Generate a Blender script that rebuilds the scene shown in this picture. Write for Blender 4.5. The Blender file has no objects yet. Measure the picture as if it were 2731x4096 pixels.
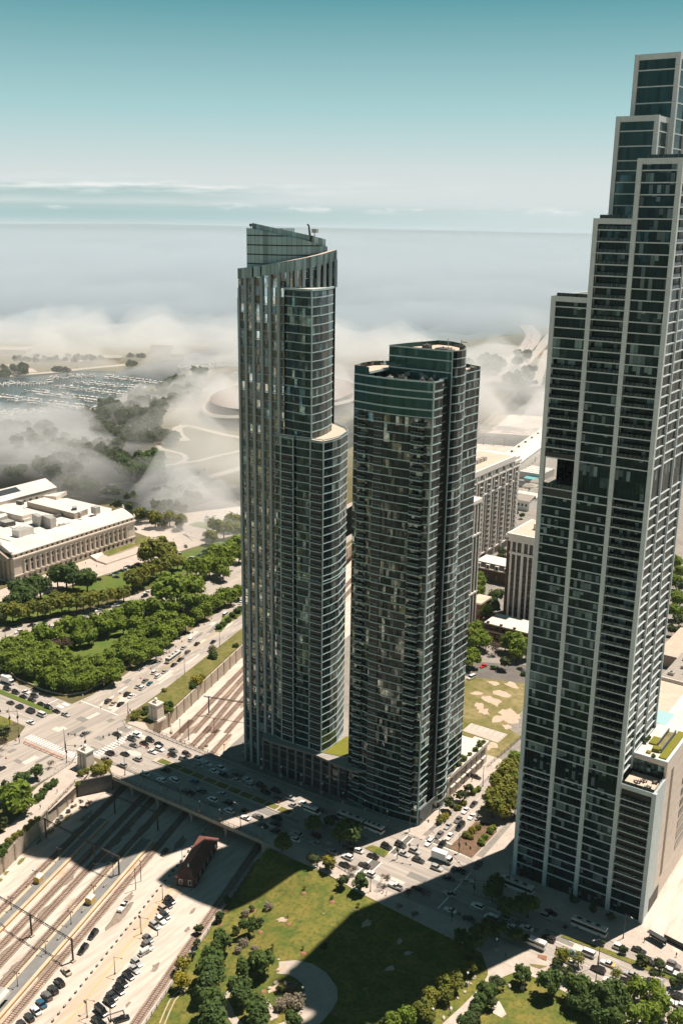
import bpy, bmesh, math, random
from mathutils import Vector, Matrix
random.seed(7)
R = math.radians
sc = bpy.context.scene
COL = sc.collection

# ------------------------------------------------------------------ camera and pixel -> place
PW, PH, FOC = 2731.0, 4096.0, 4111.6
TH, RO, PS, HC = R(16.196), R(0.745), R(-34.043), 228.0
_w = (math.cos(PS), math.sin(PS)); _s = (-math.sin(PS), math.cos(PS))
def _en(v):
    return Vector((-(v[0]*_w[0]+v[1]*_w[1]), -(v[0]*_s[0]+v[1]*_s[1]), v[2]))
FWD = _en((0, math.cos(TH), -math.sin(TH)))
_up = _en((0, math.sin(TH), math.cos(TH))); _rt = _en((1, 0, 0))
RT = _rt*math.cos(RO)+_up*math.sin(RO)
UP = -_rt*math.sin(RO)+_up*math.cos(RO)
cam = bpy.data.cameras.new('camera'); camo = bpy.data.objects.new('camera', cam); COL.objects.link(camo)
cam.sensor_fit = 'VERTICAL'; cam.sensor_height = 36.0; cam.sensor_width = 24.0
cam.lens = FOC/PH*36.0; cam.clip_start = 1.0; cam.clip_end = 120000.0
camo.matrix_world = Matrix(((RT.x, UP.x, -FWD.x, 0), (RT.y, UP.y, -FWD.y, 0), (RT.z, UP.z, -FWD.z, HC), (0, 0, 0, 1)))
sc.camera = camo
def ray(px, py): return FWD+RT*((px-PW/2)/FOC)-UP*((py-PH/2)/FOC)
WN = dict(a=(0,2900,2.24), b=(0,3500,2.24), c=(650,2900,2.24), d=(650,3500,2.24), e=(1300,2900,2.24), f=(1300,3500,2.24),
          g=(1950,2900,2.0077), h=(1950,3500,2.0077), i=(0,2100,1.568), j=(0,1250,1.568), n=(0,1900,2.6133), o=(500,1800,3.136),
          q=(0,2350,2.8), r=(500,2300,3.136), t=(1830,1700,3.36), u=(1800,2300,3.36), w=(2050,2200,2.3025), p=(0,0,1.0),
          k=(2420,2700,3.92))
def atz(w, x, y, z=0.0):
    a = WN[w]; d = ray(a[0]+x/a[2], a[1]+y/a[2]); t = (z-HC)/d.z
    return Vector((d.x*t, d.y*t, z))
def smooth(x):
    x = min(1.0, max(0.0, x)); return x*x*(3-2*x)
YZ = -6.5                                     # level of the rail yard
def e_fence(N): return 195+0.29*(-200-N)      # west edge of the yard, north of the bridge
def e_wall(N):                                # east edge of the yard
    return 283.5+0.286*(-200-N) if N > -262 else 312+0.279*(-318.7-N)
def e_south(N): return 268+0.2*(-307-N)       # west edge of the yard, south of the bridge
def terrain(E, N):
    if N > -265:
        if E > e_wall(N): return 0.0
        d = e_fence(N)-E
        if d < 0: return YZ
        k = max(smooth(d/42.0), smooth((26-(abs(N+262)))/26.0)*smooth(d/5.0))
        return YZ*(1-k)
    if N > -303: return 0.0
    if e_south(N) < E < e_wall(N): return YZ
    return 0.0
def at(w, x, y, h=0.0):
    z = h
    for _ in range(14):
        v = atz(w, x, y, z); z2 = terrain(v.x, v.y)+h
        if abs(z2-z) < 0.02: break
        z = z*0.4+z2*0.6
    v.z = terrain(v.x, v.y); return v

# ------------------------------------------------------------------ materials
def newmat(name):
    m = bpy.data.materials.new(name); m.use_nodes = True
    nt = m.node_tree; b = nt.nodes['Principled BSDF']
    return m, nt, b
def nd(nt, t, **kw):
    n = nt.nodes.new(t)
    for k, v in kw.items():
        if k.startswith('_'): setattr(n, k[1:], v)
        else: n.inputs[k].default_value = v
    return n
def mix(nt, a, b, f, mode='MIX'):
    n = nt.nodes.new('ShaderNodeMix'); n.data_type = 'RGBA'; n.blend_type = mode
    for s, v in ((6, a), (7, b), (0, f)):
        if hasattr(v, 'is_linked'): nt.links.new(v, n.inputs[s])
        else: n.inputs[s].default_value = v if s == 0 else (*v, 1)
    return n.outputs[2]
def math_(nt, op, a, b=None, c=None):
    n = nt.nodes.new('ShaderNodeMath'); n.operation = op
    for s, v in enumerate((a, b, c)):
        if v is None: continue
        if hasattr(v, 'is_linked'): nt.links.new(v, n.inputs[s])
        else: n.inputs[s].default_value = v
    return n.outputs[0]
def noise(nt, vec, scale, detail=4.0, rough=0.55, lo=0.35, hi=0.65):
    n = nd(nt, 'ShaderNodeTexNoise', Scale=scale, Detail=detail, Roughness=rough)
    if vec is not None: nt.links.new(vec, n.inputs['Vector'])
    r = nd(nt, 'ShaderNodeMapRange'); r.inputs['From Min'].default_value = lo; r.inputs['From Max'].default_value = hi
    nt.links.new(n.outputs['Fac'], r.inputs['Value']); return r.outputs['Result']
def pos(nt): return nt.nodes.new('ShaderNodeNewGeometry').outputs['Position']
def surf(name, c1, c2=None, s1=0.08, c3=None, s2=0.9, rough=0.9, stretch=None, spec=0.2, f3=0.35):
    """Weathered surface: two colours in large patches and a third in fine spots, in world metres."""
    m, nt, b = newmat(name)
    v = pos(nt)
    if stretch:
        mp = nd(nt, 'ShaderNodeMapping'); mp.inputs['Rotation'].default_value = (0, 0, stretch[0]); mp.inputs['Scale'].default_value = (stretch[1], stretch[2], 1)
        nt.links.new(v, mp.inputs['Vector']); v = mp.outputs['Vector']
    col = None
    if c2: col = mix(nt, c1, c2, noise(nt, v, s1, 6.0, 0.62))
    if c3: col = mix(nt, col if col else c1, c3, math_(nt, 'MULTIPLY', noise(nt, v, s2, 3.0, 0.6, 0.45, 0.75), f3))
    if col: nt.links.new(col, b.inputs['Base Color'])
    else: b.inputs['Base Color'].default_value = (*c1, 1)
    b.inputs['Roughness'].default_value = rough; b.inputs['Specular IOR Level'].default_value = spec
    return m
def plain(name, c, rough=0.5, metal=0.0, spec=0.5, coat=0.0, emit=None):
    m, nt, b = newmat(name); b.inputs['Base Color'].default_value = (*c, 1)
    b.inputs['Roughness'].default_value = rough; b.inputs['Metallic'].default_value = metal
    b.inputs['Specular IOR Level'].default_value = spec; b.inputs['Coat Weight'].default_value = coat
    if emit: b.inputs['Emission Color'].default_value = (*emit[:3], 1); b.inputs['Emission Strength'].default_value = emit[3]
    return m
def facade_glass(name, dark, blind, pw, fh, blind_share=0.28, frame=(0.05, 0.07, 0.075), fw=0.07, ior=1.75, wob=0.035, z0=0.0, transom=0.0, tint=(0.45, 0.85, 0.90), sp_lo=0.16, sp_hi=0.7):
    """Window wall laid out on the wall's own UVs (metres along, metres up): panes, frames, blinds, slightly uneven panes."""
    m, nt, b = newmat(name)
    uv = nt.nodes.new('ShaderNodeUVMap').outputs['UV']
    sp = nt.nodes.new('ShaderNodeSeparateXYZ'); nt.links.new(uv, sp.inputs[0])
    u = math_(nt, 'DIVIDE', sp.outputs[0], pw); vv = math_(nt, 'DIVIDE', math_(nt, 'SUBTRACT', sp.outputs[1], z0), fh)
    cu = math_(nt, 'FLOOR', u); cv = math_(nt, 'FLOOR', vv); fu = math_(nt, 'FRACT', u); fv = math_(nt, 'FRACT', vv)
    def cell(a, bb, k):
        cb = nt.nodes.new('ShaderNodeCombineXYZ'); nt.links.new(a, cb.inputs[0]); nt.links.new(bb, cb.inputs[1]); cb.inputs[2].default_value = k
        wn = nt.nodes.new('ShaderNodeTexWhiteNoise'); wn.noise_dimensions = '3D'; nt.links.new(cb.outputs[0], wn.inputs['Vector']); return wn
    w1 = cell(cu, cv, 1.3); w2 = cell(math_(nt, 'FLOOR', math_(nt, 'DIVIDE', u, 3.0)), cv, 7.7)
    sep = nt.nodes.new('ShaderNodeSeparateColor'); nt.links.new(w1.outputs['Color'], sep.inputs[0])
    # blinds: whole rooms and single panes, pulled down by different lengths
    rnd = math_(nt, 'ADD', math_(nt, 'MULTIPLY', w1.outputs['Value'], 0.55), math_(nt, 'MULTIPLY', w2.outputs['Value'], 0.45))
    has = math_(nt, 'GREATER_THAN', rnd, 1-blind_share)
    down = math_(nt, 'GREATER_THAN', fv, math_(nt, 'MULTIPLY', math_(nt, 'SUBTRACT', sep.outputs[1], 0.45), 1.6))
    fac = math_(nt, 'MULTIPLY', math_(nt, 'MULTIPLY', has, down), math_(nt, 'MULTIPLY_ADD', sep.outputs[2], 0.6, 0.4))
    col = mix(nt, mix(nt, dark, tuple(c*0.35 for c in dark), sep.outputs[0]), blind, fac)
    fr = math_(nt, 'LESS_THAN', fu, fw/pw)
    if transom: fr = math_(nt, 'MAXIMUM', fr, math_(nt, 'LESS_THAN', fv, transom))
    col = mix(nt, col, frame, fr)
    nt.links.new(col, b.inputs['Base Color'])
    nt.links.new(math_(nt, 'MULTIPLY_ADD', fr, 0.4, 0.03), b.inputs['Roughness'])
    b.inputs['IOR'].default_value = ior
    b.inputs['Specular Tint'].default_value = (*tint, 1)
    clump = noise(nt, pos(nt), 0.10, 5.0, 0.7, 0.42, 0.62)
    shiny = math_(nt, 'MULTIPLY', math_(nt, 'MULTIPLY', math_(nt, 'GREATER_THAN', rnd, 0.52), math_(nt, 'POWER', sep.outputs[2], 1.5)), math_(nt, 'MULTIPLY_ADD', clump, 0.93, 0.07))
    nt.links.new(math_(nt, 'MULTIPLY_ADD', shiny, sp_hi, sp_lo), b.inputs['Specular IOR Level'])
    # every pane leans a little and bows a little
    n1 = nt.nodes.new('ShaderNodeTexNoise'); n1.inputs['Scale'].default_value = 0.55; n1.inputs['Detail'].default_value = 2.0
    nt.links.new(pos(nt), n1.inputs['Vector'])
    va = nt.nodes.new('ShaderNodeVectorMath'); va.operation = 'ADD'; nt.links.new(w1.outputs['Color'], va.inputs[0]); nt.links.new(n1.outputs['Color'], va.inputs[1])
    vs = nt.nodes.new('ShaderNodeVectorMath'); vs.operation = 'SUBTRACT'; nt.links.new(va.outputs[0], vs.inputs[0]); vs.inputs[1].default_value = (1, 1, 1)
    vm = nt.nodes.new('ShaderNodeVectorMath'); vm.operation = 'SCALE'; nt.links.new(vs.outputs[0], vm.inputs[0]); vm.inputs['Scale'].default_value = wob*2
    gn = nt.nodes.new('ShaderNodeNewGeometry')
    vn = nt.nodes.new('ShaderNodeVectorMath'); vn.operation = 'ADD'; nt.links.new(gn.outputs['Normal'], vn.inputs[0]); nt.links.new(vm.outputs[0], vn.inputs[1])
    vz = nt.nodes.new('ShaderNodeVectorMath'); vz.operation = 'NORMALIZE'; nt.links.new(vn.outputs[0], vz.inputs[0])
    nt.links.new(vz.outputs[0], b.inputs['Normal'])
    return m
def leafmat(name, c1, c2, c3):
    m, nt, b = newmat(name)
    oi = nt.nodes.new('ShaderNodeObjectInfo')
    col = mix(nt, c1, c2, noise(nt, pos(nt), 0.9, 3.0, 0.6))
    col = mix(nt, col, c3, math_(nt, 'MULTIPLY', oi.outputs['Random'], 0.7))
    nt.links.new(col, b.inputs['Base Color']); b.inputs['Roughness'].default_value = 0.75; b.inputs['Specular IOR Level'].default_value = 0.15
    tr = nt.nodes.new('ShaderNodeBsdfTranslucent'); nt.links.new(col, tr.inputs['Color'])
    ms = nt.nodes.new('ShaderNodeMixShader'); ms.inputs[0].default_value = 0.28
    nt.links.new(b.outputs[0], ms.inputs[1]); nt.links.new(tr.outputs[0], ms.inputs[2])
    nt.links.new(ms.outputs[0], nt.nodes['Material Output'].inputs['Surface'])
    return m
def volmat(name, dens, col=(1, 1, 1), an=0.0):
    m = bpy.data.materials.new(name); m.use_nodes = True; nt = m.node_tree; nt.nodes.clear()
    o = nt.nodes.new('ShaderNodeOutputMaterial'); v = nt.nodes.new('ShaderNodeVolumePrincipled')
    v.inputs['Density'].default_value = dens; v.inputs['Color'].default_value = (*col, 1); v.inputs['Anisotropy'].default_value = an
    nt.links.new(v.outputs[0], o.inputs['Volume']); return m

M = {}
TR = R(16)
M['concrete'] = surf('pale road concrete', (0.47, 0.415, 0.365), (0.345, 0.305, 0.27), 0.10, (0.19, 0.17, 0.155), 0.5, stretch=(R(-12), 1.5, 0.10), f3=0.6)
M['concrete_ns'] = surf('pale street concrete', (0.45, 0.40, 0.355), (0.33, 0.295, 0.265), 0.10, (0.18, 0.165, 0.15), 0.5, stretch=(0, 0.10, 1.5), f3=0.6)
M['walk'] = surf('pavement concrete', (0.53, 0.46, 0.40), (0.44, 0.38, 0.33), 0.22, (0.30, 0.265, 0.235), 1.5, f3=0.5)
M['asphalt'] = surf('worn asphalt', (0.17, 0.155, 0.14), (0.13, 0.12, 0.11), 0.15, (0.09, 0.085, 0.08), 0.8)
M['gravel'] = surf('bleached gravel', (0.60, 0.54, 0.48), (0.53, 0.465, 0.405), 0.07, (0.36, 0.29, 0.235), 0.45, stretch=(-TR, 1.0, 0.14), f3=0.75)
M['dirt_road'] = surf('tan road surface', (0.57, 0.46, 0.36), (0.48, 0.38, 0.295), 0.2, (0.37, 0.29, 0.225), 0.6, stretch=(-TR, 1.4, 0.12), f3=0.5)
M['grass'] = surf('lawn', (0.085, 0.125, 0.022), (0.23, 0.185, 0.045), 0.14, (0.045, 0.075, 0.018), 0.75, f3=0.9)
M['lush'] = surf('green lawn', (0.08, 0.135, 0.024), (0.13, 0.155, 0.03), 0.08, (0.05, 0.09, 0.02), 0.7, f3=0.5)
M['dry_grass'] = surf('dry lot grass', (0.14, 0.135, 0.035), (0.30, 0.235, 0.12), 0.05, (0.085, 0.10, 0.025), 0.35, f3=0.8)
M['field'] = surf('far park grass', (0.115, 0.105, 0.045), (0.165, 0.13, 0.065), 0.02, (0.07, 0.08, 0.03), 0.1, f3=0.6)
M['earth'] = surf('planting bed soil', (0.19, 0.115, 0.075), (0.12, 0.08, 0.05), 0.4, (0.28, 0.19, 0.13), 1.2)
M['scrub'] = surf('wild embankment plants', (0.13, 0.13, 0.03), (0.20, 0.17, 0.06), 0.12, (0.06, 0.08, 0.02), 0.5, f3=0.8)
M['city'] = surf('city ground', (0.31, 0.28, 0.25), (0.23, 0.21, 0.19), 0.05, (0.16, 0.15, 0.13), 0.3, f3=0.6)
M['base'] = surf('far ground', (0.30, 0.26, 0.20), (0.22, 0.2, 0.14), 0.01)
M['wallc'] = surf('retaining wall concrete', (0.52, 0.44, 0.36), (0.42, 0.35, 0.28), 0.3, (0.28, 0.23, 0.19), 1.2, f3=0.5)
M['darkwall'] = surf('dark stone wall', (0.16, 0.15, 0.14), (0.12, 0.115, 0.11), 0.4)
M['white'] = plain('white marking paint', (0.8, 0.77, 0.72), 0.7)
M['yellow'] = plain('yellow marking paint', (0.62, 0.40, 0.10), 0.7)
M['rail'] = plain('rusty rail steel', (0.16, 0.075, 0.05), 0.55, 0.3)
M['tie'] = surf('weathered sleepers', (0.26, 0.19, 0.15), (0.17, 0.125, 0.1), 0.5)
M['steel'] = plain('dark gantry steel', (0.05, 0.048, 0.047), 0.6, 0.3)
M['rust'] = surf('rust brown steel', (0.17, 0.10, 0.075), (0.10, 0.07, 0.06), 0.6)
M['pole'] = plain('dark lamp post paint', (0.06, 0.058, 0.055), 0.5)
M['globe'] = plain('white lamp globe', (0.85, 0.85, 0.82), 0.25)
M['stone'] = surf('cream limestone', (0.74, 0.65, 0.575), (0.66, 0.57, 0.50), 0.2, (0.48, 0.40, 0.34), 0.9, f3=0.35)
M['stone_d'] = surf('weathered limestone', (0.42, 0.34, 0.28), (0.36, 0.3, 0.25), 0.3, (0.25, 0.21, 0.18), 1.0)
M['roofw'] = surf('white roof membrane', (0.66, 0.64, 0.61), (0.58, 0.55, 0.51), 0.05, (0.42, 0.37, 0.32), 0.25, f3=0.45)
M['roofg'] = surf('grey roof gravel', (0.36, 0.33, 0.29), (0.30, 0.27, 0.24), 0.3)
M['rooft'] = surf('tan roof gravel', (0.60, 0.49, 0.40), (0.52, 0.42, 0.34), 0.2, (0.4, 0.3, 0.24), 0.8)
M['tile'] = surf('dull red roof tiles', (0.25, 0.10, 0.08), (0.19, 0.085, 0.07), 0.5)
M['brick'] = surf('red brick', (0.22, 0.075, 0.05), (0.17, 0.06, 0.045), 0.6)
M['brick_d'] = surf('dark brown brick', (0.10, 0.055, 0.042), (0.075, 0.045, 0.036), 0.6)
M['hvac'] = plain('pale machinery casing', (0.42, 0.40, 0.37), 0.5, 0.2)
M['hvac_d'] = plain('dark machinery', (0.09, 0.085, 0.08), 0.6, 0.2)
M['winD'] = plain('dark window glass', (0.02, 0.026, 0.03), 0.08, 0.0, 0.6)
M['winG'] = plain('grey window glass', (0.05, 0.06, 0.065), 0.12, 0.0, 0.6)
M['pool'] = plain('pool water', (0.36, 0.55, 0.58), 0.15)
M['turq'] = plain('turquoise awning', (0.10, 0.42, 0.45), 0.6)
M['cone'] = plain('orange plastic', (0.75, 0.17, 0.06), 0.5)
M['skin'] = plain('skin', (0.42, 0.26, 0.19), 0.6)
M['trunk'] = surf('bark', (0.09, 0.065, 0.05), (0.06, 0.045, 0.035), 1.5)
M['leaf'] = leafmat('green foliage', (0.115, 0.20, 0.024), (0.23, 0.28, 0.034), (0.16, 0.22, 0.04))
M['leafd'] = leafmat('dark green foliage', (0.055, 0.105, 0.026), (0.115, 0.155, 0.036), (0.08, 0.125, 0.045))
M['leafy'] = leafmat('yellow green foliage', (0.26, 0.24, 0.025), (0.36, 0.29, 0.04), (0.2, 0.2, 0.035))
M['leafo'] = leafmat('olive foliage', (0.17, 0.19, 0.034), (0.27, 0.245, 0.045), (0.13, 0.16, 0.035))
M['leafw'] = leafmat('pale silvery foliage', (0.36, 0.30, 0.23), (0.26, 0.22, 0.16), (0.30, 0.26, 0.18))
M['leafh'] = leafmat('hazy woods foliage', (0.05, 0.075, 0.028), (0.085, 0.105, 0.036), (0.07, 0.085, 0.035))
M['bare'] = leafmat('dry brown twigs', (0.17, 0.12, 0.09), (0.12, 0.09, 0.07), (0.2, 0.14, 0.1))
M['mulch'] = surf('red brown mulch', (0.33, 0.16, 0.10), (0.25, 0.12, 0.08), 1.0)
M['tyre'] = plain('tyre rubber', (0.02, 0.02, 0.02), 0.8)
M['carglass'] = plain('car window glass', (0.012, 0.016, 0.018), 0.05, 0.0, 0.7)
M['lampw'] = plain('headlamp glass', (0.75, 0.75, 0.72), 0.1)
M['lampr'] = plain('tail lamp plastic', (0.35, 0.02, 0.02), 0.2)
M['boat'] = plain('white boat hull', (0.82, 0.79, 0.74), 0.35)
M['boat_d'] = plain('boat canvas', (0.12, 0.16, 0.2), 0.6)
m, nt, b = newmat('lake water'); b.inputs['Base Color'].default_value = (0.05, 0.075, 0.078, 1); b.inputs['Roughness'].default_value = 0.25
bp = nd(nt, 'ShaderNodeBump', Strength=0.25); bp.inputs['Distance'].default_value = 0.3
nt.links.new(noise(nt, pos(nt), 0.25, 4.0), bp.inputs['Height']); nt.links.new(bp.outputs[0], b.inputs['Normal']); M['water'] = m

# ------------------------------------------------------------------ mesh builder and scene tree
class MB:
    def __init__(s): s.v = []; s.f = []; s.m = []; s.uv = []; s.mats = []
    def mi(s, mat):
        if mat not in s.mats: s.mats.append(mat)
        return s.mats.index(mat)
    def face(s, pts, mat, uv=None):
        k = len(s.v); s.v += [tuple(p) for p in pts]; s.f.append(tuple(range(k, k+len(pts)))); s.m.append(s.mi(mat)); s.uv.append(uv)
    def hexa(s, b, t, mat, cap=True):
        n = len(b)
        for i in range(n):
            j = (i+1) % n; s.face((b[i], b[j], t[j], t[i]), mat)
        if cap: s.face(list(t), mat); s.face(list(reversed(b)), mat)
    def prism(s, poly, z0, z1, mat, top=None):
        a = sum(poly[i][0]*poly[(i+1) % len(poly)][1]-poly[(i+1) % len(poly)][0]*poly[i][1] for i in range(len(poly)))
        if a < 0: poly = list(reversed(poly))
        b = [(p[0], p[1], z0) for p in poly]; t = [(p[0], p[1], z1) for p in poly]; n = len(poly)
        for i in range(n):
            j = (i+1) % n; s.face((b[i], b[j], t[j], t[i]), mat)
        s.face(t, top or mat); s.face(list(reversed(b)), mat)
        return s
    def box(s, x0, x1, y0, y1, z0, z1, mat, top=None):
        return s.prism([(min(x0, x1), min(y0, y1)), (max(x0, x1), min(y0, y1)), (max(x0, x1), max(y0, y1)), (min(x0, x1), max(y0, y1))], z0, z1, mat, top)
    def frus(s, lo, hi, z0, z1, mat, top=None):            # lo/hi = (x0,x1,y0,y1)
        b = [(lo[0], lo[2], z0), (lo[1], lo[2], z0), (lo[1], lo[3], z0), (lo[0], lo[3], z0)]
        t = [(hi[0], hi[2], z1), (hi[1], hi[2], z1), (hi[1], hi[3], z1), (hi[0], hi[3], z1)]
        for i in range(4):
            j = (i+1) % 4; s.face((b[i], b[j], t[j], t[i]), mat)
        s.face(t, top or mat); s.face(list(reversed(b)), mat); return s
    def tube(s, p, q, r0, mat, r1=None, n=6, caps=True):
        p = Vector(p); q = Vector(q); d = (q-p)
        if d.length < 1e-6: return s
        d.normalize(); a = d.orthogonal().normalized(); c = d.cross(a); r1 = r0 if r1 is None else r1
        A = [p+(a*math.cos(2*math.pi*i/n)+c*math.sin(2*math.pi*i/n))*r0 for i in range(n)]
        B = [q+(a*math.cos(2*math.pi*i/n)+c*math.sin(2*math.pi*i/n))*r1 for i in range(n)]
        for i in range(n):
            j = (i+1) % n; s.face((A[i], A[j], B[j], B[i]), mat)
        if caps: s.face(B, mat); s.face(list(reversed(A)), mat)
        return s
    def ball(s, c, r, mat, n=8, k=5, sz=1.0):
        for i in range(k):
            a0 = math.pi*i/k-math.pi/2; a1 = math.pi*(i+1)/k-math.pi/2
            for j in range(n):
                b0 = 2*math.pi*j/n; b1 = 2*math.pi*(j+1)/n
                P = lambda a, b: (c[0]+r*math.cos(a)*math.cos(b), c[1]+r*math.cos(a)*math.sin(b), c[2]+r*sz*math.sin(a))
                if i == 0: s.face((P(a0, b0), P(a1, b1), P(a1, b0)), mat)
                elif i == k-1: s.face((P(a0, b0), P(a0, b1), P(a1, b0)), mat)
                else: s.face((P(a0, b0), P(a0, b1), P(a1, b1), P(a1, b0)), mat)
        return s
    def wall(s, pts, z0, z1, mat, close=False, u0=0.0):     # upright skin along pts with UVs in metres; z1 may be a list
        u = u0; n = len(pts)
        for i in range(n if close else n-1):
            a = pts[i]; c = pts[(i+1) % n]; L = math.hypot(c[0]-a[0], c[1]-a[1])
            za = z1[i] if isinstance(z1, (list, tuple)) else z1; zc = z1[(i+1) % n] if isinstance(z1, (list, tuple)) else z1
            s.face(((a[0], a[1], z0), (c[0], c[1], z0), (c[0], c[1], zc), (a[0], a[1], za)), mat, ((u, z0), (u+L, z0), (u+L, zc), (u, za)))
            u += L
        return s
    def band(s, pts, z0, z1, out, mat, back=0.05):          # a ledge that stands proud of a wall line by out
        L = offset(pts, out); B = offset(pts, -back)
        for i in range(len(pts)-1):
            a, c, e, g = L[i], L[i+1], B[i+1], B[i]
            s.face(((a[0], a[1], z0), (c[0], c[1], z0), (c[0], c[1], z1), (a[0], a[1], z1)), mat)
            s.face(((a[0], a[1], z1), (c[0], c[1], z1), (e[0], e[1], z1), (g[0], g[1], z1)), mat)
            s.face(((g[0], g[1], z0), (e[0], e[1], z0), (c[0], c[1], z0), (a[0], a[1], z0)), mat)
        for k in (0, -1):
            a, g = L[k], B[k]
            s.face(((a[0], a[1], z0), (a[0], a[1], z1), (g[0], g[1], z1), (g[0], g[1], z0)), mat)
        return s
    def mesh(s, name, sm=False):
        me = bpy.data.meshes.new(name); me.from_pydata(s.v, [], s.f)
        for m in s.mats: me.materials.append(m)
        me.polygons.foreach_set('material_index', s.m)
        if any(u is not None for u in s.uv):
            l = me.uv_layers.new(name='UVMap'); k = 0
            for f, u in zip(s.f, s.uv):
                for i in range(len(f)):
                    if u: l.data[k].uv = u[i]
                    k += 1
        if sm: me.polygons.foreach_set('use_smooth', [True]*len(me.polygons))
        me.update(); return me
    def build(s, name, parent=None, sm=False):
        return link(name, s.mesh(name, sm), parent)
def offset(pts, d):                                         # shift an open line to its right-hand (outer) side
    out = []
    for i, p in enumerate(pts):
        nx = ny = 0
        for a, c in ((pts[i-1], p) if i else (None, None), (p, pts[i+1]) if i < len(pts)-1 else (None, None)):
            if a is None: continue
            L = math.hypot(c[0]-a[0], c[1]-a[1]) or 1; nx += (c[1]-a[1])/L; ny += -(c[0]-a[0])/L
        L2 = (nx*nx+ny*ny)
        L = math.sqrt(L2) or 1; k = d/L*(2/L if 0 < i < len(pts)-1 and L > 1.2 else 1)
        out.append((p[0]+nx*k, p[1]+ny*k))
    return out
def link(name, data, parent=None, loc=None, rz=None):
    o = bpy.data.objects.new(name, data); COL.objects.link(o)
    if parent: o.parent = parent
    if loc is not None: o.location = loc
    if rz is not None: o.rotation_euler = (0, 0, rz)
    return o
def tag(o, label=None, cat=None, group=None, kind=None):
    if label: o['label'] = label
    if cat: o['category'] = cat
    if group: o['group'] = group
    if kind: o['kind'] = kind
    return o
def thing(name, label, cat, loc=(0, 0, 0), rz=0.0, group=None):
    return tag(link(name, None, None, loc, rz), label, cat, group)
def dup(root, loc, rz=0.0, scale=None, kids=None):
    r = root.copy(); COL.objects.link(r); r.location = loc; r.rotation_euler = (0, 0, rz)
    if scale: r.scale = scale
    for ch in (list(root.children) if kids is None else kids):
        c = ch.copy(); COL.objects.link(c); c.parent = r
    return r
def structure(name, mb, label=None):
    o = mb.build(name); tag(o, label, None, None, 'structure'); return o
ORD = 'first second third fourth fifth sixth seventh eighth ninth tenth eleventh twelfth thirteenth fourteenth fifteenth sixteenth seventeenth eighteenth nineteenth twentieth'.split()
def nth(k):
    if k < 20: return ORD[k]
    t, u = divmod(k+1, 10); base = ['', '', 'twenty', 'thirty', 'forty', 'fifty', 'sixty', 'seventy', 'eighty', 'ninety'][t]
    return base+'-'+ORD[u-1] if u else (base[:-1]+'ieth')
# ------------------------------------------------------------------ ground, water, roads
def poly(w, *pts, z=0.0): return [tuple(atz(w, x, y, z))[:2] for x, y in pts]
def sheet(name, pts, z, mat, kind='structure', label=None):
    mb = MB(); a = sum(pts[i][0]*pts[(i+1) % len(pts)][1]-pts[(i+1) % len(pts)][0]*pts[i][1] for i in range(len(pts)))
    if a < 0: pts = list(reversed(pts))
    mb.face([(p[0], p[1], z) for p in pts], mat); o = mb.build(name); tag(o, label, None, None, kind); return o
def slab(name, pts, z0, z1, side, top, kind='structure'):
    o = MB().prism(pts, z0, z1, side, top).build(name); tag(o, None, None, None, kind); return o
BIG = 13500
sheet('ground', [(-BIG, -BIG), (BIG, -BIG), (BIG, BIG), (-BIG, BIG)], -7.4, M['base'])
sheet('rail_yard_ground', [(60, 420), (400, 420), (470, -900), (700, -1900), (380, -1900), (200, -330), (120, -150), (60, 100)], YZ, M['gravel'])
SHORE = [(925, 900), (930, -500), (934, -710), (941, -782), (924, -846), (985, -990), (1040, -1120), (1010, -1250), (930, -1500), (860, -2200), (700, -4000), (300, -9000)]
WALLS = [(e_wall(N), N) for N in (-319, -420, -600, -900, -1300)]
slab('ground', [(e_wall(420), 420), (e_wall(-200), -200), (301, -252), (293.5, -264.6), (293.5, -302.8), (311.5, -302.8)] + WALLS + [(800, -2400), (600, -4000), (250, -9000)] + list(reversed(SHORE)), -7.2, 0.0, M['wallc'], M['field'])
slab('ground', [(267, -303), (268, -307), (e_south(-420), -420), (e_south(-700), -700), (e_south(-1100), -1100), (520, -1900), (200, -9000), (-3000, -9000), (-3000, -303)], -7.2, 0.0, M['wallc'], M['city'])
slab('ground', [(-3000, -302.9), (213, -302.9), (213, -264.2), (196, -262), (40, -262), (40, 420), (-3000, 420)], -7.2, 0.0, M['wallc'], M['walk'])
# lake and harbour
sheet('lake', SHORE + [(300, -13400), (13400, -13400), (13400, 900)], -2.0, M['water'])
slab('ground', poly('j', (-700, 560), (0, 410), (140, 398), (520, 365), (640, 368), (735, 372), (870, 335), (1010, 305), (1150, 285), (1140, 265), (1290, 235), (1400, 190), (1150, 205), (900, 222), (600, 215), (300, 205), (0, 190), (-700, 260), z=-1), -2.5, -0.8, M['wallc'], M['field'])
# the park falls away to the yard on its east side
mb = MB(); NR = [-262+i*5.0 for i in range(0, 85)]; K = 46
def park_row(N):
    e1 = e_fence(N); return [e1-(1-j/K)**1.7*(e1-38) if j < K else e1 for j in range(K+1)]
rows = [[(E, N, terrain(E, N) if j < K else YZ) for j, E in enumerate(park_row(N))] for N in NR]
for i in range(len(NR)-1):
    for j in range(K): mb.face((rows[i][j], rows[i][j+1], rows[i+1][j+1], rows[i+1][j]), M['grass'])
for i in range(len(NR)-1): pass
structure('park_lawn_ground', mb)
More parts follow.
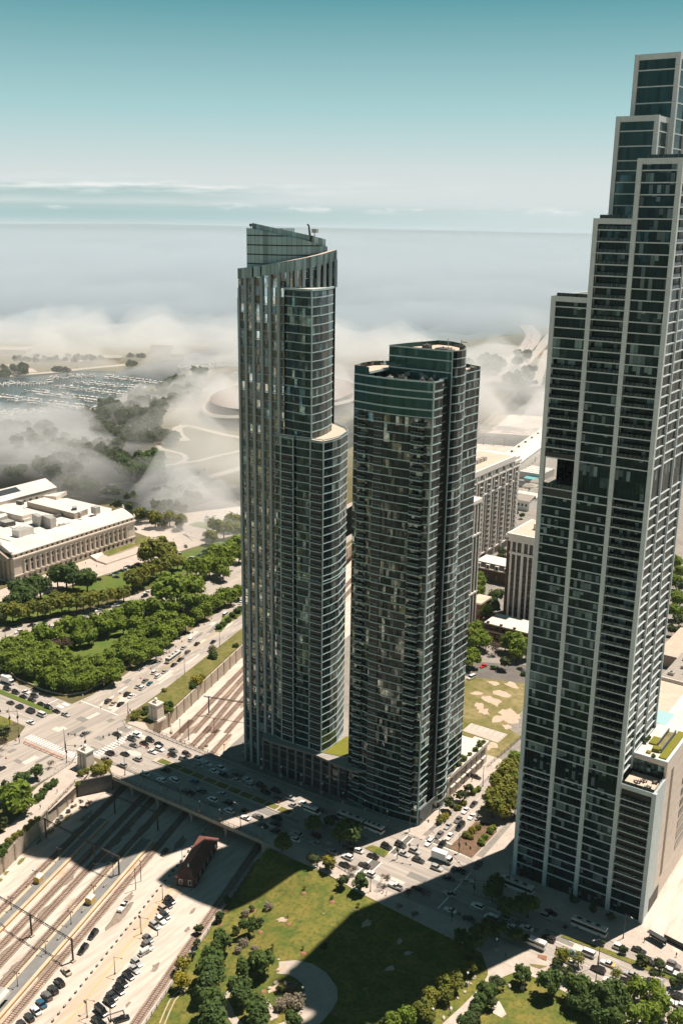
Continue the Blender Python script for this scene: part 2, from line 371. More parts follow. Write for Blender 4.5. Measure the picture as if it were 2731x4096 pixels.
# bridge over the yard
mbr = thing('road_bridge', 'long concrete road bridge carrying the crowded street across the rail yard', 'bridge', (253, -283, 0))
def sub(mb, name, root, sm=False):
    l = root.location; mb.v = [(x-l.x, y-l.y, z-l.z) for x, y, z in mb.v]; return mb.build(name, root, sm)
mb = MB(); mb.prism([(212.9, -302.6), (311.4, -302.6), (306.5, -283), (293.4, -264.4), (212.9, -264.4)], -1.5, 0.0, M['wallc']); sub(mb, 'deck', mbr)
for N in (-265.6, -274, -283, -292, -301):
    mb = MB(); mb.box(213, 300, N-.45, N+.45, -2.6, -1.52, M['darkwall']); sub(mb, 'girder', mbr)
for E0 in (232, 250, 268.5, 283):
    mb = MB(); mb.box(E0-.55, E0+.55, -301.5, -265.2, -3.3, -2.62, M['wallc'])
    for N in (-266, -275, -284, -293, -300.5): mb.tube((E0, N, -7), (E0, N, -3.2), .5, M['wallc'], n=8)
    sub(mb, 'pier', mbr)
# roads
Z1, Z2 = 0.03, 0.06
road = lambda pts, mat, z=Z1, name='road': sheet(name, pts, z, M[mat])
road([(-400, -286), (126, -286), (140, -292), (141, -299), (164, -299.6), (205, -300), (310, -300.6), (322, -300.6), (322, -271), (213, -270.8), (186, -268.5), (165, -266.5), (-400, -264)], 'concrete_ns')
road([(142.3, -299.05), (163.5, -299.65), (162, -420), (160, -470), (143, -470), (142.5, -420)], 'concrete', name='side_street')
road([(313.5, 420), (313.5, -262), (316, -271), (322, -271.1), (322, -300.5), (327, -306), (332, -336), (336.5, -356), (342, -380), (351, -420), (362, -470), (385, -560), (440, -800), (470, -800), (420, -560), (398, -500), (384, -460), (372.5, -401), (369, -372), (360, -337), (356.5, -312), (357, -299.8), (357, -272), (351, -262), (353, -240), (353, 420)], 'concrete')
road([(357.05, -299.7), (462, -298), (462, -272), (357.05, -272)], 'concrete_ns')
road([(440, 420), (440, -271.9), (462.1, -272), (462.1, -298.1), (440, -298.2), (438, -335), (431, -362), (412, -400), (402, -425), (396, -470), (395, -560), (420, -760), (455, -760), (440, -560), (437, -500), (438, -430), (442, -395), (450, -366), (460.3, -338), (468, -298), (472, 420)], 'concrete')
# museum drive, parking and forecourt
road([(486, -330), (512, -330), (512, -394), (514, -520), (540, -560), (545, -620), (470, -620), (468, -560), (478, -470), (484, -400)], 'walk', name='parking_lot')
# lawns set into the concrete
PARKI = [(361, -312), (366, -303.5), (380, -301.3), (400, -302.2), (412, -306), (424, -310), (436, -316), (436, -334), (428, -360), (409, -398), (399, -425), (394, -462), (388, -462), (376.5, -401), (372.5, -372), (365.5, -346)]
slab('lawn', PARKI, -0.1, 0.22, M['wallc'], M['lush'])
slab('lawn', [(464, -300), (478, -300), (486, -330), (482, -400), (474, -470), (466, -560), (446, -560), (441, -500), (442, -430), (446, -396), (454, -366), (464.5, -338)], -0.1, 0.2, M['wallc'], M['lush'])
slab('lawn', [(357.5, -289.4), (440, -290), (440, -286.6), (358, -286.4), (356.6, -287.9)], -0.1, 0.22, M['wallc'], M['lush'])
slab('lawn', [(366, -272), (440, -272), (440, -250), (360, -250), (358, -262)], -0.1, 0.2, M['wallc'], M['grass'])
slab('embankment_planting', [(313, -309), (322, -308), (327.5, -318.5), (331, -336), (336, -357), (341.5, -381), (350.5, -421), (360, -468), (352, -468), (e_wall(-440)+1.2, -440), (e_wall(-380)+1.2, -380), (e_wall(-322)+1.2, -322)], -0.1, 0.5, M['scrub'], M['scrub'])
slab('lawn', poly('r', (1130, 710), (1230, 530), (1380, 440), (1480, 400), (1500, 480), (1300, 610), (1210, 715)), -0.1, 0.3, M['wallc'], M['lush'])
slab('lawn', poly('e', (355, 1105), (425, 1078), (575, 1140), (530, 1190)), 0.0, 0.22, M['walk'], M['grass'])
slab('planting_bed', poly('e', (1105, 1105), (1345, 870), (1530, 890), (1535, 960), (1310, 1195), (1240, 1165)), -0.05, 0.2, M['walk'], M['earth'])
slab('lawn', [(56, -281.8), (86, -281.6), (99, -279.8), (99, -278.6), (86, -279.4), (56, -279.6)], 0.0, 0.25, M['walk'], M['grass'])
mb = MB(); mb.box(214, 288, -287.3, -282.9, 0.02, 0.34, M['walk'])
structure('median_kerb', mb)
for i in range(11):
    x0 = 215+i*6.5
    slab('median_bed', [(x0, -286.7), (x0+5.7, -286.7), (x0+5.7, -283.5), (x0, -283.5)], 0.3, 0.42, M['walk'], M['grass'] if i > 7 or i == 1 else M['scrub'])
# kerbs and pavements along the main street
slab('pavement', [(214, -270.9), (303, -271.0), (298, -268), (293.5, -265.2), (214, -264.9)], 0.0, 0.16, M['walk'], M['walk'])
slab('pavement', [(205, -302.6), (309, -302.6), (315, -306), (322, -304), (321.5, -300.9), (205, -300.2)], 0.0, 0.16, M['walk'], M['walk'])
slab('pavement', [(40, -286.2), (126, -286.2), (139.5, -292.3), (140.4, -330), (140.4, -400), (70, -400), (70, -300), (40, -298)], 0.0, 0.15, M['walk'], M['walk'])
slab('pavement', [(165.2, -300), (204, -300.4), (204, -303), (172, -306), (172, -372), (163.2, -372)], 0.0, 0.15, M['walk'], M['walk'])
slab('pavement', [(42, -263.9), (165, -266.2), (186, -268.2), (212, -270.6), (212, -266), (186, -262.5), (165, -259.5), (130, -257.4), (42, -254)], 0.0, 0.16, M['walk'], M['walk'])
# lot behind the towers
sheet('dry_lot_grass', [(167.8, -363), (173, -366), (212, -372), (217, -430), (213, -453), (190, -456), (178, -424), (176, -400), (167.2, -396)], 0.04, M['dry_grass'])
sheet('parking_slab', [(191.8, -394.3), (173.1, -394.3), (173.3, -384.6), (191.8, -385.3)], 0.07, M['walk'])
for i in range(7):
    x = 174.8+i*2.7; sheet('road_marking', [(x, -394), (x+.15, -394), (x+.15, -389.4), (x, -389.4)], 0.09, M['white'])
road([(166, -456), (230, -434), (232, -452), (196, -470), (166, -474)], 'asphalt', z=0.05)
road([(214, -372), (226, -376), (232, -436), (216, -440)], 'concrete', z=0.04)
# yard: tan road beside the tracks
def lane(e0, e1, n0, n1, z, mat, name='road', k=0.286):
    return sheet(name, [(e0+k*(-200-n0), n0), (e1+k*(-200-n0), n0), (e1+k*(-200-n1), n1), (e0+k*(-200-n1), n1)], z, M[mat])
lane(214.4, 222.3, 200, -300, YZ+0.04, 'dirt_road', 'service_road')
lane(218.0, 218.2, 200, -262, YZ+0.07, 'yellow', 'road_marking'); lane(218.45, 218.6, 200, -262, YZ+0.07, 'yellow', 'road_marking')
lane(199.5, 213.0, 200, -300, YZ+0.02, 'gravel', 'parking_gravel')
# paths in the park
def path(name, w, pts, half, mat, dz=0.06, z0=None):
    P = [at(w, *p) for p in pts] if z0 is None else [atz(w, p[0], p[1], z0) for p in pts]
    Q = []
    for i in range(len(P)-1):
        for k in range(6):
            t = k/6; p0, p1, p2, p3 = P[max(0, i-1)], P[i], P[i+1], P[min(len(P)-1, i+2)]
            Q.append(0.5*((2*p1)+(p2-p0)*t+(2*p0-5*p1+4*p2-p3)*t*t+(3*p1-p0-3*p2+p3)*t**3))
    Q.append(P[-1]); mb = MB(); pts2 = [(q.x, q.y) for q in Q]; A = offset(pts2, half); B = offset(pts2, -half)
    zz = lambda p: (terrain(*p) if z0 is None else z0)+dz
    for i in range(len(Q)-1):
        mb.face([(*A[i], zz(A[i])), (*A[i+1], zz(A[i+1])), (*B[i+1], zz(B[i+1])), (*B[i], zz(B[i]))], M[mat])
    return structure(name, mb)
ZT = lambda p, dz=0.1: (p[0], p[1], terrain(*p)+dz)
def strip(name, A, B, mat, dz=0.1):
    mb = MB()
    for i in range(len(A)-1): mb.face([ZT(A[i], dz), ZT(A[i+1], dz), ZT(B[i+1], dz), ZT(B[i], dz)], M[mat])
    return structure(name, mb)
def resample(P, n):
    L = [0]
    for a, c in zip(P, P[1:]): L.append(L[-1]+math.hypot(c[0]-a[0], c[1]-a[1]))
    out = []
    for k in range(n+1):
        d = L[-1]*k/n; i = max(j for j in range(len(P)-1) if L[j] <= d+1e-9); t = (d-L[i])/(L[i+1]-L[i] or 1)
        out.append((P[i][0]+(P[i+1][0]-P[i][0])*t, P[i][1]+(P[i+1][1]-P[i][1])*t))
    return out
ro = resample([(168.4, -217.1), (163.7, -220.1), (158.2, -221.5), (152.2, -220.6), (146.2, -217.4), (143.2, -213.3), (142.2, -209), (141.9, -203), (143.5, -196), (147, -190), (152, -185)], 60)
ri = resample([(164.7, -212.4), (162.3, -213.5), (158.7, -213.3), (155.3, -212.2), (152.6, -210), (150.3, -206), (149.6, -201.1), (151, -197), (154, -192), (157, -189)], 60)
strip('path', ro, ri, 'walk')
strip('path', resample([(175.8, -203), (175, -197.8), (173.2, -194.4), (170, -192.2), (166, -190), (162, -188), (157, -186)], 40), resample([(174.1, -200.7), (173, -198), (171.6, -196.2), (168.5, -194.5), (166.4, -192.6), (161.6, -190.6), (157, -189)], 40), 'walk', 0.12)
strip('path', resample([(161.9, -202.2), (156.6, -199.4), (153.5, -197.5)], 8), resample([(161, -200.4), (157.4, -197.9), (154.5, -195)], 8), 'walk', 0.14)
# promenade in the lower right
strip('path', resample([(121, -257.6), (116.9, -256.8), (110.8, -249.5), (110.3, -243.3), (111.2, -233), (112.6, -223.2), (114.2, -208), (116, -180)], 40),
      resample([(99, -256.8), (104.6, -254.5), (107.2, -249.5), (106.9, -243), (108, -233), (109.2, -222), (110.6, -208), (112, -180)], 40), 'walk')
strip('planting_bed', resample(poly('h', (330, 715), (480, 735), (490, 765), (380, 755)), 6)[:4], resample(poly('h', (345, 735), (400, 755), (470, 770), (488, 766)), 6)[:4], 'dry_grass', 0.2)
for pts in (((400, 640), (475, 655), (470, 690), (398, 670)),):
    sheet('paving_patch', poly('h', *pts), 0.19, M['mulch'])
sheet('bare_patch', poly('h', (45, 1020), (90, 1010), (150, 1120), (110, 1150), (40, 1110)), 0.12, M['gravel'])
# far paths on the museum campus
def ribbon(w, pts, half, mat='walk', dz=0.12, name='path'):
    P = [tuple(atz(w, *p))[:2] for p in pts]; P = resample(P, 40)
    sm = P[:]
    for _ in range(3): sm = [sm[0]]+[((sm[i-1][0]+2*sm[i][0]+sm[i+1][0])/4, (sm[i-1][1]+2*sm[i][1]+sm[i+1][1])/4) for i in range(1, len(sm)-1)]+[sm[-1]]
    A, B = offset(sm, half), offset(sm, -half); mb = MB()
    for i in range(len(sm)-1): mb.face([(*A[i], dz), (*A[i+1], dz), (*B[i+1], dz), (*B[i], dz)], M[mat])
    return structure(name, mb)
ribbon('o', ((-300, 880), (60, 905), (330, 1010), (620, 1112), (820, 1120), (960, 1050), (1080, 940), (1120, 860)), 11, 'walk', .05, 'road')
ribbon('o', ((700, 740), (900, 790), (1100, 840), (1300, 890), (1540, 960)), 9, 'walk', .06, 'road')
ribbon('o', ((-260, 560), (20, 600), (200, 625), (340, 665), (325, 760), (285, 850), (250, 940)), 8, 'walk', .07, 'road')
ribbon('o', ((300, 690), (420, 640), (560, 600), (720, 560), (900, 420), (1100, 330), (1540, 200)), 5, 'walk', .08, 'road')
sheet('plaza', poly('o', (-200, 420), (0, 400), (350, 358), (480, 420), (620, 400), (520, 480), (440, 560), (280, 615), (0, 560), (-200, 540)), .04, M['walk'])
sheet('lawn', poly('o', (795, 940), (880, 905), (1060, 900), (1050, 1000), (900, 970)), .09, M['lush'])
sheet('lawn', poly('o', (560, 360), (640, 350), (420, 440), (240, 440), (0, 390), (330, 350)), .09, M['lush'])
ribbon('j', ((985, 825), (1010, 855), (1100, 875), (1160, 895), (1170, 920), (1120, 948), (1020, 962)), 2.6)
ribbon('j', ((1130, 946), (1250, 930), (1380, 895), (1450, 880), (1540, 860)), 2.6)
ribbon('j', ((930, 645), (990, 622), (1060, 606), (1270, 601)), 3.2)
ribbon('j', ((1060, 606), (1055, 590), (1010, 600)), 2.6)
ribbon('j', ((1170, 705), (1110, 725), (1120, 765), (1165, 805)), 5.5)
ribbon('j', ((1200, 712), (1280, 735), (1400, 765), (1540, 790)), 4.0)
ribbon('j', ((-60, 950), (60, 945), (220, 940), (300, 925), (350, 880)), 5.0)
ribbon('j', ((590, 768), (670, 764)), 3.0)
ribbon('j', ((20, 400), (140, 385), (340, 372), (520, 350), (735, 330), (860, 318)), 7.0, dz=-0.6)
ribbon('j', ((20, 325), (110, 340), (180, 352), (210, 372)), 7.0, dz=-0.6)
ribbon('j', ((300, 300), (420, 290), (520, 300), (700, 285)), 6.0, dz=-0.6)
# the far expressway and its slip road, south of the towers
ribbon('w', ((-30, 780), (-40, 560), (10, 460), (70, 380), (130, 260)), 12, 'concrete', name='road') if False else None
ribbon('p', ((1915, 1530), (1990, 1500), (2060, 1440), (2110, 1390), (2135, 1340), (2100, 1300)), 15, 'concrete', name='road')
ribbon('p', ((2000, 1530), (2090, 1460), (2150, 1400), (2190, 1355), (2230, 1310)), 9, 'concrete', name='road')
ribbon('p', ((2140, 1545), (2165, 1470), (2190, 1400)), 7, 'concrete', name='road')
# ------------------------------------------------------------------ painted markings
mk = lambda x0, x1, y0, y1, z=0.07, mat='white': sheet('road_marking', [(x0, y0), (x1, y0), (x1, y1), (x0, y1)], z, M[mat])
for i in range(20): mk(316.6+i*1.65, 317.4+i*1.65, -268.6, -264.6)
for i in range(16): mk(309.2, 313.6, -298.6+i*1.68, -297.8+i*1.68)
for k in range(13):
    for N in (-274.4, -278.5, -291.3, -295.8):
        if N > -280 or k < 13: mk(216+k*6.6, 219+k*6.6, N-.07, N+.07)
for k in range(11):
    for N in (-269.5, -273.8, -277.2): mk(58+k*7, 61+k*7, N-1.2, N-1.05)
mk(172.5, 173.0, -279, -267.5); mk(168.5, 168.9, -279, -267.2); mk(169.5, 169.9, -299, -285); mk(166.8, 167.2, -299, -285)
sheet('crossing', [(169.0, -279), (172.4, -279), (172.4, -267.6), (169.0, -267.4)], 0.065, M['asphalt'])
sheet('crossing', [(167.3, -298.9), (169.4, -298.9), (169.4, -286), (167.3, -286)], 0.065, M['asphalt'])
sheet('crossing', [(143, -303.2), (162.8, -303.2), (162.8, -300.7), (143, -300.7)], 0.065, M['asphalt'])
mk(143, 163, -304.0, -303.6); mk(143, 163, -300.5, -300.1)
for N in (-312, -320, -328, -336, -344): mk(156.2, 156.35, N-3, N); mk(159.3, 159.45, N-3, N)
mk(152.7, 152.9, -372, -304, mat='yellow')
mk(139, 139.5, -297, -268); mk(126, 126.4, -285, -281)
# far drive: lane lines follow the carriageway
def lines(P, offs, n, dash=3.0, gap=6.0, mat='white', w=0.09):
    Q = resample(P, n); 
    for o in offs:
        L = offset(Q, o); mb = MB(); step = int(9/ max(0.5, math.dist(Q[0], Q[1])))
        A, B = offset(Q, o-w), offset(Q, o+w)
        for i in range(0, len(Q)-1):
            if mat == 'yellow' or (i//2) % 3 == 0:
                mb.face([(*A[i], .07), (*A[i+1], .07), (*B[i+1], .07), (*B[i], .07)], M[mat])
        structure('road_marking', mb)
LSD = [(343, -308), (346.5, -336), (352, -368), (357, -400), (366, -440), (375, -480), (392, -540)]
lines(LSD, (-6.6, -3.4, 4.2, 7.4), 150); lines(LSD, (-.15, .25), 150, mat='yellow')
mk(331, 356, -304.6, -304.1); mk(366, 366.5, -299, -290); mk(352, 358, -285, -284.5) if False else None
for x, y in ((740, 1310), (680, 1335)):
    v = atz('q', x, y); mk(v.x-2.0, v.x+2.0, v.y-.9, v.y+.9)
E2 = [(451, -272), (452, -320), (448, -345), (438, -368), (425, -398), (418, -430), (414, -480), (410, -540)]
lines(E2, (-6, -3, 0, 3, 6), 120)
for k in range(9):
    for N in (-275.5, -279, -282.6, -293, -296): mk(360+k*8, 363+k*8, N-.08, N+.08)

rp = random.Random(4)  # invented pale strips out of view, added to liven the tower glass reflections
for k in range(9): y = -225+k*70+rp.uniform(-15, 15); sheet('path', [(362, y), (438, y+rp.uniform(-8, 8)), (438, y+9), (362, y+8)], .05, M['walk'])
for k in range(7): y = -200+k*90; sheet('path', [(480, y), (900, y+rp.uniform(-30, 30)), (900, y+16), (480, y+12)], .05, M['walk'])
sheet('plaza', [(540, -60), (640, -60), (640, 60), (540, 60)], .07, M['walk'])  # unseen pale square, added for the same reflections

Ns = [-262, -250, -240, -232, -225, -210, -195, -170, -140, -110]
strip('path', [(314.5, -262), (313, -250), (312, -242), (309, -234), (e_wall(-225)+10.5, -225)]+[(e_wall(N)+10, N) for N in Ns[5:]], [(303, -262), (e_wall(-250)+1, -250)]+[(e_wall(N)+1.0, N) for N in Ns[2:4]]+[(e_wall(-225)+2.6, -225)]+[(e_wall(N)+2.8, N) for N in Ns[5:]], 'walk', .07)
strip('path', [(316, -271), (316, -264), (314.6, -262)], [(294, -265), (300, -256), (303, -262)], 'walk', .06)

K0 = 0.286
# wear: repaired paving, stains, bare earth and wheel tracks, each with an outline of its own
rq = random.Random(21)
M['patch_d'] = surf('dark repaired paving', (0.25, 0.235, 0.215), (0.20, 0.19, 0.175), 0.8); M['patch_l'] = surf('pale repaired paving', (0.60, 0.54, 0.48), (0.54, 0.48, 0.43), 0.6)
M['oil'] = surf('oily stained gravel', (0.30, 0.245, 0.20), (0.22, 0.175, 0.145), 0.7); M['bare_earth'] = surf('bare pale earth', (0.52, 0.42, 0.33), (0.44, 0.34, 0.25), 0.5); M['weed'] = surf('low weeds', (0.14, 0.14, 0.05), (0.20, 0.17, 0.07), 0.8)
def blot(name, E, N, r, ex, ang, mat, z, n=13):
    ca, sa = math.cos(ang), math.sin(ang); P = []
    for i in range(n):
        a = 2*math.pi*i/n; q = r*rq.uniform(.55, 1.15); x, y = q*math.cos(a)*ex, q*math.sin(a); P.append((E+x*ca-y*sa, N+x*sa+y*ca))
    mb = MB(); mb.face([(x, y, (terrain(x, y) if z is None else 0)+(0.13 if z is None else z)) for x, y in P], M[mat]); structure(name, mb)
def quad(name, E, N, l, w, ang, mat, z):
    ca, sa = math.cos(ang), math.sin(ang); mb = MB(); mb.face([(E+x*ca-y*sa, N+x*sa+y*ca, z) for x, y in ((-l, -w), (l, -w), (l, w), (-l, w))], M[mat]); structure(name, mb)
for i in range(44): quad('paving_patch', rq.uniform(60, 310), rq.uniform(-298, -270), rq.uniform(1, 5), rq.uniform(.6, 1.8), 0, rq.choice(('patch_d', 'patch_l', 'patch_d')), .034+.0004*i)
for i in range(26): quad('paving_patch', rq.uniform(315, 355), rq.uniform(-299, -200), rq.uniform(1, 5), rq.uniform(.6, 2), rq.choice((0, 1.57)), rq.choice(('patch_d', 'patch_l')), .036+.0004*i)
for i in range(26):
    N = rq.uniform(-420, -310); E = 328+(-308-N)*.2+rq.uniform(4, 22); quad('paving_patch', E, N, rq.uniform(1.5, 7), rq.uniform(.5, 1.6), R(-78), rq.choice(('patch_d', 'patch_l')), .036+.0004*i)
for i in range(14): quad('paving_patch', rq.uniform(144, 161), rq.uniform(-410, -303), rq.uniform(1, 4), rq.uniform(.5, 1.5), 1.57, rq.choice(('patch_d', 'patch_l')), .036+.0004*i)
for i in range(70):
    N = rq.uniform(-255, -130); e = rq.choice((271, 259.2, 254.3, 247.2, 236.2, 251, 262.5, 275, 208, 230, 204)); blot('gravel_stain', e+K0*(-200-N)+rq.uniform(-1.5, 1.5), N, rq.uniform(.6, 2.2), rq.uniform(1.5, 5), math.atan2(-1, K0), rq.choice(('oil', 'oil', 'bare_earth')), YZ+.045+.0004*i)
for i in range(26):
    N = rq.uniform(-420, -315); blot('gravel_stain', rq.uniform(e_south(N)+6, e_wall(N)-4), N, rq.uniform(.7, 2.4), rq.uniform(2, 6), math.atan2(-1, K0), rq.choice(('oil', 'bare_earth')), YZ+.045+.0004*i)
for i in range(24):
    N = rq.uniform(-250, -140); blot('weed_patch', e_wall(N)-rq.uniform(.8, 2.4), N, rq.uniform(.5, 1.3), 2.2, math.atan2(-1, K0), 'weed', YZ+.06+.0004*i)
for i in range(26): blot('bare_patch', rq.uniform(120, 190), rq.uniform(-255, -185), rq.uniform(.5, 1.5), rq.uniform(1, 2.2), rq.uniform(0, 3), rq.choice(('bare_earth', 'dry_grass')), None)
for x, y, r in ((770, 1870, 5.2), (660, 1930, 3.6), (830, 1960, 3.0), (880, 1900, 2.4), (450, 1830, 3.2), (400, 1760, 2.6), (570, 1450, 2.4), (560, 1690, 4.4), (700, 1590, 3.6), (820, 1480, 3.2), (360, 1590, 2.4), (760, 2040, 2.0), (400, 2290, 4.0), (300, 2230, 3.0), (520, 2300, 3.2)):
    v = atz('u', x, y); blot('bare_patch', v.x, v.y, r, 1.5, rq.uniform(0, 3), 'bare_earth', .06+.0006*r)
for dx in (0, 1.7):
    P_ = resample([(at('d', x, y).x+dx*.9, at('d', x, y).y+dx*.3) for x, y in ((20, 1340), (60, 1240), (110, 1130), (170, 1060), (230, 1010))], 24); strip('wheel_track', offset(P_, .22), offset(P_, -.22), 'bare_earth', .14)
# ------------------------------------------------------------------ sky, sun, haze, fog
SAZ, SEL = R(203), R(65.5)
sun = bpy.data.lights.new('sun', 'SUN'); sun.energy = 5.0; sun.angle = R(0.53); sun.color = (1.0, 0.89, 0.77)
so = bpy.data.objects.new('sun', sun); COL.objects.link(so)
sd = Vector((math.sin(SAZ)*math.cos(SEL), math.cos(SAZ)*math.cos(SEL), math.sin(SEL)))
so.rotation_euler = sd.to_track_quat('Z', 'Y').to_euler(); so.location = sd*800
wd = bpy.data.worlds.new('World'); sc.world = wd; wd.use_nodes = True
nt = wd.node_tree; bg = nt.nodes['Background']
sky = nt.nodes.new('ShaderNodeTexSky'); sky.sky_type = 'NISHITA'; sky.sun_disc = False
sky.sun_elevation = SEL; sky.sun_rotation = SAZ; sky.altitude = 200; sky.air_density = 1.0; sky.dust_density = 0.6; sky.ozone_density = 1.0
tc = nt.nodes.new('ShaderNodeTexCoord'); nz = nt.nodes.new('ShaderNodeSeparateXYZ'); nt.links.new(tc.outputs['Generated'], nz.inputs[0])
def ramp(nt, fac, stops):
    r = nt.nodes.new('ShaderNodeValToRGB'); nt.links.new(fac, r.inputs['Fac']); e = r.color_ramp.elements
    while len(e) < len(stops): e.new(0.5)
    for el, (p, c) in zip(e, stops): el.position = p; el.color = (*c, 1)
    return r.outputs['Color']
el01 = math_(nt, 'MULTIPLY_ADD', nz.outputs[2], 0.8, 0.2)       # sin(elevation) -0.25..1 -> 0..1
S = lambda deg: math.sin(R(deg))*0.8+0.2
grade = ramp(nt, el01, [(0.0, (0.46, 0.51, 0.52)), (S(-0.3), (0.49, 0.53, 0.54)), (S(2.0), (0.45, 0.50, 0.50)), (S(5.2), (0.26, 0.42, 0.43)), (S(10.5), (0.062, 0.22, 0.245)), (S(18), (0.016, 0.066, 0.082)), (S(45), (0.006, 0.030, 0.040))])
# thin cloud streaks and clear teal gaps low over the lake, stronger towards the east
dt = nt.nodes.new('ShaderNodeVectorMath'); dt.operation = 'DOT_PRODUCT'; nt.links.new(tc.outputs['Generated'], dt.inputs[0]); dt.inputs[1].default_value = (0.829, 0.56, 0)
lf = nd(nt, 'ShaderNodeMapRange'); nt.links.new(dt.outputs['Value'], lf.inputs['Value']); lf.inputs['From Min'].default_value = -0.22; lf.inputs['From Max'].default_value = 0.24; lf.interpolation_type = 'SMOOTHSTEP'
lf2 = nd(nt, 'ShaderNodeMapRange'); nt.links.new(dt.outputs['Value'], lf2.inputs['Value']); lf2.inputs['From Min'].default_value = 0.0; lf2.inputs['From Max'].default_value = 0.2; lf2.interpolation_type = 'SMOOTHSTEP'
def stretched(sx, sz, sc_, loc=(0, 0, 0), lo=.45, hi=.65):
    mp = nd(nt, 'ShaderNodeMapping'); mp.inputs['Scale'].default_value = (sx, sx, sz); mp.inputs['Location'].default_value = loc; nt.links.new(tc.outputs['Generated'], mp.inputs['Vector'])
    return noise(nt, mp.outputs['Vector'], sc_, 5.0, 0.6, lo, hi)
g3 = lambda v: (v, v, v)
wob = math_(nt, 'MULTIPLY_ADD', stretched(3, 3, 1.2), 0.004, math_(nt, 'SUBTRACT', el01, 0.002))
t1 = math_(nt, 'MULTIPLY', ramp(nt, el01, [(S(-.8), g3(.0)), (S(-.62), g3(.1)), (S(-.35), g3(.75)), (S(-.1), g3(1)), (S(.15), g3(.8)), (S(.4), g3(.2)), (S(.7), g3(0))]), math_(nt, 'MULTIPLY_ADD', lf.outputs['Result'], 0.85, 0.05))
t2 = math_(nt, 'MULTIPLY', ramp(nt, wob, [(S(.35), g3(0)), (S(.7), g3(.8)), (S(1.05), g3(1)), (S(1.2), g3(0))]), lf2.outputs['Result'])
cl1 = math_(nt, 'MULTIPLY', math_(nt, 'MULTIPLY', ramp(nt, wob, [(S(.95), g3(0)), (S(1.2), g3(1)), (S(1.35), g3(.7)), (S(1.7), g3(0))]), stretched(9, 120, 2.0)), lf.outputs['Result'])
cl2 = math_(nt, 'MULTIPLY', ramp(nt, el01, [(S(-.05), g3(0)), (S(.12), g3(1)), (S(.25), g3(1)), (S(.5), g3(0))]), stretched(14, 60, 2.0, (.3, .2, .1), .55, .7))
c0 = mix(nt, grade, (0.13, 0.30, 0.30), math_(nt, 'MULTIPLY', math_(nt, 'MAXIMUM', t1, math_(nt, 'MULTIPLY', t2, 0.62)), 0.92))
c1 = mix(nt, c0, (0.78, 0.76, 0.74), math_(nt, 'MULTIPLY', math_(nt, 'MAXIMUM', cl1, cl2), 0.8))
# a little of the physical sky on top, so that the light keeps its direction
sk = nt.nodes.new('ShaderNodeVectorMath'); sk.operation = 'SCALE'; nt.links.new(sky.outputs[0], sk.inputs[0]); sk.inputs['Scale'].default_value = 0.10
nt.links.new(mix(nt, c1, sk.outputs[0], 0.06), bg.inputs['Color']); bg.inputs['Strength'].default_value = 1.0
sc.view_settings.view_transform = 'Standard'; sc.view_settings.look = 'None'; sc.view_settings.exposure = 0.55; sc.view_settings.gamma = 1.0
sc.render.engine = 'CYCLES'; cy = sc.cycles
cy.max_bounces = 10; cy.diffuse_bounces = 3; cy.glossy_bounces = 3; cy.transmission_bounces = 3; cy.volume_bounces = 6; cy.transparent_max_bounces = 8
cy.caustics_reflective = False; cy.caustics_refractive = False; cy.use_denoising = True; cy.sample_clamp_indirect = 4.0
# air over the whole scene
mb = MB(); mb.box(-20500, 20500, -20500, 20500, -9, 292, volmat('pale haze', 0.00003, (0.60, 0.76, 0.82), 0.1))
tag(mb.build('haze'), 'thin pale haze lying over the whole city and lake', None, None, 'stuff')
# fog lying on the lake and drifting ashore: closed bodies, thick in the middle and thinning out at their edges
from mathutils import noise as mn
def fog_body(name, rings, segs, f, z0, dens, label, col=(0.985, 0.99, 1.0)):
    """f(i, j) -> (E, N, thickness); underside at z0"""
    m = volmat(name, dens, col); v = []; fc = []
    for i in range(rings+1):
        for j in range(segs+1):
            E, N, t = f(i/rings, j/segs); v.append((E, N, z0+max(0.03, t)))
    n = len(v); v += [(x, y, z0) for x, y, z in v]; w = segs+1
    for i in range(rings):
        for j in range(segs):
            a = i*w+j; fc.append((a, a+1, a+w+1, a+w)); fc.append((n+a, n+a+w, n+a+w+1, n+a+1))
    for j in range(segs):
        a, c = j, rings*w+j; fc.append((a, n+a, n+a+1, a+1)); fc.append((c, c+1, n+c+1, n+c))
    for i in range(rings):
        a, c = i*w, i*w+segs; fc.append((a, a+w, n+a+w, n+a)); fc.append((c, n+c, n+c+w, c+w))
    me = bpy.data.meshes.new(name); me.from_pydata(v, [], fc); me.materials.append(m); me.polygons.foreach_set('use_smooth', [True]*len(fc)); me.update()
    bm = bmesh.new(); bm.from_mesh(me); bmesh.ops.recalc_face_normals(bm, faces=bm.faces); bm.to_mesh(me); bm.free()
    return tag(link(name, me), label, None, None, 'stuff')
def nz3(x, y, s, k=0.0, o=4): return mn.fractal(Vector((x*s, y*s, k)), 1.0, 2.0, o)
def lakefog(i, j):
    az = R(146-62+124*j); r = 850*(22.8**i)
    E, N = r*math.sin(az), r*math.cos(az)
    along = (az-R(146))                                   # fog comes nearer towards the south-west
    start = 1700+250*nz3(math.sin(az)*900, math.cos(az)*900, 0.004, 2.0)
    h = 95*smooth((r-start)/1500.0)*(0.75+0.6*nz3(E, N, 0.0011, 3.0)*smooth((9000-r)/4000))+26*nz3(E, N, 0.004, 9.0)*smooth((r-start)/500)*smooth((6500-r)/3000)
    h += 34*smooth((r-start)/350)*(0.8+0.9*nz3(E, N, 0.006, 5.0)*smooth((5200-r)/3000))
    return E, N, h*smooth((r-start+250)/500)*(0.16+0.84*smooth((15000-r)/11000))
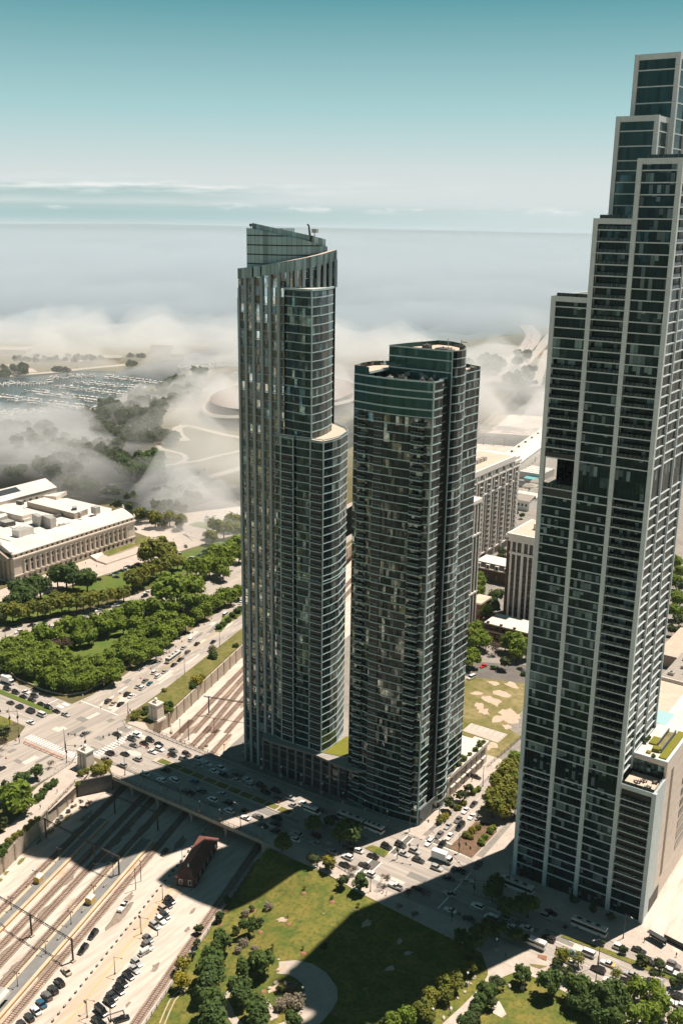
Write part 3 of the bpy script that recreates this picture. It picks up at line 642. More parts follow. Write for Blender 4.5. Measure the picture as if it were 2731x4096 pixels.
fog_body('lake_fog', 90, 110, lakefog, -1.8, 0.0065, 'wide bank of pale fog lying over the lake out to the horizon', (0.73, 0.805, 0.87))
def puff(c, rx, ry, rot, h, z0, dens, seed, label='thin wisp of fog drifting over the park by the museum'):
    ca, sa = math.cos(rot), math.sin(rot)
    def f(i, j):
        x, y = (i*2-1), (j*2-1); X, Y = x*rx, y*ry; E, N = c[0]+X*ca-Y*sa, c[1]+X*sa+Y*ca
        rr = math.hypot(x, y)
        t = smooth((1.05-rr)*1.6)*(0.48+1.0*nz3(E, N, 0.011, seed, 6))*h
        return E, N, t
    fog_body('fog_wisp', 72, 72, f, z0, dens, label)
# ------------------------------------------------------------------ the three big towers
M['nema_con'] = surf('pale cream facade concrete', (0.55, 0.615, 0.625), (0.495, 0.555, 0.565), 0.3, (0.40, 0.445, 0.45), 1.2, rough=0.7, f3=0.25)
M['nema_gl'] = facade_glass('grey green window wall', (0.007, 0.019, 0.023), (0.16, 0.225, 0.23), 1.18, 3.2, 0.34, (0.012, 0.016, 0.018), 0.09, 1.6, 0.02, transom=0.03)
M['nema_top'] = facade_glass('plain teal glass panels', (0.022, 0.055, 0.058), (0.03, 0.07, 0.07), 1.18, 40.0, 0.1, (0.010, 0.02, 0.022), 0.08, 1.7, 0.012)
M['rail_gl'] = facade_glass('balcony rail glass', (0.03, 0.045, 0.048), (0.06, 0.08, 0.08), 1.4, 40.0, 0.2, (0.16, 0.18, 0.18), 0.08, 1.7, 0.03)
M['omp_gl'] = facade_glass('dark teal curtain wall', (0.007, 0.024, 0.029), (0.10, 0.13, 0.13), 1.25, 3.3, 0.12, (0.03, 0.045, 0.048), 0.09, 2.0, 0.06, tint=(0.6, 0.9, 0.92), sp_hi=2.6)
M['omp_gl2'] = facade_glass('mirror glass between piers', (0.012, 0.026, 0.028), (0.20, 0.20, 0.18), 1.25, 3.3, 0.16, (0.02, 0.028, 0.03), 0.09, 2.0, 0.10, transom=0.06, tint=(0.9, 0.97, 0.97), sp_lo=0.7, sp_hi=6.0)
M['omp_pan'] = facade_glass('grey crown panels', (0.33, 0.47, 0.49), (0.29, 0.425, 0.445), 1.9, 40.0, 0.5, (0.06, 0.075, 0.08), 0.10, 1.45, 0.01)
M['omp_met'] = plain('grey aluminium piers', (0.24, 0.315, 0.33), 0.5, 0.1)
M['omp_slab'] = plain('pale slab edges', (0.33, 0.445, 0.46), 0.6)
M['omw_gl'] = facade_glass('green black curtain wall', (0.006, 0.018, 0.020), (0.15, 0.175, 0.17), 1.2, 3.2, 0.20, (0.022, 0.032, 0.034), 0.07, 2.0, 0.08, tint=(0.75, 0.93, 0.93), sp_lo=0.12, sp_hi=3.2)
M['omw_top'] = facade_glass('green tinted top glass', (0.018, 0.075, 0.07), (0.03, 0.09, 0.085), 1.3, 40.0, 0.3, (0.012, 0.035, 0.035), 0.08, 1.9, 0.02)
M['omw_slab'] = plain('white slab edges', (0.34, 0.46, 0.475), 0.55)
M['pod_con'] = surf('grey podium concrete', (0.16, 0.17, 0.17), (0.12, 0.13, 0.13), 0.3, rough=0.8)
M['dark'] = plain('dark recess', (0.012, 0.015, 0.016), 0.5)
M['moss'] = surf('green roof plants', (0.16, 0.17, 0.02), (0.21, 0.19, 0.03), 0.4, (0.09, 0.12, 0.02), 1.5)

# --- cream grid tower (right)
nema = thing('apartment_tower', 'tallest cream gridded tower stepping up in square bays of dark glass', 'skyscraper', (103, -318, 0))
GX = [126.2, 114.6, 103.0, 91.4, 79.7]; NN = [-300.5, -312.1, -323.7, -335.3]
FZ = [0.0, 5.6, 9.5] + [9.5+3.2*k for k in range(1, 11)] + [43.8, 51.2] + [51.2+3.24*k for k in range(1, 29)] + [144.6, 154.6] + [154.6+3.13*k for k in range(1, 16)] + [204.7] + [204.7+3.27*k for k in range(1, 7)] + [227.6] + [227.6+3.28*k for k in range(1, 5)] + [244.0]
FT = [228.0, 231.3, 234.6, 237.9, 241.2, 244.0, 248.0, 252.2, 256.4, 260.8, 265.4, 270.0, 274.5]
slabs = {}; rails = []; 
def slab_seg(z, fn): slabs.setdefault(round(z, 2), []).append(fn)
def bay_face(axis, a0, a1, fix, z0, z1, name, mode, balc=lambda z: False, top=False):
    """one bay of window wall between two piers; axis 'N' faces north at N=fix, 'W' faces west at E=fix"""
    P = lambda t, d: ((a0+(a1-a0)*t, fix-d) if axis == 'N' else (fix+d, a0+(a1-a0)*t))
    zs = sorted({round(z, 2) for z in (FT if top else FZ) if z0-.01 <= z <= z1+.01} | {z0, z1})
    mg = MB()
    for za, zb in zip(zs, zs[1:]):
        dep = 2.0 if balc(za) else 0.38
        if mode == 'void' and za >= 144 and zb <= 155:
            sub(mg, 'window_wall', nema); mg = MB(); continue
        mg.wall([P(0, dep), P(1, dep)], za, zb, M['nema_top'] if top else M['nema_gl'], u0=random.randrange(9)*1.18)
        if balc(za):
            for t in (0, 1): mg.face([(*P(t, .3), za), (*P(t, dep), za), (*P(t, dep), zb), (*P(t, .3), zb)], M['nema_con'])
            mg.face([(*P(0, .3), za+.02), (*P(1, .3), za+.02), (*P(1, dep), za+.02), (*P(0, dep), za+.02)], M['nema_con'])
            mg.face([(*P(0, dep), zb-.3), (*P(1, dep), zb-.3), (*P(1, .3), zb-.3), (*P(0, .3), zb-.3)], M['nema_con'])
            r = MB(); r.wall([P(0, .12), P(1, .12)], za+.12, za+1.15, M['rail_gl']); r.wall([P(1, .16), P(0, .16)], za+.12, za+1.15, M['rail_gl']); rails.append((za, r))
    sub(mg, 'window_wall', nema)
    for z in zs[1:]:
        if abs(z-z1) < .02: continue
        slab_seg(z, (P(0, 0), P(1, 0), axis))
TOPS = [204.7, 227.6, 244.0, 49.3]
bay_face('N', GX[0]-.7, GX[1]+.7, NN[0], 0, 203.1, 'w', 'void', lambda z: 20 < z < 43 or 10 < z < 43 or 155 < z < 184)
bay_face('N', GX[1]-.7, GX[2]+.7, NN[0], 0, 226.0, 'w', '', lambda z: 180 < z < 225)
bay_face('N', GX[2]-.7, GX[3]+.7, NN[0], 0, 242.4, 'w', '', lambda z: 52 < z < 142 and True or 155 < z < 181)
bay_face('N', GX[3]-.7, GX[4]+.7, NN[0], 0, 47.7, 'w', '', lambda z: 9 < z < 46)
bay_face('N', GX[1]-.7, GX[2]+.7, NN[1], 227.8, 254.8, 'w', '', top=True)
bay_face('N', GX[1]-.7, 101.9+.7, NN[2], 244.2, 272.9, 'w', '', top=True)
for k in range(3):
    bay_face('W', NN[k]-(.7 if k == 0 else .35), NN[k+1]+.35, GX[3], 49.4, 242.4, 'w', '', lambda z: 205 < z < 243 and k == 0)
bay_face('W', NN[1]-.7, NN[2]+.35, GX[2], 244.2, 254.8, 'w', '', top=True)
bay_face('W', NN[2]-.7, NN[3]+.35, 101.9, 244.2, 272.9, 'w', '', top=True)
mb = MB()
for z, segs in sorted(slabs.items()):
    m1 = MB()
    for a, c, ax in segs:
        if ax == 'N': m1.box(a[0], c[0], a[1]-.36, a[1]+.0, z-.16, z+.16, M['nema_con'])
        else: m1.box(a[0], a[0]+.36, a[1], c[1], z-.16, z+.16, M['nema_con'])
    sub(m1, 'floor_slab', nema)
rails.sort(key=lambda t: -t[0])
rest = MB()
for i, (z, r) in enumerate(rails):
    if i < 99: sub(r, 'balcony_railing', nema)
    else:
        k = len(rest.v); rest.v += r.v; rest.f += [tuple(x+k for x in f) for f in r.f]; rest.m += [rest.mi(r.mats[i2]) for i2 in r.m]; rest.uv += r.uv
if rest.v: tag(sub(rest, 'balcony_railing', nema), kind='stuff')
def pier(x, y, z0, z1, wx=1.4, wy=1.4):
    m1 = MB(); m1.box(x-wx/2, x+wx/2, y-wy/2, y+wy/2, z0, z1, M['nema_con'])
    for z in range(int(z0)+7, int(z1)-2, 10): m1.box(x-wx/2-.004, x+wx/2+.004, y-wy/2-.004, y+wy/2+.004, z, z+.07, M['stone_d'])
    sub(m1, 'pier', nema)
Y0 = NN[0]-.45
for x, z in ((GX[0]-.1, 204.7), (GX[1], 227.6), (GX[2], 244.0), (GX[3]+.1, 244.0), (GX[4]+.1, 49.3)): pier(x, Y0, 0, z)
for k in (1, 2, 3): pier(GX[3]+.25, NN[k], 49.3, 244.0, 1.0, .7)
for x, y, z0, z1 in ((GX[1], NN[1]-.5, 227.6, 256.4), (GX[2]+.1, NN[1]-.5, 244, 256.4), (GX[1], NN[2]-.5, 227.6, 274.5), (101.9+.35, NN[2]-.5, 244, 274.5), (101.9+.35, NN[3], 244, 274.5), (GX[2]+.3, NN[2]+.3, 244, 256.4)): pier(x, y, z0, z1, 1.35, 1.35)
def beam(x0, x1, y0, y1, z0, z1):
    m1 = MB(); m1.box(x0, x1, y0, y1, z0, z1, M['nema_con']); sub(m1, 'parapet', nema)
for a, c, z in ((GX[0]-.7, GX[1]+.7, 204.7), (GX[1]-.7, GX[2]+.7, 227.6), (GX[2]-.7, GX[3]+.7, 244.0), (GX[3]-.7, GX[4]+.7, 49.3)):
    beam(a, c, NN[0]-.6, NN[0], z-1.6, z-.003)
for k in range(3): beam(GX[3]+.0, GX[3]+.6, NN[k]-.7, NN[k+1]+.35, 242.4, 243.99)
beam(GX[1]-.7, GX[2]+.8, NN[1]-.6, NN[1], 254.8, 256.39); beam(GX[2], GX[2]+.6, NN[1]-1.2, NN[2]+1, 254.8, 256.38)
beam(GX[1]-.7, 101.9+1.0, NN[2]-.6, NN[2], 272.9, 274.49); beam(101.9, 102.5, NN[2]-1.2, NN[3]+.4, 272.9, 274.48)
beam(GX[0]-.75, GX[0]-.15, NN[0]-1.2, NN[3], 203.1, 204.69)
# roofs, east and south faces
for x0, x1, y0, y1, z in ((GX[0], GX[1], NN[0], NN[3], 203.6), (GX[1], GX[2], NN[0], NN[1], 226.6), (GX[2], GX[3], NN[0], NN[3], 243.0), (GX[1], GX[2], NN[1], NN[2], 255.4), (GX[1], 101.9, NN[2], NN[3], 273.4)):
    m1 = MB(); m1.box(x0-.4, x1+.4, y0-.4, y1+.4, z-.5, z, M['roofg']); sub(m1, 'roof', nema)
m1 = MB(); m1.wall([(GX[0]-.35, NN[3]), (GX[0]-.35, NN[1]-.2)], 0, 203.1, M['nema_gl']); m1.wall([(GX[0]-.35, NN[1]-.2), (GX[0]-.35, NN[0]-.8)], 0, 144.6, M['nema_gl']); m1.wall([(GX[0]-.35, NN[1]-.2), (GX[0]-.35, NN[0]-.8)], 154.6, 203.1, M['nema_gl'])
m1.wall([(GX[1]-.3, NN[2]), (GX[1]-.3, NN[0]-.8)], 204, 226, M['nema_top']); m1.wall([(GX[1]-.3, NN[3]), (GX[1]-.3, NN[1]-.8)], 204, 254.8, M['nema_top']); m1.wall([(GX[1]-.31, NN[3]), (GX[1]-.31, NN[2]-.8)], 254, 272.9, M['nema_top']); m1.wall([(GX[2]-.3, NN[1]), (GX[2]-.3, NN[0]-.8)], 226, 242.4, M['nema_gl'])
m1.wall([(GX[3], NN[3]+.3), (GX[0], NN[3]+.3)], 49, 203.1, M['nema_gl']); m1.wall([(GX[3], NN[3]+.31), (GX[2], NN[3]+.31)], 200, 242.4, M['nema_gl']); m1.wall([(102, NN[3]+.33), (GX[1], NN[3]+.33)], 200, 272.9, M['nema_top'])
sub(m1, 'rear_window_wall', nema)
# open sky terrace cut into the corner
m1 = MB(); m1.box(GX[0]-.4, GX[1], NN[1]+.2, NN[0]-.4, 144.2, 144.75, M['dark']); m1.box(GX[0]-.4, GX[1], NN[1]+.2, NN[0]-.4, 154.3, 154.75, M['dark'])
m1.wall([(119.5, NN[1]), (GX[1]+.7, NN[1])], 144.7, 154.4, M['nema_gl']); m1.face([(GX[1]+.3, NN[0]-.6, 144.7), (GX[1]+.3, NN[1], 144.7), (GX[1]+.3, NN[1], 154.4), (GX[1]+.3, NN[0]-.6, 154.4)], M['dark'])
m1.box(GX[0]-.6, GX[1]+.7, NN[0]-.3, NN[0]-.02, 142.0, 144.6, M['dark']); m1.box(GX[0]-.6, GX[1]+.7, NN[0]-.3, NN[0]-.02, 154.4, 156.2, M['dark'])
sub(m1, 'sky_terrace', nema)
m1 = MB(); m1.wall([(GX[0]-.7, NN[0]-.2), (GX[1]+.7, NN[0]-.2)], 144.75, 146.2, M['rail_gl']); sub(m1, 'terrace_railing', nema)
for x0, x1, y0, z in ((GX[0]-1, GX[1]+1, NN[0]-.3, 204.7), (GX[1]-1, GX[2]+1, NN[0]-.3, 227.6), (GX[2]-2, GX[3]-1, NN[0]-1.0, 244.0)):
    m1 = MB(); m1.wall([(x0, y0), (x1, y0)], z, z+1.0, M['rail_gl']); m1.wall([(x1, y0-.02), (x0, y0-.02)], z, z+1.0, M['rail_gl']); sub(m1, 'roof_railing', nema)
m1 = MB(); m1.box(118, 121.5, -321, -308, 203.6, 204.5, M['yellow']); sub(m1, 'roof_crane_cover', nema)
# base with blank west wall, its paler warmer colour standing in for sunlight
m1 = MB(); m1.box(79.7, 91.0, -374, -312.1, 0, 54.5, M['stone']); m1.box(80.6, 91.0, -312.1, -301.3, 0, 47, M['dark'])
for k in range(5): m1.box(79.62, 79.7, -318-k*.6, -317.9-k*.6, 8, 50, M['stone_d'])
for z in range(6, 52, 4): m1.box(79.66, 79.71, -374, -301, z, z+.06, M['stone_d'])
sub(m1, 'base_wall', nema)
for k in range(7):
    m1 = MB(); m1.box(79.55, 79.75, -334+0.0, -352, 10+k*4.4, 12.4+k*4.4, M['winD']); sub(m1, 'louvre_slot', nema)
m1 = MB(); m1.box(79.5, 79.75, -317.5, -307.5, 0.1, 5.2, M['dark']); sub(m1, 'garage_door', nema)
m1 = MB(); m1.box(79.3, 91, -301.6, -300.62, 0, 0.6, M['nema_con']); m1.box(79.62, 80.4, -312.1, -300.5, 0, 49.25, M['nema_con']); sub(m1, 'corner_wall', nema)
m1 = MB(); m1.box(80.3, 91.0, -312.0, -301.0, 47.6, 48.35, M['rooft']); sub(m1, 'terrace_floor', nema)
m1 = MB(); m1.wall([(91, -312.05), (80.6, -312.05)], 48.4, 53.4, M['nema_gl']); sub(m1, 'terrace_window', nema)
m1 = MB()
for p, q in (((91, -301.1), (80.2, -301.1)), ((80.2, -301.1), (80.2, -312))):
    m1.wall([p, q], 49.3, 50.3, M['rail_gl'])
sub(m1, 'terrace_railing', nema)
m1 = MB(); m1.box(79.9, 91, -372, -312.5, 54.48, 54.9, M['roofw']); m1.box(79.7, 80.6, -374, -312.1, 54.5, 55.3, M['nema_con']); m1.box(80.6, 91, -313, -312.1, 54.5, 55.3, M['nema_con']); sub(m1, 'podium_roof', nema)
m1 = MB(); m1.box(80.9, 83.4, -336, -314, 54.9, 55.3, M['moss']); m1.box(86.6, 89.2, -327, -321.5, 54.9, 55.5, M['moss']); m1.box(86.5, 88.0, -316.3, -314.6, 54.9, 55.4, M['moss'])
m1.prism([(84.5, -319.5), (87, -319.2), (86.6, -316.9), (84.2, -317.2)], 54.9, 56.2, M['moss'])
sub(m1, 'roof_garden', nema)
m1 = MB(); m1.box(83.6, 84.0, -334, -317.5, 54.9, 56.4, M['pod_con']); m1.box(86.0, 86.3, -334, -321, 54.9, 56.4, M['pod_con']); m1.box(84.0, 86.0, -334, -319, 54.9, 55.1, M['dry_grass']); sub(m1, 'planter_wall', nema)
m1 = MB(); m1.box(88.5, 94.5, -348.5, -338, 54.85, 54.97, M['pool']); sub(m1, 'swimming_pool', nema)
m1 = MB(); m1.box(80, 126, -374, -335.7, 54.0, 54.85, M['rooft']); m1.box(91, 126, -374, -335.7, 0, 54.0, M['nema_con']); sub(m1, 'pool_deck', nema)
for i, (x, y) in enumerate(((87.2, -305.6), (85.6, -307.4), (83.2, -304.2), (82.2, -308.6))):
    t = thing('terrace_table', '%s outdoor table with chairs on the cream terrace of the gridded tower' % ('nearest', 'second', 'third', 'farthest')[i], 'table', (x, y, 48.36), 0.3*i, 'tables on the terrace')
    m1 = MB(); m1.box(-.7, .7, -.45, .45, .68, .75, M['hvac_d']); m1.box(-.1, .1, -.1, .1, 0, .68, M['hvac_d']); m1.build('table_top', t)
    for dx, dy in ((-.9, 0), (.9, 0), (0, -.8), (0, .8)):
        m1 = MB(); m1.box(dx-.25, dx+.25, dy-.25, dy+.25, .38, .46, M['dark']); m1.box(dx-.25+(.42 if dx > 0 else 0), dx-.17+(.42 if dx > 0 else 0), dy-.25, dy+.25, .46, .9, M['dark']); m1.box(dx-.2, dx+.2, dy-.2, dy+.2, 0, .38, M['hvac_d']); m1.build('seat', t)

# --- tall tower with the slanted crown (left)
omp = thing('crown_tower', 'tall teal glass tower with grey piers and a slanted spiral crown', 'skyscraper', (238, -322, 0))
OF = [17+3.3*k for k in range(56)]
m1 = MB(); m1.wall([(256.2, -307.4), (234.6, -307.6)], 0, 203.5, M['omp_gl2']); m1.wall([(256.2, -341), (256.2, -307.4)], 0, 200.4, M['omp_gl2']); m1.wall([(234.6, -341), (256.2, -341)], 0, 203, M['omp_gl2'])
sub(m1, 'mirror_wall', omp)
for x, w, z in ((255.8, .9, 200.4), (252.5, 1.0, 207.9), (248.7, 1.0, 208.4), (244.7, 1.0, 208.9), (240.8, 1.0, 209.4), (236.8, 1.1, 210.0)):
    m1 = MB(); m1.box(x-w/2, x+w/2, -307.8, -306.75, 0, z-3.8, M['omp_met']); m1.box(x-w*.35, x+w*.35, -307.8, -306.85, z-3.8, z, M['omp_met']); sub(m1, 'pier', omp)
for z in OF:
    if z > 198: continue
    m1 = MB(); m1.box(234.7, 256.25, -307.55, -307.15, z-.12, z+.12, M['omp_met']); m1.box(256.0, 256.32, -341, -307.4, z-.12, z+.12, M['omp_met']); sub(m1, 'spandrel', omp)
LOW = [(238.4, -306.9), (235.2, -306.2), (229.4, -306.3), (229.1, -308.0), (228.2, -308.0), (227.9, -306.4), (221.6, -306.8), (215.9, -307.0), (215.2, -312), (215.5, -317.5), (218.5, -327), (222.5, -331.5), (232, -337)]
UPP = [(234.7, -308.3), (228, -307.4), (221.6, -307.2), (221.9, -314), (223.2, -320), (225.1, -325.6), (229, -329.5), (235, -334)]
m1 = MB(); m1.wall(LOW, 17, 146.1, M['omp_gl']); sub(m1, 'lower_curtain_wall', omp)
m1 = MB(); m1.wall(UPP, 146, 201.2, M['omp_gl']); sub(m1, 'upper_curtain_wall', omp)
for z in OF:
    m1 = MB()
    if z < 146: m1.band(LOW, z-.16, z+.16, .22, M['omp_slab'])
    elif z < 201: m1.band(UPP, z-.16, z+.16, .22, M['omp_slab'])
    else: continue
    if 143 < z < 147 or 88 < z < 91: m1.band(LOW, z+1.0, z+1.3, .22, M['omp_slab'])
    sub(m1, 'floor_band', omp)
for L, z0, z1, pts in ((LOW, 17, 146.6, ((229.4, -306.1), (221.6, -306.6), (215.8, -306.8), (235.2, -306.0))), (UPP, 146, 201.6, ((221.5, -307.0),))):
    for x, y in pts:
        m1 = MB(); m1.box(x-.16, x+.16, y-.2, y+.2, z0, z1, M['omp_slab']); sub(m1, 'corner_mullion', omp)
nb = 0
for z in OF:
    if z > 138 or z < 19: continue
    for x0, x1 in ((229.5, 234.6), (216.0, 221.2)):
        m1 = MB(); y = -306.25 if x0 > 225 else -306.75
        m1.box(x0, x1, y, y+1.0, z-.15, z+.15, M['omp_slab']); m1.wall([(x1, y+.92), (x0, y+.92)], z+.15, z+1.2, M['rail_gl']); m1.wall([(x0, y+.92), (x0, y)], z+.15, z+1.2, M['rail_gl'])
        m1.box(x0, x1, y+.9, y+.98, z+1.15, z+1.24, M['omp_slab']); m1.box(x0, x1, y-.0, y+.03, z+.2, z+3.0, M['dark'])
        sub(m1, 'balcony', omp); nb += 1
m1 = MB(); m1.prism([(232, -337)] + list(reversed(LOW[:-1])), 145.4, 146.3, M['omp_slab'], M['rooft'])
sub(m1, 'setback_roof', omp)
m1 = MB(); m1.prism([(235, -334)] + list(reversed(UPP[:-1])), 200.4, 201.4, M['omp_slab'], M['roofw']); m1.band(UPP, 200.9, 201.6, .5, M['omp_slab'], .3); sub(m1, 'terrace_roof', omp)
ARC = resample([(256.2, -307.2), (250, -306.9), (244, -306.9), (238, -307.4), (233, -309.8), (229, -314.2), (226.6, -319.5), (225.2, -327)], 44)
AZ = [207.6+(214.8-207.6)*(i/44)**1.15 for i in range(45)]
m1 = MB(); m1.wall(offset(ARC, -.5), 201.2, [z-3.6 for z in AZ], M['omp_gl2']); sub(m1, 'arcade_glass', omp)
m1 = MB()
A0, B0 = offset(ARC, .05), offset(ARC, -1.4)
for i in range(44):
    a, c, e, g = A0[i], A0[i+1], B0[i+1], B0[i]
    m1.face([(*a, AZ[i]-3.9), (*c, AZ[i+1]-3.9), (*c, AZ[i+1]), (*a, AZ[i])], M['omp_pan'], ((i*.95, 0), (i*.95+.95, 0), (i*.95+.95, 3.9), (i*.95, 3.9)))
    m1.face([(*a, AZ[i]), (*c, AZ[i+1]), (*e, AZ[i+1]+.1), (*g, AZ[i]+.1)], M['rooft'])
    m1.face([(*g, AZ[i]-3.9), (*e, AZ[i+1]-3.9), (*c, AZ[i+1]-3.9), (*a, AZ[i]-3.9)], M['omp_met'])
sub(m1, 'arc_fascia', omp)
for i in list(range(23, 45, 3)):
    p = offset(ARC, .35)[i]; m1 = MB(); m1.tube((*p, 201.3), (*p, AZ[i]-3.3), .62, M['omp_met'], n=8); m1.tube((*p, AZ[i]-3.3), (*p, AZ[i]), .38, M['omp_met'], n=8); sub(m1, 'pier', omp)
CR = resample([(252.5, -308.2), (246, -308.4), (240, -309.4), (235, -312), (231.5, -315.8), (229.2, -320), (227.8, -325.5)], 36)
m1 = MB()
for k in range(6):
    z0 = 203.0+k*3.4; z1 = z0+2.95; tz = [222.4-(222.4-216.0)*(i/36)**1.3 for i in range(37)]
    for i in range(36):
        a, c = CR[i], CR[i+1]; za, zb = min(z1, tz[i]), min(z1, tz[i+1])
        if za <= z0+.2 or zb <= z0+.2: continue
        m1.face([(*a, z0), (*c, z0), (*c, zb), (*a, za)], M['omp_pan'], ((i*.95, z0), (i*.95+.95, z0), (i*.95+.95, zb), (i*.95, za)))
sub(m1, 'crown_panel', omp)
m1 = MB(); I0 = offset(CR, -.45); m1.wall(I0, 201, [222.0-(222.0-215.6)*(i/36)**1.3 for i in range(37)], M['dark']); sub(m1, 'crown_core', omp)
C2 = resample(offset(CR, -1.0)[2:], 34)
m1 = MB(); tz = [224.2-(224.2-218.6)*(i/34)**1.1 for i in range(35)]; lz = [222.2-(222.2-216.2)*(i/34)**1.2 for i in range(35)]
for i in range(34):
    a, c = C2[i], C2[i+1]; m1.face([(*a, lz[i]-1.2), (*c, lz[i+1]-1.2), (*c, tz[i+1]), (*a, tz[i])], M['omp_pan'], ((i*.95, 0), (i*.95+.95, 0), (i*.95+.95, 4), (i*.95, 4)))
sub(m1, 'crown_rim', omp)
m1 = MB(); m1.prism([(252.5, -338)] + [p for p in reversed(offset(CR, -1.2))] + [], 201, 214, M['omp_met'], M['roofg'])
m1.prism([(252.4, -338), (252.4, -309.5), (246, -309.8), (238, -312), (233, -318), (236, -336)], 214, 215.4, M['omp_met'], M['roofg']); m1.wall([(252.5, -338), (252.5, -308.2)], 201, 222.2, M['omp_pan']); sub(m1, 'crown_body', omp)
m1 = MB(); m1.prism([(256.2, -340), (256.2, -307.5), (234.7, -307.7), (228.5, -327), (236, -338)], 200.2, 201.25, M['omp_met'], M['roofg']); sub(m1, 'roof', omp)
crane = thing('roof_crane', 'dark window cleaning crane parked on the slanted crown', 'crane', (231.5, -319.5, 219.0))
m1 = MB(); m1.box(-1.0, 1.0, -.8, .8, -4, 1.0, M['steel']); m1.build('base', crane)
m1 = MB(); m1.tube((0, 0, .8), (8.5, 1.8, 1.1), .35, M['steel']); m1.tube((0, 0, .6), (.9, -.4, 4.6), .42, M['steel'], .3); m1.tube((.9, -.4, 4.6), (1.6, -.5, 4.9), .3, M['steel']); m1.build('jib', crane)
m1 = MB(); m1.box(-3.3, -1.2, -.7, .7, 2.0, 3.4, M['hvac']); m1.box(-2.2, -1.9, -.1, .1, -2.5, 2.0, M['hvac']); m1.build('cab', crane)
for i, (x, y, z) in enumerate(((251.6, -309.6, 222.2),)):
    m1 = MB(); m1.tube((0, 0, -2), (0, 0, .9), .12, M['steel']); m1.box(-.4, .4, -.3, .3, .8, 1.7, M['steel']); o = m1.build('floodlight'); o.location = (x, y, z); tag(o, 'small dark floodlight at the high end of the slanted crown', 'floodlight')

# --- shorter dark tower (middle)
omw = thing('curved_tower', 'dark green glass tower with curved front and white floor lines', 'skyscraper', (186, -325, 0))
def bulge(x0, x1, n, b, y=-307.0): return [(x0+(x1-x0)*i/n, y+b*math.sin(math.pi*i/n)) for i in range(n+1)]
FR = bulge(202.6, 170.2, 14, 1.9)
NLINE = FR + [(170.0, -313.4)]
REC = [(170.0, -313.4), (171.6, -313.4), (171.6, -319.2), (170.0, -319.2)]
FIN = [(169.9, -319.2), (169.0, -321), (168.5, -323.5), (168.6, -326), (169.3, -328.4), (170.2, -329.6)]
BACK = [(203.6, -314.5), (203.1, -320), (200.5, -322.9), (196.5, -326), (192.5, -333), (188.3, -343.2)]
RGT = [(170.2, -329.6), (170.0, -341.6), (173, -343), (179, -345.5), (188.3, -343.2)]
ALL = FR[:-1] + [(170.0, -307.1)] + REC[:1] + REC[1:3] + FIN + RGT[1:]
m1 = MB(); m1.wall(FR[3:] , 0, 160.5, M['omw_gl']); m1.wall(FR[:4], 0, 160.5, M['omw_gl']); sub(m1, 'front_curtain_wall', omw)
m1 = MB(); m1.wall(FR[3:], 160.5, 173.2, M['omw_top']); m1.wall(FR[:4], 160.5, 176.0, M['omw_top']); sub(m1, 'front_top_glass', omw)
m1 = MB(); m1.wall([FR[-1], REC[0]] , 0, 173.2, M['omw_gl']); m1.wall(REC, 0, 172.8, M['dark']); m1.wall(RGT, 0, 174.6, M['omw_gl']); m1.wall(list(reversed(BACK))+[(202.6, -307)], 0, 176.0, M['omw_gl']); sub(m1, 'side_curtain_wall', omw)
m1 = MB(); m1.wall(FIN, 0, 182.6, M['omw_gl']); sub(m1, 'curved_bay', omw)
m1 = MB(); m1.box(169.7, 170.05, -319.4, -319.05, 0, 182.7, M['omp_slab']); m1.box(169.8, 170.25, -330.0, -329.4, 0, 175, M['omp_slab']); m1.box(169.86, 170.3, -307.4, -306.96, 0, 173.4, M['omw_slab']); sub(m1, 'corner_mullion', omw)
WF = [0.5+3.2*k for k in range(55)]
SKY = [167.4, 170.6, 173.0, 162.4, 165.0]
for z in WF:
    m1 = MB()
    if z < 161:
        m1.band(FR[:-1]+[(170.0, -307.1), (170.0, -313.4)], z-.17, z+.17, .2, M['omw_slab']); m1.band(REC[1:3], z-.15, z+.15, .12, M['omw_slab'])
    m1.band(FIN, z-.16, z+.16, .16, M['omw_slab']); m1.band(RGT, z-.16, z+.16, .2, M['omw_slab'])
    if z < 174: sub(m1, 'floor_band', omw)
for z in (163.2, 167.0, 169.6, 172.9):
    m1 = MB(); m1.band(FR[:-1]+[(170.0, -307.1), (170.0, -313.4)], z-.25, z+.25, .2, M['omw_slab']); m1.band(REC[1:3], z-.2, z+.2, .1, M['omw_slab']); sub(m1, 'floor_band', omw)
for z in (176.5, 179.6, 182.4):
    m1 = MB(); m1.band(FIN, z-.16, z+.16, .16, M['omw_slab']); sub(m1, 'floor_band', omw)
def fy(x): return -307+1.9*math.sin(math.pi*(202.6-x)/32.4)
bal = []
for k, z in enumerate(WF):
    if not 6 < z < 159: continue
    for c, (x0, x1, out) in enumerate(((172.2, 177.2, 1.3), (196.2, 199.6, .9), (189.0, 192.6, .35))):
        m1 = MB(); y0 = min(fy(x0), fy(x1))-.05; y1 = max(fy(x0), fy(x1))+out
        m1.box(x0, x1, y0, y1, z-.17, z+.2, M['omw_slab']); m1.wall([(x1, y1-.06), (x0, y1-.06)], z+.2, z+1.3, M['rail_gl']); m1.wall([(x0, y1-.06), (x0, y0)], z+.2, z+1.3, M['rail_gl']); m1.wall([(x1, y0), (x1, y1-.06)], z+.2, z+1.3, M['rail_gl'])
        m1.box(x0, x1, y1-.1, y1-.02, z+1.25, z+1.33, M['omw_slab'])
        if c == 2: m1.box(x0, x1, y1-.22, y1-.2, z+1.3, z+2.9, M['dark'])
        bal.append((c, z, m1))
bal.sort(key=lambda t: (t[0], -t[1]))
rest = MB()
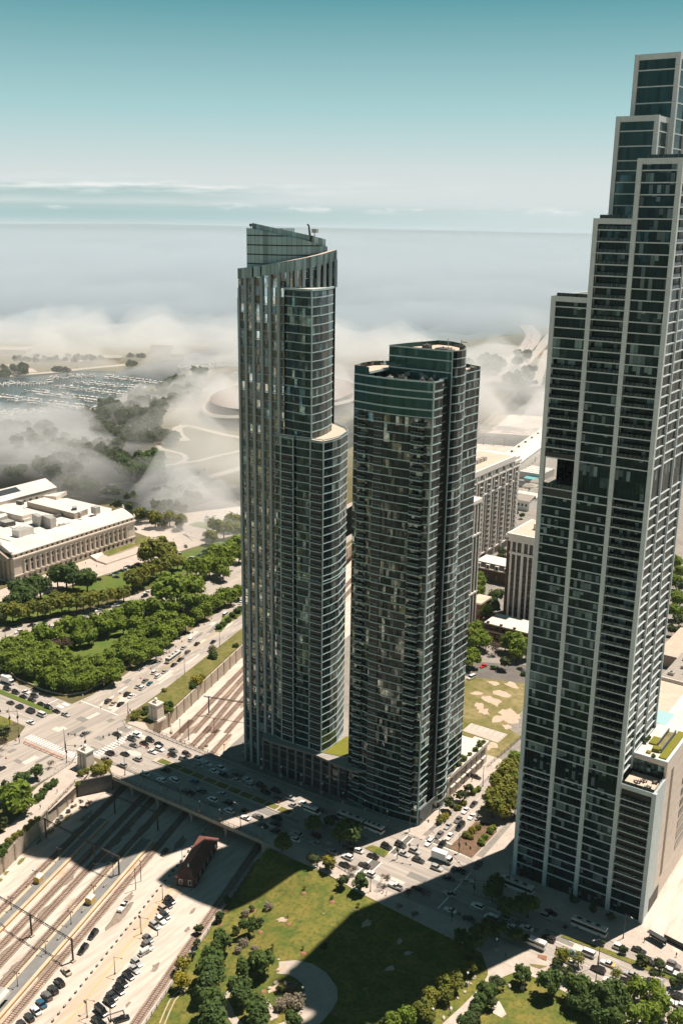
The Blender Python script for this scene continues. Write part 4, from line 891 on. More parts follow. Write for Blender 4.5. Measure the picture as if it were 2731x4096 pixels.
for i, (c, z, r) in enumerate(bal):
    if i < 98: sub(r, 'balcony', omw)
    else:
        k = len(rest.v); rest.v += r.v; rest.f += [tuple(x+k for x in f) for f in r.f]; rest.m += [rest.mi(r.mats[i2]) for i2 in r.m]; rest.uv += r.uv
tag(sub(rest, 'balcony', omw), kind='stuff')
m1 = MB(); m1.prism([(203.2, -314.6), (202.4, -307.3), (195.6, -306.2), (195.6, -326), (200.3, -322.6), (202.8, -319.8)], 173.6, 174.4, M['omw_slab'], M['rooft'])
m1.prism([(195.5, -319), (195.5, -305.8), (186, -305.4), (176, -306.2), (170.6, -307.4), (170.4, -313.5), (172, -319)], 170.4, 171.2, M['omw_slab'], M['roofw']); m1.prism([(170.6, -330), (170.4, -341.3), (179, -345), (187.8, -343), (192, -333), (194, -330)], 172.4, 173.2, M['omw_slab'], M['rooft']); sub(m1, 'roof', omw)
m1 = MB(); m1.wall([(195.6, -319), (170.0, -319.2)], 171, 182.6, M['omw_top']); m1.wall([(188.6, -343), (193.3, -329.6), (195.6, -319)], 172, 182.6, M['omw_top']); m1.wall([(170.2, -329.6), (172.4, -333.6), (177, -339.6), (183, -343), (188.6, -343)], 173, 182.6, M['omw_top'])
for z in (174.8, 178.9, 182.3): m1.box(170.0, 195.7, -319.0, -318.85, z-.2, z+.2, M['omw_slab'])
sub(m1, 'penthouse_wall', omw)
m1 = MB(); m1.prism([(188.3, -342.7), (193, -329.6), (195.3, -319.3), (170.3, -319.5), (169.2, -323), (169.2, -326), (170.6, -329.4), (172.7, -333.3), (177.2, -339.3), (183, -342.7)], 180.3, 181.0, M['dark'], M['rooft']); sub(m1, 'penthouse_roof', omw)
for i, (x, y, w, d, h, z, mm) in enumerate(((184, -326, 3, 2.4, 1.9, 181, 'hvac_d'), (179, -329, 4.6, 4.6, .9, 181, 'hvac_d'), (174, -326, 2, 2, 1.2, 181, 'hvac'), (190, -311, 1.8, 1.6, 1.5, 171.2, 'hvac'), (183, -310, 1.4, 1.4, 1.3, 171.2, 'hvac_d'), (178, -313, 1.6, 1.4, 1.6, 171.2, 'hvac_d'), (174, -312, 1.4, 1.4, 1.8, 171.2, 'hvac_d'), (187, -315, 3.4, 1.6, 1.4, 171.2, 'hvac_d'))):
    m1 = MB(); m1.frus((-w/2, w/2, -d/2, d/2), (-w/2+.1, w/2-.1, -d/2+.1, d/2-.1), 0, h, M[mm]); m1.tube((0, 0, h), (0, 0, h+.5), .3, M['hvac']); m1.box(-w*.3, w*.3, -d/2-.05, d/2+.05, h*.3, h*.5, M['dark'])
    o = m1.build('roof_unit'); o.location = (x, y, z); tag(o, '%s rooftop machine on the %s of the dark curved tower' % (nth(i) if i < 3 else nth(i-3), 'upper roof' if i < 3 else 'front roof terrace'), 'rooftop unit', 'machines on the dark tower roof')
m1 = MB(); m1.tube((0, 0, 0), (0, 0, 4.2), .1, M['steel']); m1.tube((0, 0, 3.4), (-2.4, .3, 3.4), .12, M['steel']); m1.box(-.5, .5, -.4, .4, 0, 1.6, M['steel']); o = m1.build('antenna_mast'); o.location = (172.5, -330.5, 181); tag(o, 'dark antenna mast on the west edge of the penthouse roof', 'antenna')
m1 = MB(); m1.tube((0, 0, 0), (0, 0, 3.6), .12, M['hvac']); m1.ball((0, 0, 3.2), .35, M['roofw']); o = m1.build('antenna_mast'); o.location = (181, -336.5, 181); tag(o, 'pale antenna with small ball at the back of the penthouse roof', 'antenna')

# --- shared podium
pod = thing('podium_building', 'dark low podium building with tall bays between the two glass towers', 'building', (220, -318, 0))
m1 = MB(); m1.box(202.7, 246, -336, -306.4, 0, 15.6, M['winD']); sub(m1, 'window_wall', pod)
for i in range(10):
    x = 245-i*4.3; m1 = MB(); m1.box(x-.4, x+.4, -306.4, -305.5, 0, 15.6, M['pod_con']); sub(m1, 'column', pod)
for z in (4.6, 8.4, 12.2):
    m1 = MB(); m1.box(203, 245.5, -306.4, -305.75, z-.22, z+.22, M['pod_con']); sub(m1, 'floor_band', pod)
m1 = MB(); m1.prism([(243.6, -303.4), (238.5, -302.6), (219, -304.6), (205, -303.2), (198, -303), (194, -305.6), (203, -308), (203, -338), (246, -338), (246, -307)], 15.6, 16.6, M['pod_con'], M['roofg']); sub(m1, 'roof', pod)
m1 = MB(); m1.prism([(218.5, -306.6), (215, -310), (215, -324), (208, -326), (203.5, -318), (206, -309.5)], 16.6, 16.9, M['roofw'], M['moss']); sub(m1, 'roof_garden', pod)
pod2 = thing('garden_podium', 'low cream podium with planted roof beside the dark curved tower', 'building', (176, -345, 0))
m1 = MB(); m1.box(169.8, 188, -366, -346, 0, 9.2, M['stone']); m1.prism([(168.9, -330.2), (168.9, -366), (176, -366), (176, -343), (172, -341.8), (170.2, -341.7)], 9.2, 10.7, M['stone'], M['roofw']); m1.box(169.7, 170.1, -343.5, -330.2, 0, 9.2, M['stone']); sub(m1, 'wall', pod2)
for i in range(7):
    m1 = MB(); m1.box(169.55, 169.85, -332.6-i*4.6, -335.4-i*4.6, 1.0, 3.8, M['winD']); m1.box(169.55, 169.85, -332.6-i*4.6, -335.4-i*4.6, 5.0, 8.4, M['winD']); sub(m1, 'window', pod2)
    m1 = MB(); m1.box(168.8, 169.7, -332.2-i*4.6, -335.8-i*4.6, 4.3, 4.75, M['stone']); sub(m1, 'balcony', pod2)
m1 = MB(); m1.box(169.3, 169.75, -329.5, -307.5, 0.0, 6.8, M['pod_con']); m1.box(169.15, 169.35, -327, -317.5, 1.0, 5.0, M['winD']); sub(m1, 'entrance_wall', pod2)
def sub2(mb, name, part, root):
    l = root.location; mb.v = [(x-l.x, y-l.y, z-l.z) for x, y, z in mb.v]; return mb.build(name, part)
# ------------------------------------------------------------------ museum
mus = thing('museum_building', 'long pale stone museum with a colonnade and white roof', 'museum', (526, -446, 0))
NW0, NW1 = -393.5, -499.0
m1 = MB(); m1.box(515.7, 538, NW1+.0, NW0, 0, 16.2, M['stone']); sub(m1, 'wall', mus)
m1 = MB(); m1.box(514.9, 515.72, NW1-.3, NW0+.3, 0, 4.2, M['stone']); m1.box(514.5, 538, NW1-.4, NW0+.4, 3.9, 4.4, M['stone']); m1.box(515.05, 515.72, NW0, NW0-6.2, 4.4, 14, M['stone']); m1.box(515.05, 515.72, NW1, NW1+6.2, 4.4, 14, M['stone']); sub(m1, 'plinth', mus)
m1 = MB(); m1.box(514.7, 515.72, NW1-.3, NW0+.3, 13.6, 15.4, M['stone']); m1.box(514.0, 515.72, NW1-.9, NW0+.9, 15.4, 16.2, M['stone']); m1.box(515.0, 516.2, NW1-.2, NW0+.2, 16.2, 18.3, M['stone']); m1.box(514.6, 516.4, NW1-.5, NW0+.5, 18.3, 18.8, M['stone']); sub(m1, 'cornice', mus)
for i in range(22):
    y = NW0-8.2-i*4.26
    m1 = MB(); m1.tube((515.25, y, 4.4), (515.25, y, 13.0), .85, M['stone'], .72, n=10); c_ = sub(m1, 'column', mus); m1 = MB(); m1.box(514.3, 515.7, y-.95, y+.95, 13.0, 13.7, M['stone']); sub2(m1, 'capital', c_, mus); m1 = MB(); m1.box(514.3, 515.7, y-.95, y+.95, 4.4, 4.9, M['stone']); sub2(m1, 'base', c_, mus)
    if i < 21:
        yc = y-2.13; m1 = MB(); m1.box(515.62, 515.68, yc-.85, yc+.85, 5.2, 9.0, M['winD']); m1.box(515.62, 515.68, yc-.85, yc+.85, 10.4, 12.8, M['winD']); sub(m1, 'window', mus)
for i in range(24):
    yc = NW0-3-i*4.28; m1 = MB(); m1.box(514.84, 514.88, yc-.9, yc+.9, .9, 3.0, M['winD']); sub(m1, 'basement_window', mus)
for i in range(25):
    yc = NW0-2-i*4.2; m1 = MB(); m1.box(514.93, 514.98, yc-.75, yc+.75, 16.6, 17.9, M['winD']); sub(m1, 'attic_window', mus)
m1 = MB()
m1.face([(515.0, NW0+.2, 18.82), (515.0, NW1-.2, 18.82), (526.5, NW1-.2, 23.4), (526.5, NW0+.2, 23.4)], M['roofw']); m1.face([(526.5, NW0+.2, 23.4), (526.5, NW1-.2, 23.4), (538, NW1-.2, 18.82), (538, NW0+.2, 18.82)], M['roofw'])
for y in (NW0+.2, NW1-.2): m1.face([(515.0, y, 18.82), (526.5, y, 23.4), (538, y, 18.82)], M['stone'])
m1.box(536.5, 538, NW1, NW0, 16.2, 18.8, M['stone']); sub(m1, 'roof', mus)
for y, k in ((NW0+.5, 1), (NW1-.5, -1)):
    m1 = MB(); m1.frus((525.7, 527.3, y-.8, y+.8), (526.2, 526.8, y-.3, y+.3), 23.2, 25.6, M['stone']); m1.frus((515, 516.4, y-.8, y+.8), (515.5, 516, y-.3, y+.3), 18.8, 20.6, M['stone']); sub(m1, 'roof_ornament', mus)
m1 = MB(); y = NW0
m1.box(518, 537, y, y+2.4, 13.6, 16.2, M['stone_d']); m1.prism([(517.5, y), (537.5, y), (537.5, y+2.6), (517.5, y+2.6)], 0, 1.0, M['stone_d'])
for i in range(5): m1.tube((519.2+i*4.1, y+1.4, 1), (519.2+i*4.1, y+1.4, 13.6), .8, M['stone_d'], n=10)
for i in range(4): m1.box(520.6+i*4.1, 521.9+i*4.1, y+.02, y+.06, 3, 8, M['winD']); m1.box(520.6+i*4.1, 521.9+i*4.1, y+.02, y+.06, 9.6, 12, M['winD'])
m1.face([(517, y+2.8, 16.2), (538, y+2.8, 16.2), (527.5, y+2.8, 20.4)], M['stone_d']); m1.face([(538, y+2.8, 16.2), (538, y, 16.2), (527.5, y, 20.4), (527.5, y+2.8, 20.4)], M['stone_d']); m1.face([(517, y, 16.2), (517, y+2.8, 16.2), (527.5, y+2.8, 20.4), (527.5, y, 20.4)], M['stone_d'])
sub(m1, 'portico', mus)
P2 = lambda z, *pts: [tuple(atz('n', x, y, z))[:2] for x, y in pts]
m1 = MB(); m1.prism([(538, -396), (538, -497), (560, -520), (610, -520), (640, -470), (640, -385), (600, -372)], 0, 12.2, M['stone_d'], M['roofw']); sub(m1, 'rear_roof', mus)
for z1, pts, w, nm in ((16.5, ((285, 278), (470, 232), (920, 352), (780, 402)), 'stone_d', 'gallery'), (16.5, ((-60, 360), (-60, 320), (170, 305), (340, 400), (235, 432)), 'stone', 'gallery'), (15.5, ((440, 215), (700, 165), (590, 225)), 'stone', 'gallery'), (16, ((-60, 420), (60, 395), (85, 420), (0, 450)), 'hvac', 'gallery')):
    m1 = MB(); pp = P2(z1, *pts); m1.prism(pp, 12.2, z1, M[w], M['roofw']); sub(m1, nm, mus)
for pts, z0, z1, mm in ((((335, 405), (385, 395), (445, 425), (405, 440)), 12.2, 19.5, 'hvac'), (((435, 420), (490, 410), (585, 440), (530, 460)), 12.2, 19.5, 'hvac'), (((125, 572), (260, 535), (355, 545), (200, 590)), 12.2, 16.8, 'roofw'), (((950, 330), (1000, 318), (1050, 330), (1000, 345)), 14, 19, 'hvac'), (((755, 325), (805, 318), (805, 340), (760, 345)), 16.6, 18.6, 'hvac_d'), (((0, 480), (90, 455), (165, 480), (60, 500)), 12.2, 15.5, 'hvac_d'), (((665, 350), (700, 340), (870, 385), (840, 395)), 14.5, 16.2, 'hvac'), (((170, 268), (200, 262), (255, 268), (230, 278)), 12.2, 15, 'hvac_d')):
    m1 = MB(); m1.prism(P2(z1, *pts), z0, z1, M[mm], M['hvac']); sub(m1, 'roof_plant', mus)
rr = random.Random(8)
for k in range(26):
    v = atz('n', rr.uniform(-40, 900), rr.uniform(300, 560), 12.3)
    if not (541 < v.x < 628 and -490 < v.y < -395): continue
    w_, d_, h_ = rr.uniform(1.2, 5), rr.uniform(1.2, 9), rr.uniform(.6, 2.2); m1 = MB(); m1.box(v.x-w_/2, v.x+w_/2, v.y-d_/2, v.y+d_/2, 12.2, 12.2+h_, M[rr.choice(('hvac', 'roofw', 'hvac_d', 'stone_d'))]); sub(m1, 'roof_plant', mus)
for k in range(5):
    y = -402-k*21; m1 = MB(); m1.box(540, 600, y-.3, y+.3, 12.2, 12.75, M['stone']); sub(m1, 'roof_kerb', mus)
rw = thing('museum_wing', 'rear museum wing with a long skylit gable roof half lost in fog', 'museum wing', (600, -450, 0))
e0 = atz('n', 300, 205, 15).x
m1 = MB(); m1.box(e0, e0+26, -530, -380, 0, 15, M['stone']); sub(m1, 'wall', rw)
m1 = MB(); m1.face([(e0-.4, -379.5, 15), (e0-.4, -530.5, 15), (e0+13, -530.5, 20.5), (e0+13, -379.5, 20.5)], M['roofw']); m1.face([(e0+13, -379.5, 20.5), (e0+13, -530.5, 20.5), (e0+26.4, -530.5, 15), (e0+26.4, -379.5, 15)], M['roofw'])
for y in (-379.5, -530.5): m1.face([(e0-.4, y, 15), (e0+13, y, 20.5), (e0+26.4, y, 15)], M['stone'])
sub(m1, 'roof', rw)
m1 = MB(); m1.face([(e0+5.5, -395, 17.5), (e0+5.5, -500, 17.5), (e0+11.5, -500, 19.95), (e0+11.5, -395, 19.95)], M['winG']); sub(m1, 'skylight', rw)
for i in range(24):
    m1 = MB(); y = -384-i*6; m1.box(e0-.06, e0+.02, y-1.1, y+1.1, 5, 11.5, M['winD']); sub(m1, 'window', rw)
# forecourt walls of the museum
for pts, z1, top in ((((1085, 815), (1180, 780), (1420, 715), (1440, 738), (1140, 850)), 1.4, 'grass'), (((1420, 690), (1568, 640), (1568, 690), (1450, 735)), 1.2, 'grass'), (((1010, 890), (1085, 830), (1140, 852), (1480, 765), (1568, 745), (1568, 775), (1115, 925)), 1.0, 'walk'), (((945, 850), (1010, 890), (1085, 830), (1060, 815)), 1.6, 'stone')):
    m1 = MB(); m1.prism(P2(1, *pts), 0, z1, M['stone'], M[top]); o = m1.build('terrace_wall'); tag(o, None, None, None, 'structure')
# ------------------------------------------------------------------ buildings south of the towers
def win_grid(root, axis, fix, a0, a1, n, z0, z1, rows, w, h, mat, name='window', out=.05):
    for r in range(rows):
        for i in range(n):
            a = a0+(a1-a0)*(i+.5)/n; z = z0+(z1-z0)*(r+.5)/rows; m1 = MB()
            if axis == 'N': m1.box(a-w/2, a+w/2, fix-.02, fix+out, z-h/2, z+h/2, M[mat])
            else: m1.box(fix-out, fix+.02, a-w/2, a+w/2, z-h/2, z+h/2, M[mat])
            sub(m1, name, root)
M['apt'] = surf('white painted concrete', (0.80, 0.77, 0.73), (0.74, 0.70, 0.66), 0.2)
wa = thing('apartment_block', 'white apartment block with stacked balconies between the dark tower and the cream tower', 'apartment block', (306, -625, 0))
m1 = MB(); m1.box(294.6, 322, -662, -580, 0, 64.5, M['apt']); sub(m1, 'wall', wa)
m1 = MB(); m1.box(293.4, 323, -652, -579, 62.6, 66.3, M['apt']); m1.box(294.8, 321.5, -650.5, -580.5, 65.2, 66.31, M['rooft']); m1.box(293.7, 294.6, -662, -580, 57.3, 58.2, M['apt']); m1.box(293.7, 294.6, -652, -580, 47.3, 48.2, M['apt']); m1.box(293.6, 294.6, -662, -580, 5.6, 6.6, M['apt']); m1.box(293.8, 323, -663, -652, 60, 62, M['apt']); sub(m1, 'cornice', wa)
for i in range(7):
    y = -583-i*11.0
    m1 = MB(); m1.box(293.6, 294.6, y-.55, y+.55, 6.6, 62.6, M['apt']); m1.box(293.9, 294.6, y-4.6, y-4.0, 6.6, 57, M['apt']); sub(m1, 'pier', wa)
    m1 = MB(); m1.box(294.5, 294.62, y-3.9, y-.6, 6.6, 57.2, M['winD']); sub(m1, 'window_strip', wa)
    m1 = MB(); m1.box(294.5, 294.62, y-10.4, y-5.6, 6.6, 57.2, M['winG']); sub(m1, 'balcony_recess', wa)
    for k in range(14):
        z = 8+k*3.5; m1 = MB(); m1.box(293.0, 294.6, y-9.9, y-6.1, z, z+.35, M['apt']); b_ = sub(m1, 'balcony', wa); m1 = MB(); m1.box(293.0, 293.12, y-9.9, y-6.1, z+.35, z+1.3, M['hvac']); sub2(m1, 'balcony_railing', b_, wa)
    m1 = MB(); m1.box(294.5, 294.63, y-3.6, y-1.0, 59, 61.6, M['winD']); m1.box(294.5, 294.63, y-9.6, y-6.4, 59, 61.6, M['winD']); m1.box(294.5, 294.63, y-9.6, y-1, .5, 5.2, M['winD']); sub(m1, 'window', wa)
m1 = MB()
for i in range(6): m1.box(303, 306, -600-i*5.2, -596.2-i*5.2, 66.3, 69, M['hvac'])
m1.box(308, 316, -596, -588, 66.3, 71, M['apt']); sub(m1, 'roof_plant', wa)
wing = thing('slender_wing', 'slender white wing with dark window strips beside the dark curved tower', 'apartment block', (250, -500, 0))
m1 = MB(); m1.box(246.6, 270, -504, -492, 0, 74, M['apt']); m1.box(245.7, 271, -504.5, -491.5, 74, 76, M['apt']); m1.box(245.8, 246.6, -504.3, -491.7, 20, 21, M['apt']); m1.box(245.8, 246.6, -504.3, -491.7, 55, 56, M['apt']); sub(m1, 'wall', wing)
for y in (-492.4, -496.4, -500.2, -503.7): m1 = MB(); m1.box(246.0, 246.6, y-.35, y+.35, 0, 74, M['apt']); sub(m1, 'pier', wing)
for y in (-494.4, -498.3, -502): m1 = MB(); m1.box(246.5, 246.63, y-1.3, y+1.3, 3, 73, M['winD']); sub(m1, 'window_strip', wing)
bt = thing('brown_tower', 'brown brick tower with pale vertical piers beside the cream tower', 'apartment block', (225, -530, 0))
m1 = MB(); m1.box(217.8, 232.7, -548, -517.6, 0, 50, M['brick_d']); m1.box(210, 236, -548, -519.5, 0, 52, M['brick_d']); sub(m1, 'wall', bt)
for x, w in ((232.2, 1.1), (228.9, .8), (225.2, 1.5), (221.6, .8), (218.3, 1.1)):
    m1 = MB(); m1.box(x-w/2, x+w/2, -517.6, -516.9, 0, 50, M['apt']); sub(m1, 'pier', bt)
m1 = MB(); m1.box(216.6, 233.9, -549, -516.2, 50, 53.6, M['apt']); m1.box(215.9, 234.6, -549, -515.6, 53.6, 54.8, M['apt']); m1.box(217, 233.5, -548.4, -516.6, 54.2, 54.82, M['rooft']); m1.box(217.2, 233.3, -517.6, -516.6, 42.4, 43.8, M['apt']); m1.box(209, 237, -549, -518.9, 51.2, 52.6, M['apt']); m1.box(209.6, 236.4, -548.4, -519.4, 52, 52.63, M['rooft']); sub(m1, 'cornice', bt)
for x in (230.5, 227.1, 223.4, 219.9):
    for k in range(13): m1 = MB(); z = 2+k*3.2; m1.box(x-1.0, x+1.0, -517.6, -517.54, z, z+1.9, M['winD']); sub(m1, 'window', bt)
    m1 = MB(); m1.box(x-1.0, x+1.0, -517.6, -517.54, 44.4, 49.4, M['winD']); sub(m1, 'tall_window', bt)
m1 = MB(); m1.box(214, 225, -541, -530, 52.6, 58.5, M['apt']); m1.box(221.5, 223.5, -530, -529.9, 54, 57, M['winD']); sub(m1, 'roof_house', bt)
th = thing('townhouse_row', 'red brick townhouse row with white roof behind the street trees', 'townhouses', (217, -492, 0))
m1 = MB(); m1.box(196, 231.5, -500, -487.2, 0, 9.6, M['brick']); m1.box(209, 231.5, -503, -500, 0, 9.6, M['brick']); sub(m1, 'wall', th)
m1 = MB(); m1.box(195.5, 232.1, -500.2, -486.6, 9.6, 10.3, M['stone'], M['roofw']); m1.box(195.5, 232.0, -487.3, -486.3, 5.6, 6.3, M['stone']); m1.box(208.8, 232.1, -503.3, -500.2, 9.6, 10.29, M['stone'], M['roofw']); sub(m1, 'cornice', th)
win_grid(th, 'N', -487.2, 198, 230, 8, 6.3, 9.6, 1, 1.5, 2.2, 'winD'); win_grid(th, 'N', -487.2, 198, 230, 8, .6, 5.6, 1, 1.6, 3.0, 'winD')
for x in (205, 214, 222, 230): m1 = MB(); m1.box(x-.7, x+.7, -487.9, -486.9, 6.3, 11.2, M['brick']); sub(m1, 'chimney', th)
h2 = thing('mansard_house', 'dark brick mansard house with arched dormers among the trees', 'townhouses', (266, -575, 0))
m1 = MB(); m1.box(250, 284, -592, -574, 0, 8, M['brick_d']); m1.box(249.4, 284.6, -592.6, -573.4, 8, 8.7, M['stone']); m1.frus((250, 284, -592, -574), (251.5, 282.5, -590.5, -575.5), 8.7, 12, M['darkwall'], M['roofw']); sub(m1, 'wall', h2)
for i in range(5):
    x = 254+i*6.5; m1 = MB(); m1.box(x-1.3, x+1.3, -575.2, -574.0, 8.9, 11.2, M['stone']); b_ = sub(m1, 'dormer', h2); m1 = MB(); m1.box(x-.8, x+.8, -573.98, -573.9, 9, 10.8, M['winD']); sub2(m1, 'window', b_, h2)
    m1 = MB(); m1.box(x-.8, x+.8, -574, -573.9, 2, 5.6, M['winD']); sub(m1, 'window', h2)
r2 = thing('brick_house', 'small red brick house with white parapet below the slender white wing', 'house', (250, -516, 0))
m1 = MB(); m1.box(246.5, 254, -524, -511, 0, 9.5, M['brick']); m1.box(246.0, 254.5, -524.5, -510.5, 9.5, 10.6, M['stone'], M['rooft']); sub(m1, 'wall', r2)
win_grid(r2, 'N', -511, 247, 253.5, 3, 1, 9, 3, 1.1, 1.7, 'winD'); win_grid(r2, 'W', 246.5, -523, -512, 3, 1, 9, 3, 1.1, 1.7, 'winD')
sh = thing('train_shed', 'very long pale train shed with roof vents fading into the fog', 'shed', (408, -950, -6.5))
sh.rotation_euler = (0, 0, math.atan2(20, 127)); L = 150
m1 = MB(); m1.box(-10, 14, -L, 95, 0, 14, M['apt']); m1.build('wall', sh)
m1 = MB(); m1.face([(-10.5, -L-.5, 14), (-10.5, 95.5, 14), (2, 95.5, 17.5), (2, -L-.5, 17.5)][::-1], M['roofw']); m1.face([(2, -L-.5, 17.5), (2, 95.5, 17.5), (14.5, 95.5, 14), (14.5, -L-.5, 14)][::-1], M['roofw'])
for y in (-L-.4, 95.4): m1.face([(-10.5, y, 14), (14.5, y, 14), (2, y, 17.5)], M['apt'])
m1.build('roof', sh)
for i in range(9): m1 = MB(); m1.frus((6, 8.4, 80-i*24, 82.4-i*24), (6.4, 8, 80.4-i*24, 82-i*24), 15.4, 17.6, M['hvac_d']); m1.build('roof_vent', sh)
for i in range(22): m1 = MB(); m1.box(-10.2, -10.0, 88-i*10.8-1, 88-i*10.8+1, .2, 5, M['hvac']); m1.build('door', sh)
def house(x, y, w, d, h, label, roof='roofg', wallm='apt', rz=0.15):
    t = thing('house', label, 'house', (x, y, 0), rz, 'houses by the far tracks')
    m1 = MB(); m1.box(-w/2, w/2, -d/2, d/2, 0, h, M[wallm]); m1.build('wall', t)
    m1 = MB(); m1.frus((-w/2-.4, w/2+.4, -d/2-.4, d/2+.4), (-w*.12, w*.12, -d*.12, d*.12), h, h+1.8, M[roof]); m1.build('roof', t)
    for i in (-.3, 0, .3): m1 = MB(); m1.box(i*w-.6, i*w+.6, d/2-.02, d/2+.05, h*.45, h*.8, M['winD']); m1.build('window', t)
hs = [((740, 880), 'leftmost grey roofed house by the far tracks'), ((840, 885), 'second grey roofed house by the far tracks, in the front row'), ((980, 820), 'middle grey roofed house by the far tracks, wider than its neighbours'), ((1080, 760), 'grey roofed house nearest the far warehouse'), ((760, 970), 'small front house by the far tracks, above the row roofs'), ((1060, 890), 'white flat house by the far tracks, beside green trees')]
for (x, y), l in hs:
    v = atz('t', x, y, 6); house(v.x, v.y, 11, 11, 6.5, l)
wh = thing('warehouse', 'grey metal warehouse with pale ribbed roof beside the far tracks', 'warehouse', (362, -848, 0))
m1 = MB(); m1.box(351, 373, -866, -838, 0, 6.5, M['hvac'], M['roofw']); sub(m1, 'wall', wh)
for i in range(4): m1 = MB(); m1.box(351, 373, -864+i*7, -863.2+i*7, 6.5, 6.7, M['hvac']); sub(m1, 'roof_rib', wh)
for (x, y), l, mt in (((825, 770), 'blue grey workshop shed by the far tracks', 'winG'), ((985, 720), 'turquoise canopy roof by the far tracks', 'turq')):
    v = atz('t', x, y, 3); m1 = MB(); m1.box(-5, 5, -4, 4, 0, 3.6, M['hvac']); m1.frus((-5.4, 5.4, -4.4, 4.4), (-5, 5, -.2, .2), 3.6, 4.6, M[mt]); o = m1.build('workshop'); o.location = (v.x, v.y, 0); tag(o, l, 'shed')
rh = thing('rowhouse_block', 'grey roofed rowhouse block with a white rear roof among the far trees', 'townhouses', (332, -750, 0))
m1 = MB(); m1.box(320, 345, -768, -742, 0, 8, M['apt']); sub(m1, 'wall', rh)
m1 = MB(); m1.box(319.6, 345.4, -768.4, -753, 8, 8.6, M['roofw']); m1.face([(319.6, -741.6, 8.02), (345.4, -741.6, 8.02), (345.4, -753, 10.5), (319.6, -753, 10.5)], M['roofg']); m1.box(319.6, 345.4, -753.4, -753, 8, 10.5, M['roofg']); sub(m1, 'roof', rh)
win_grid(rh, 'N', -742, 321, 344, 7, 2, 7, 1, 1.6, 2.2, 'winD')
lf = thing('loft_building', 'pale loft building with roof house behind the brown tower', 'building', (240, -600, 0))
m1 = MB(); m1.box(218, 247, -640, -585, 0, 40, M['stone']); m1.box(217, 248, -641, -584, 40, 41.2, M['stone'], M['rooft']); m1.box(222, 240, -628, -600, 41.2, 46, M['stone'], M['rooft']); sub(m1, 'wall', lf)
tb = thing('tan_roof_building', 'low building with a tan hipped roof right of the cream tower', 'building', (135, -528, 0))
m1 = MB(); m1.box(118, 142, -552, -510, 0, 7, M['stone_d']); m1.frus((117.5, 142.5, -552.5, -509.5), (127, 133, -540, -521), 7, 9.5, M['rooft']); sub(m1, 'wall', tb)
rb = thing('brick_apartments', 'red brick apartment building with grey roof and balconies right of the cream tower', 'apartment block', (124, -480, 0))
m1 = MB(); m1.box(112, 127.5, -503, -466, 0, 13.4, M['brick'], M['roofg']); m1.box(106, 121, -503, -474, 0, 13.2, M['brick'], M['roofg']); sub(m1, 'wall', rb)
m1 = MB(); m1.box(111.5, 128, -466.6, -465.9, 12.6, 14.2, M['stone']); m1.box(105.4, 106.2, -503.4, -473.6, 12.6, 14.2, M['stone']); m1.box(111.4, 112.1, -474, -466, 12.6, 14.2, M['stone']); sub(m1, 'parapet', rb)
win_grid(rb, 'N', -466, 113, 127, 4, 1, 12.5, 3, 1.5, 2.0, 'winD'); win_grid(rb, 'W', 106, -502, -475, 7, 1, 12.5, 3, 1.5, 2.0, 'winD')
for z in (4.5, 8.5):
    for y in (-479, -487, -495): m1 = MB(); m1.box(104.6, 106, y-1.6, y+1.6, z, z+.9, M['stone']); sub(m1, 'balcony', rb)
for i, (x, y) in enumerate(((118, -478), (121, -484), (124, -473), (118, -490), (123, -494))):
    m1 = MB(); m1.box(-1.4, 1.4, -1.2, 1.2, 0, 1.5, M['hvac']); m1.tube((0, 0, 1.5), (0, 0, 1.8), .7, M['hvac_d'], n=10); o = m1.build('roof_unit'); o.location = (x, y, 13.4); tag(o, '%s pale cooling unit on the grey roof of the red brick apartments' % nth(i), 'rooftop unit', 'cooling units on the brick apartments')
# stadium, mostly hidden behind the crown tower
st = thing('stadium', 'pale curved stadium bowl standing in the fog beside the park', 'stadium', (747, -982, 0))
def ringm(r0, z0, r1, z1, mat, n=64):
    m1 = MB(); ca, sa = math.cos(R(13)), math.sin(R(13))
    def p(r, a, z): x, y = r*.92*math.cos(a), r*1.5*math.sin(a); return (747+x*ca-y*sa, -982+x*sa+y*ca, z)
    for i in range(n):
        a0, a1 = 2*math.pi*i/n, 2*math.pi*(i+1)/n
        zf = lambda a: 1 if z1 < 8 else .55+.45*math.sin(a*1.0+2.2)**2
        m1.face((p(r0, a0, z0*(zf(a0) if z0 > 8 else 1)), p(r0, a1, z0*(zf(a1) if z0 > 8 else 1)), p(r1, a1, z1*(zf(a1) if z1 > 8 else 1)), p(r1, a0, z1*(zf(a0) if z1 > 8 else 1))), M[mat])
    return m1
sub(ringm(84, 0, 94, 18, 'asphalt'), 'outer_wall', st); sub(ringm(94, 18, 92, 21, 'hvac'), 'rim', st); sub(ringm(92, 21, 89, 20.5, 'walk'), 'inner_rim', st); sub(ringm(89, 20.5, 84, 19, 'earth'), 'upper_walk', st); sub(ringm(84, 20.5, 50, 3, 'earth'), 'seating', st); sub(ringm(50, 3, .1, 2.8, 'lush'), 'pitch', st)
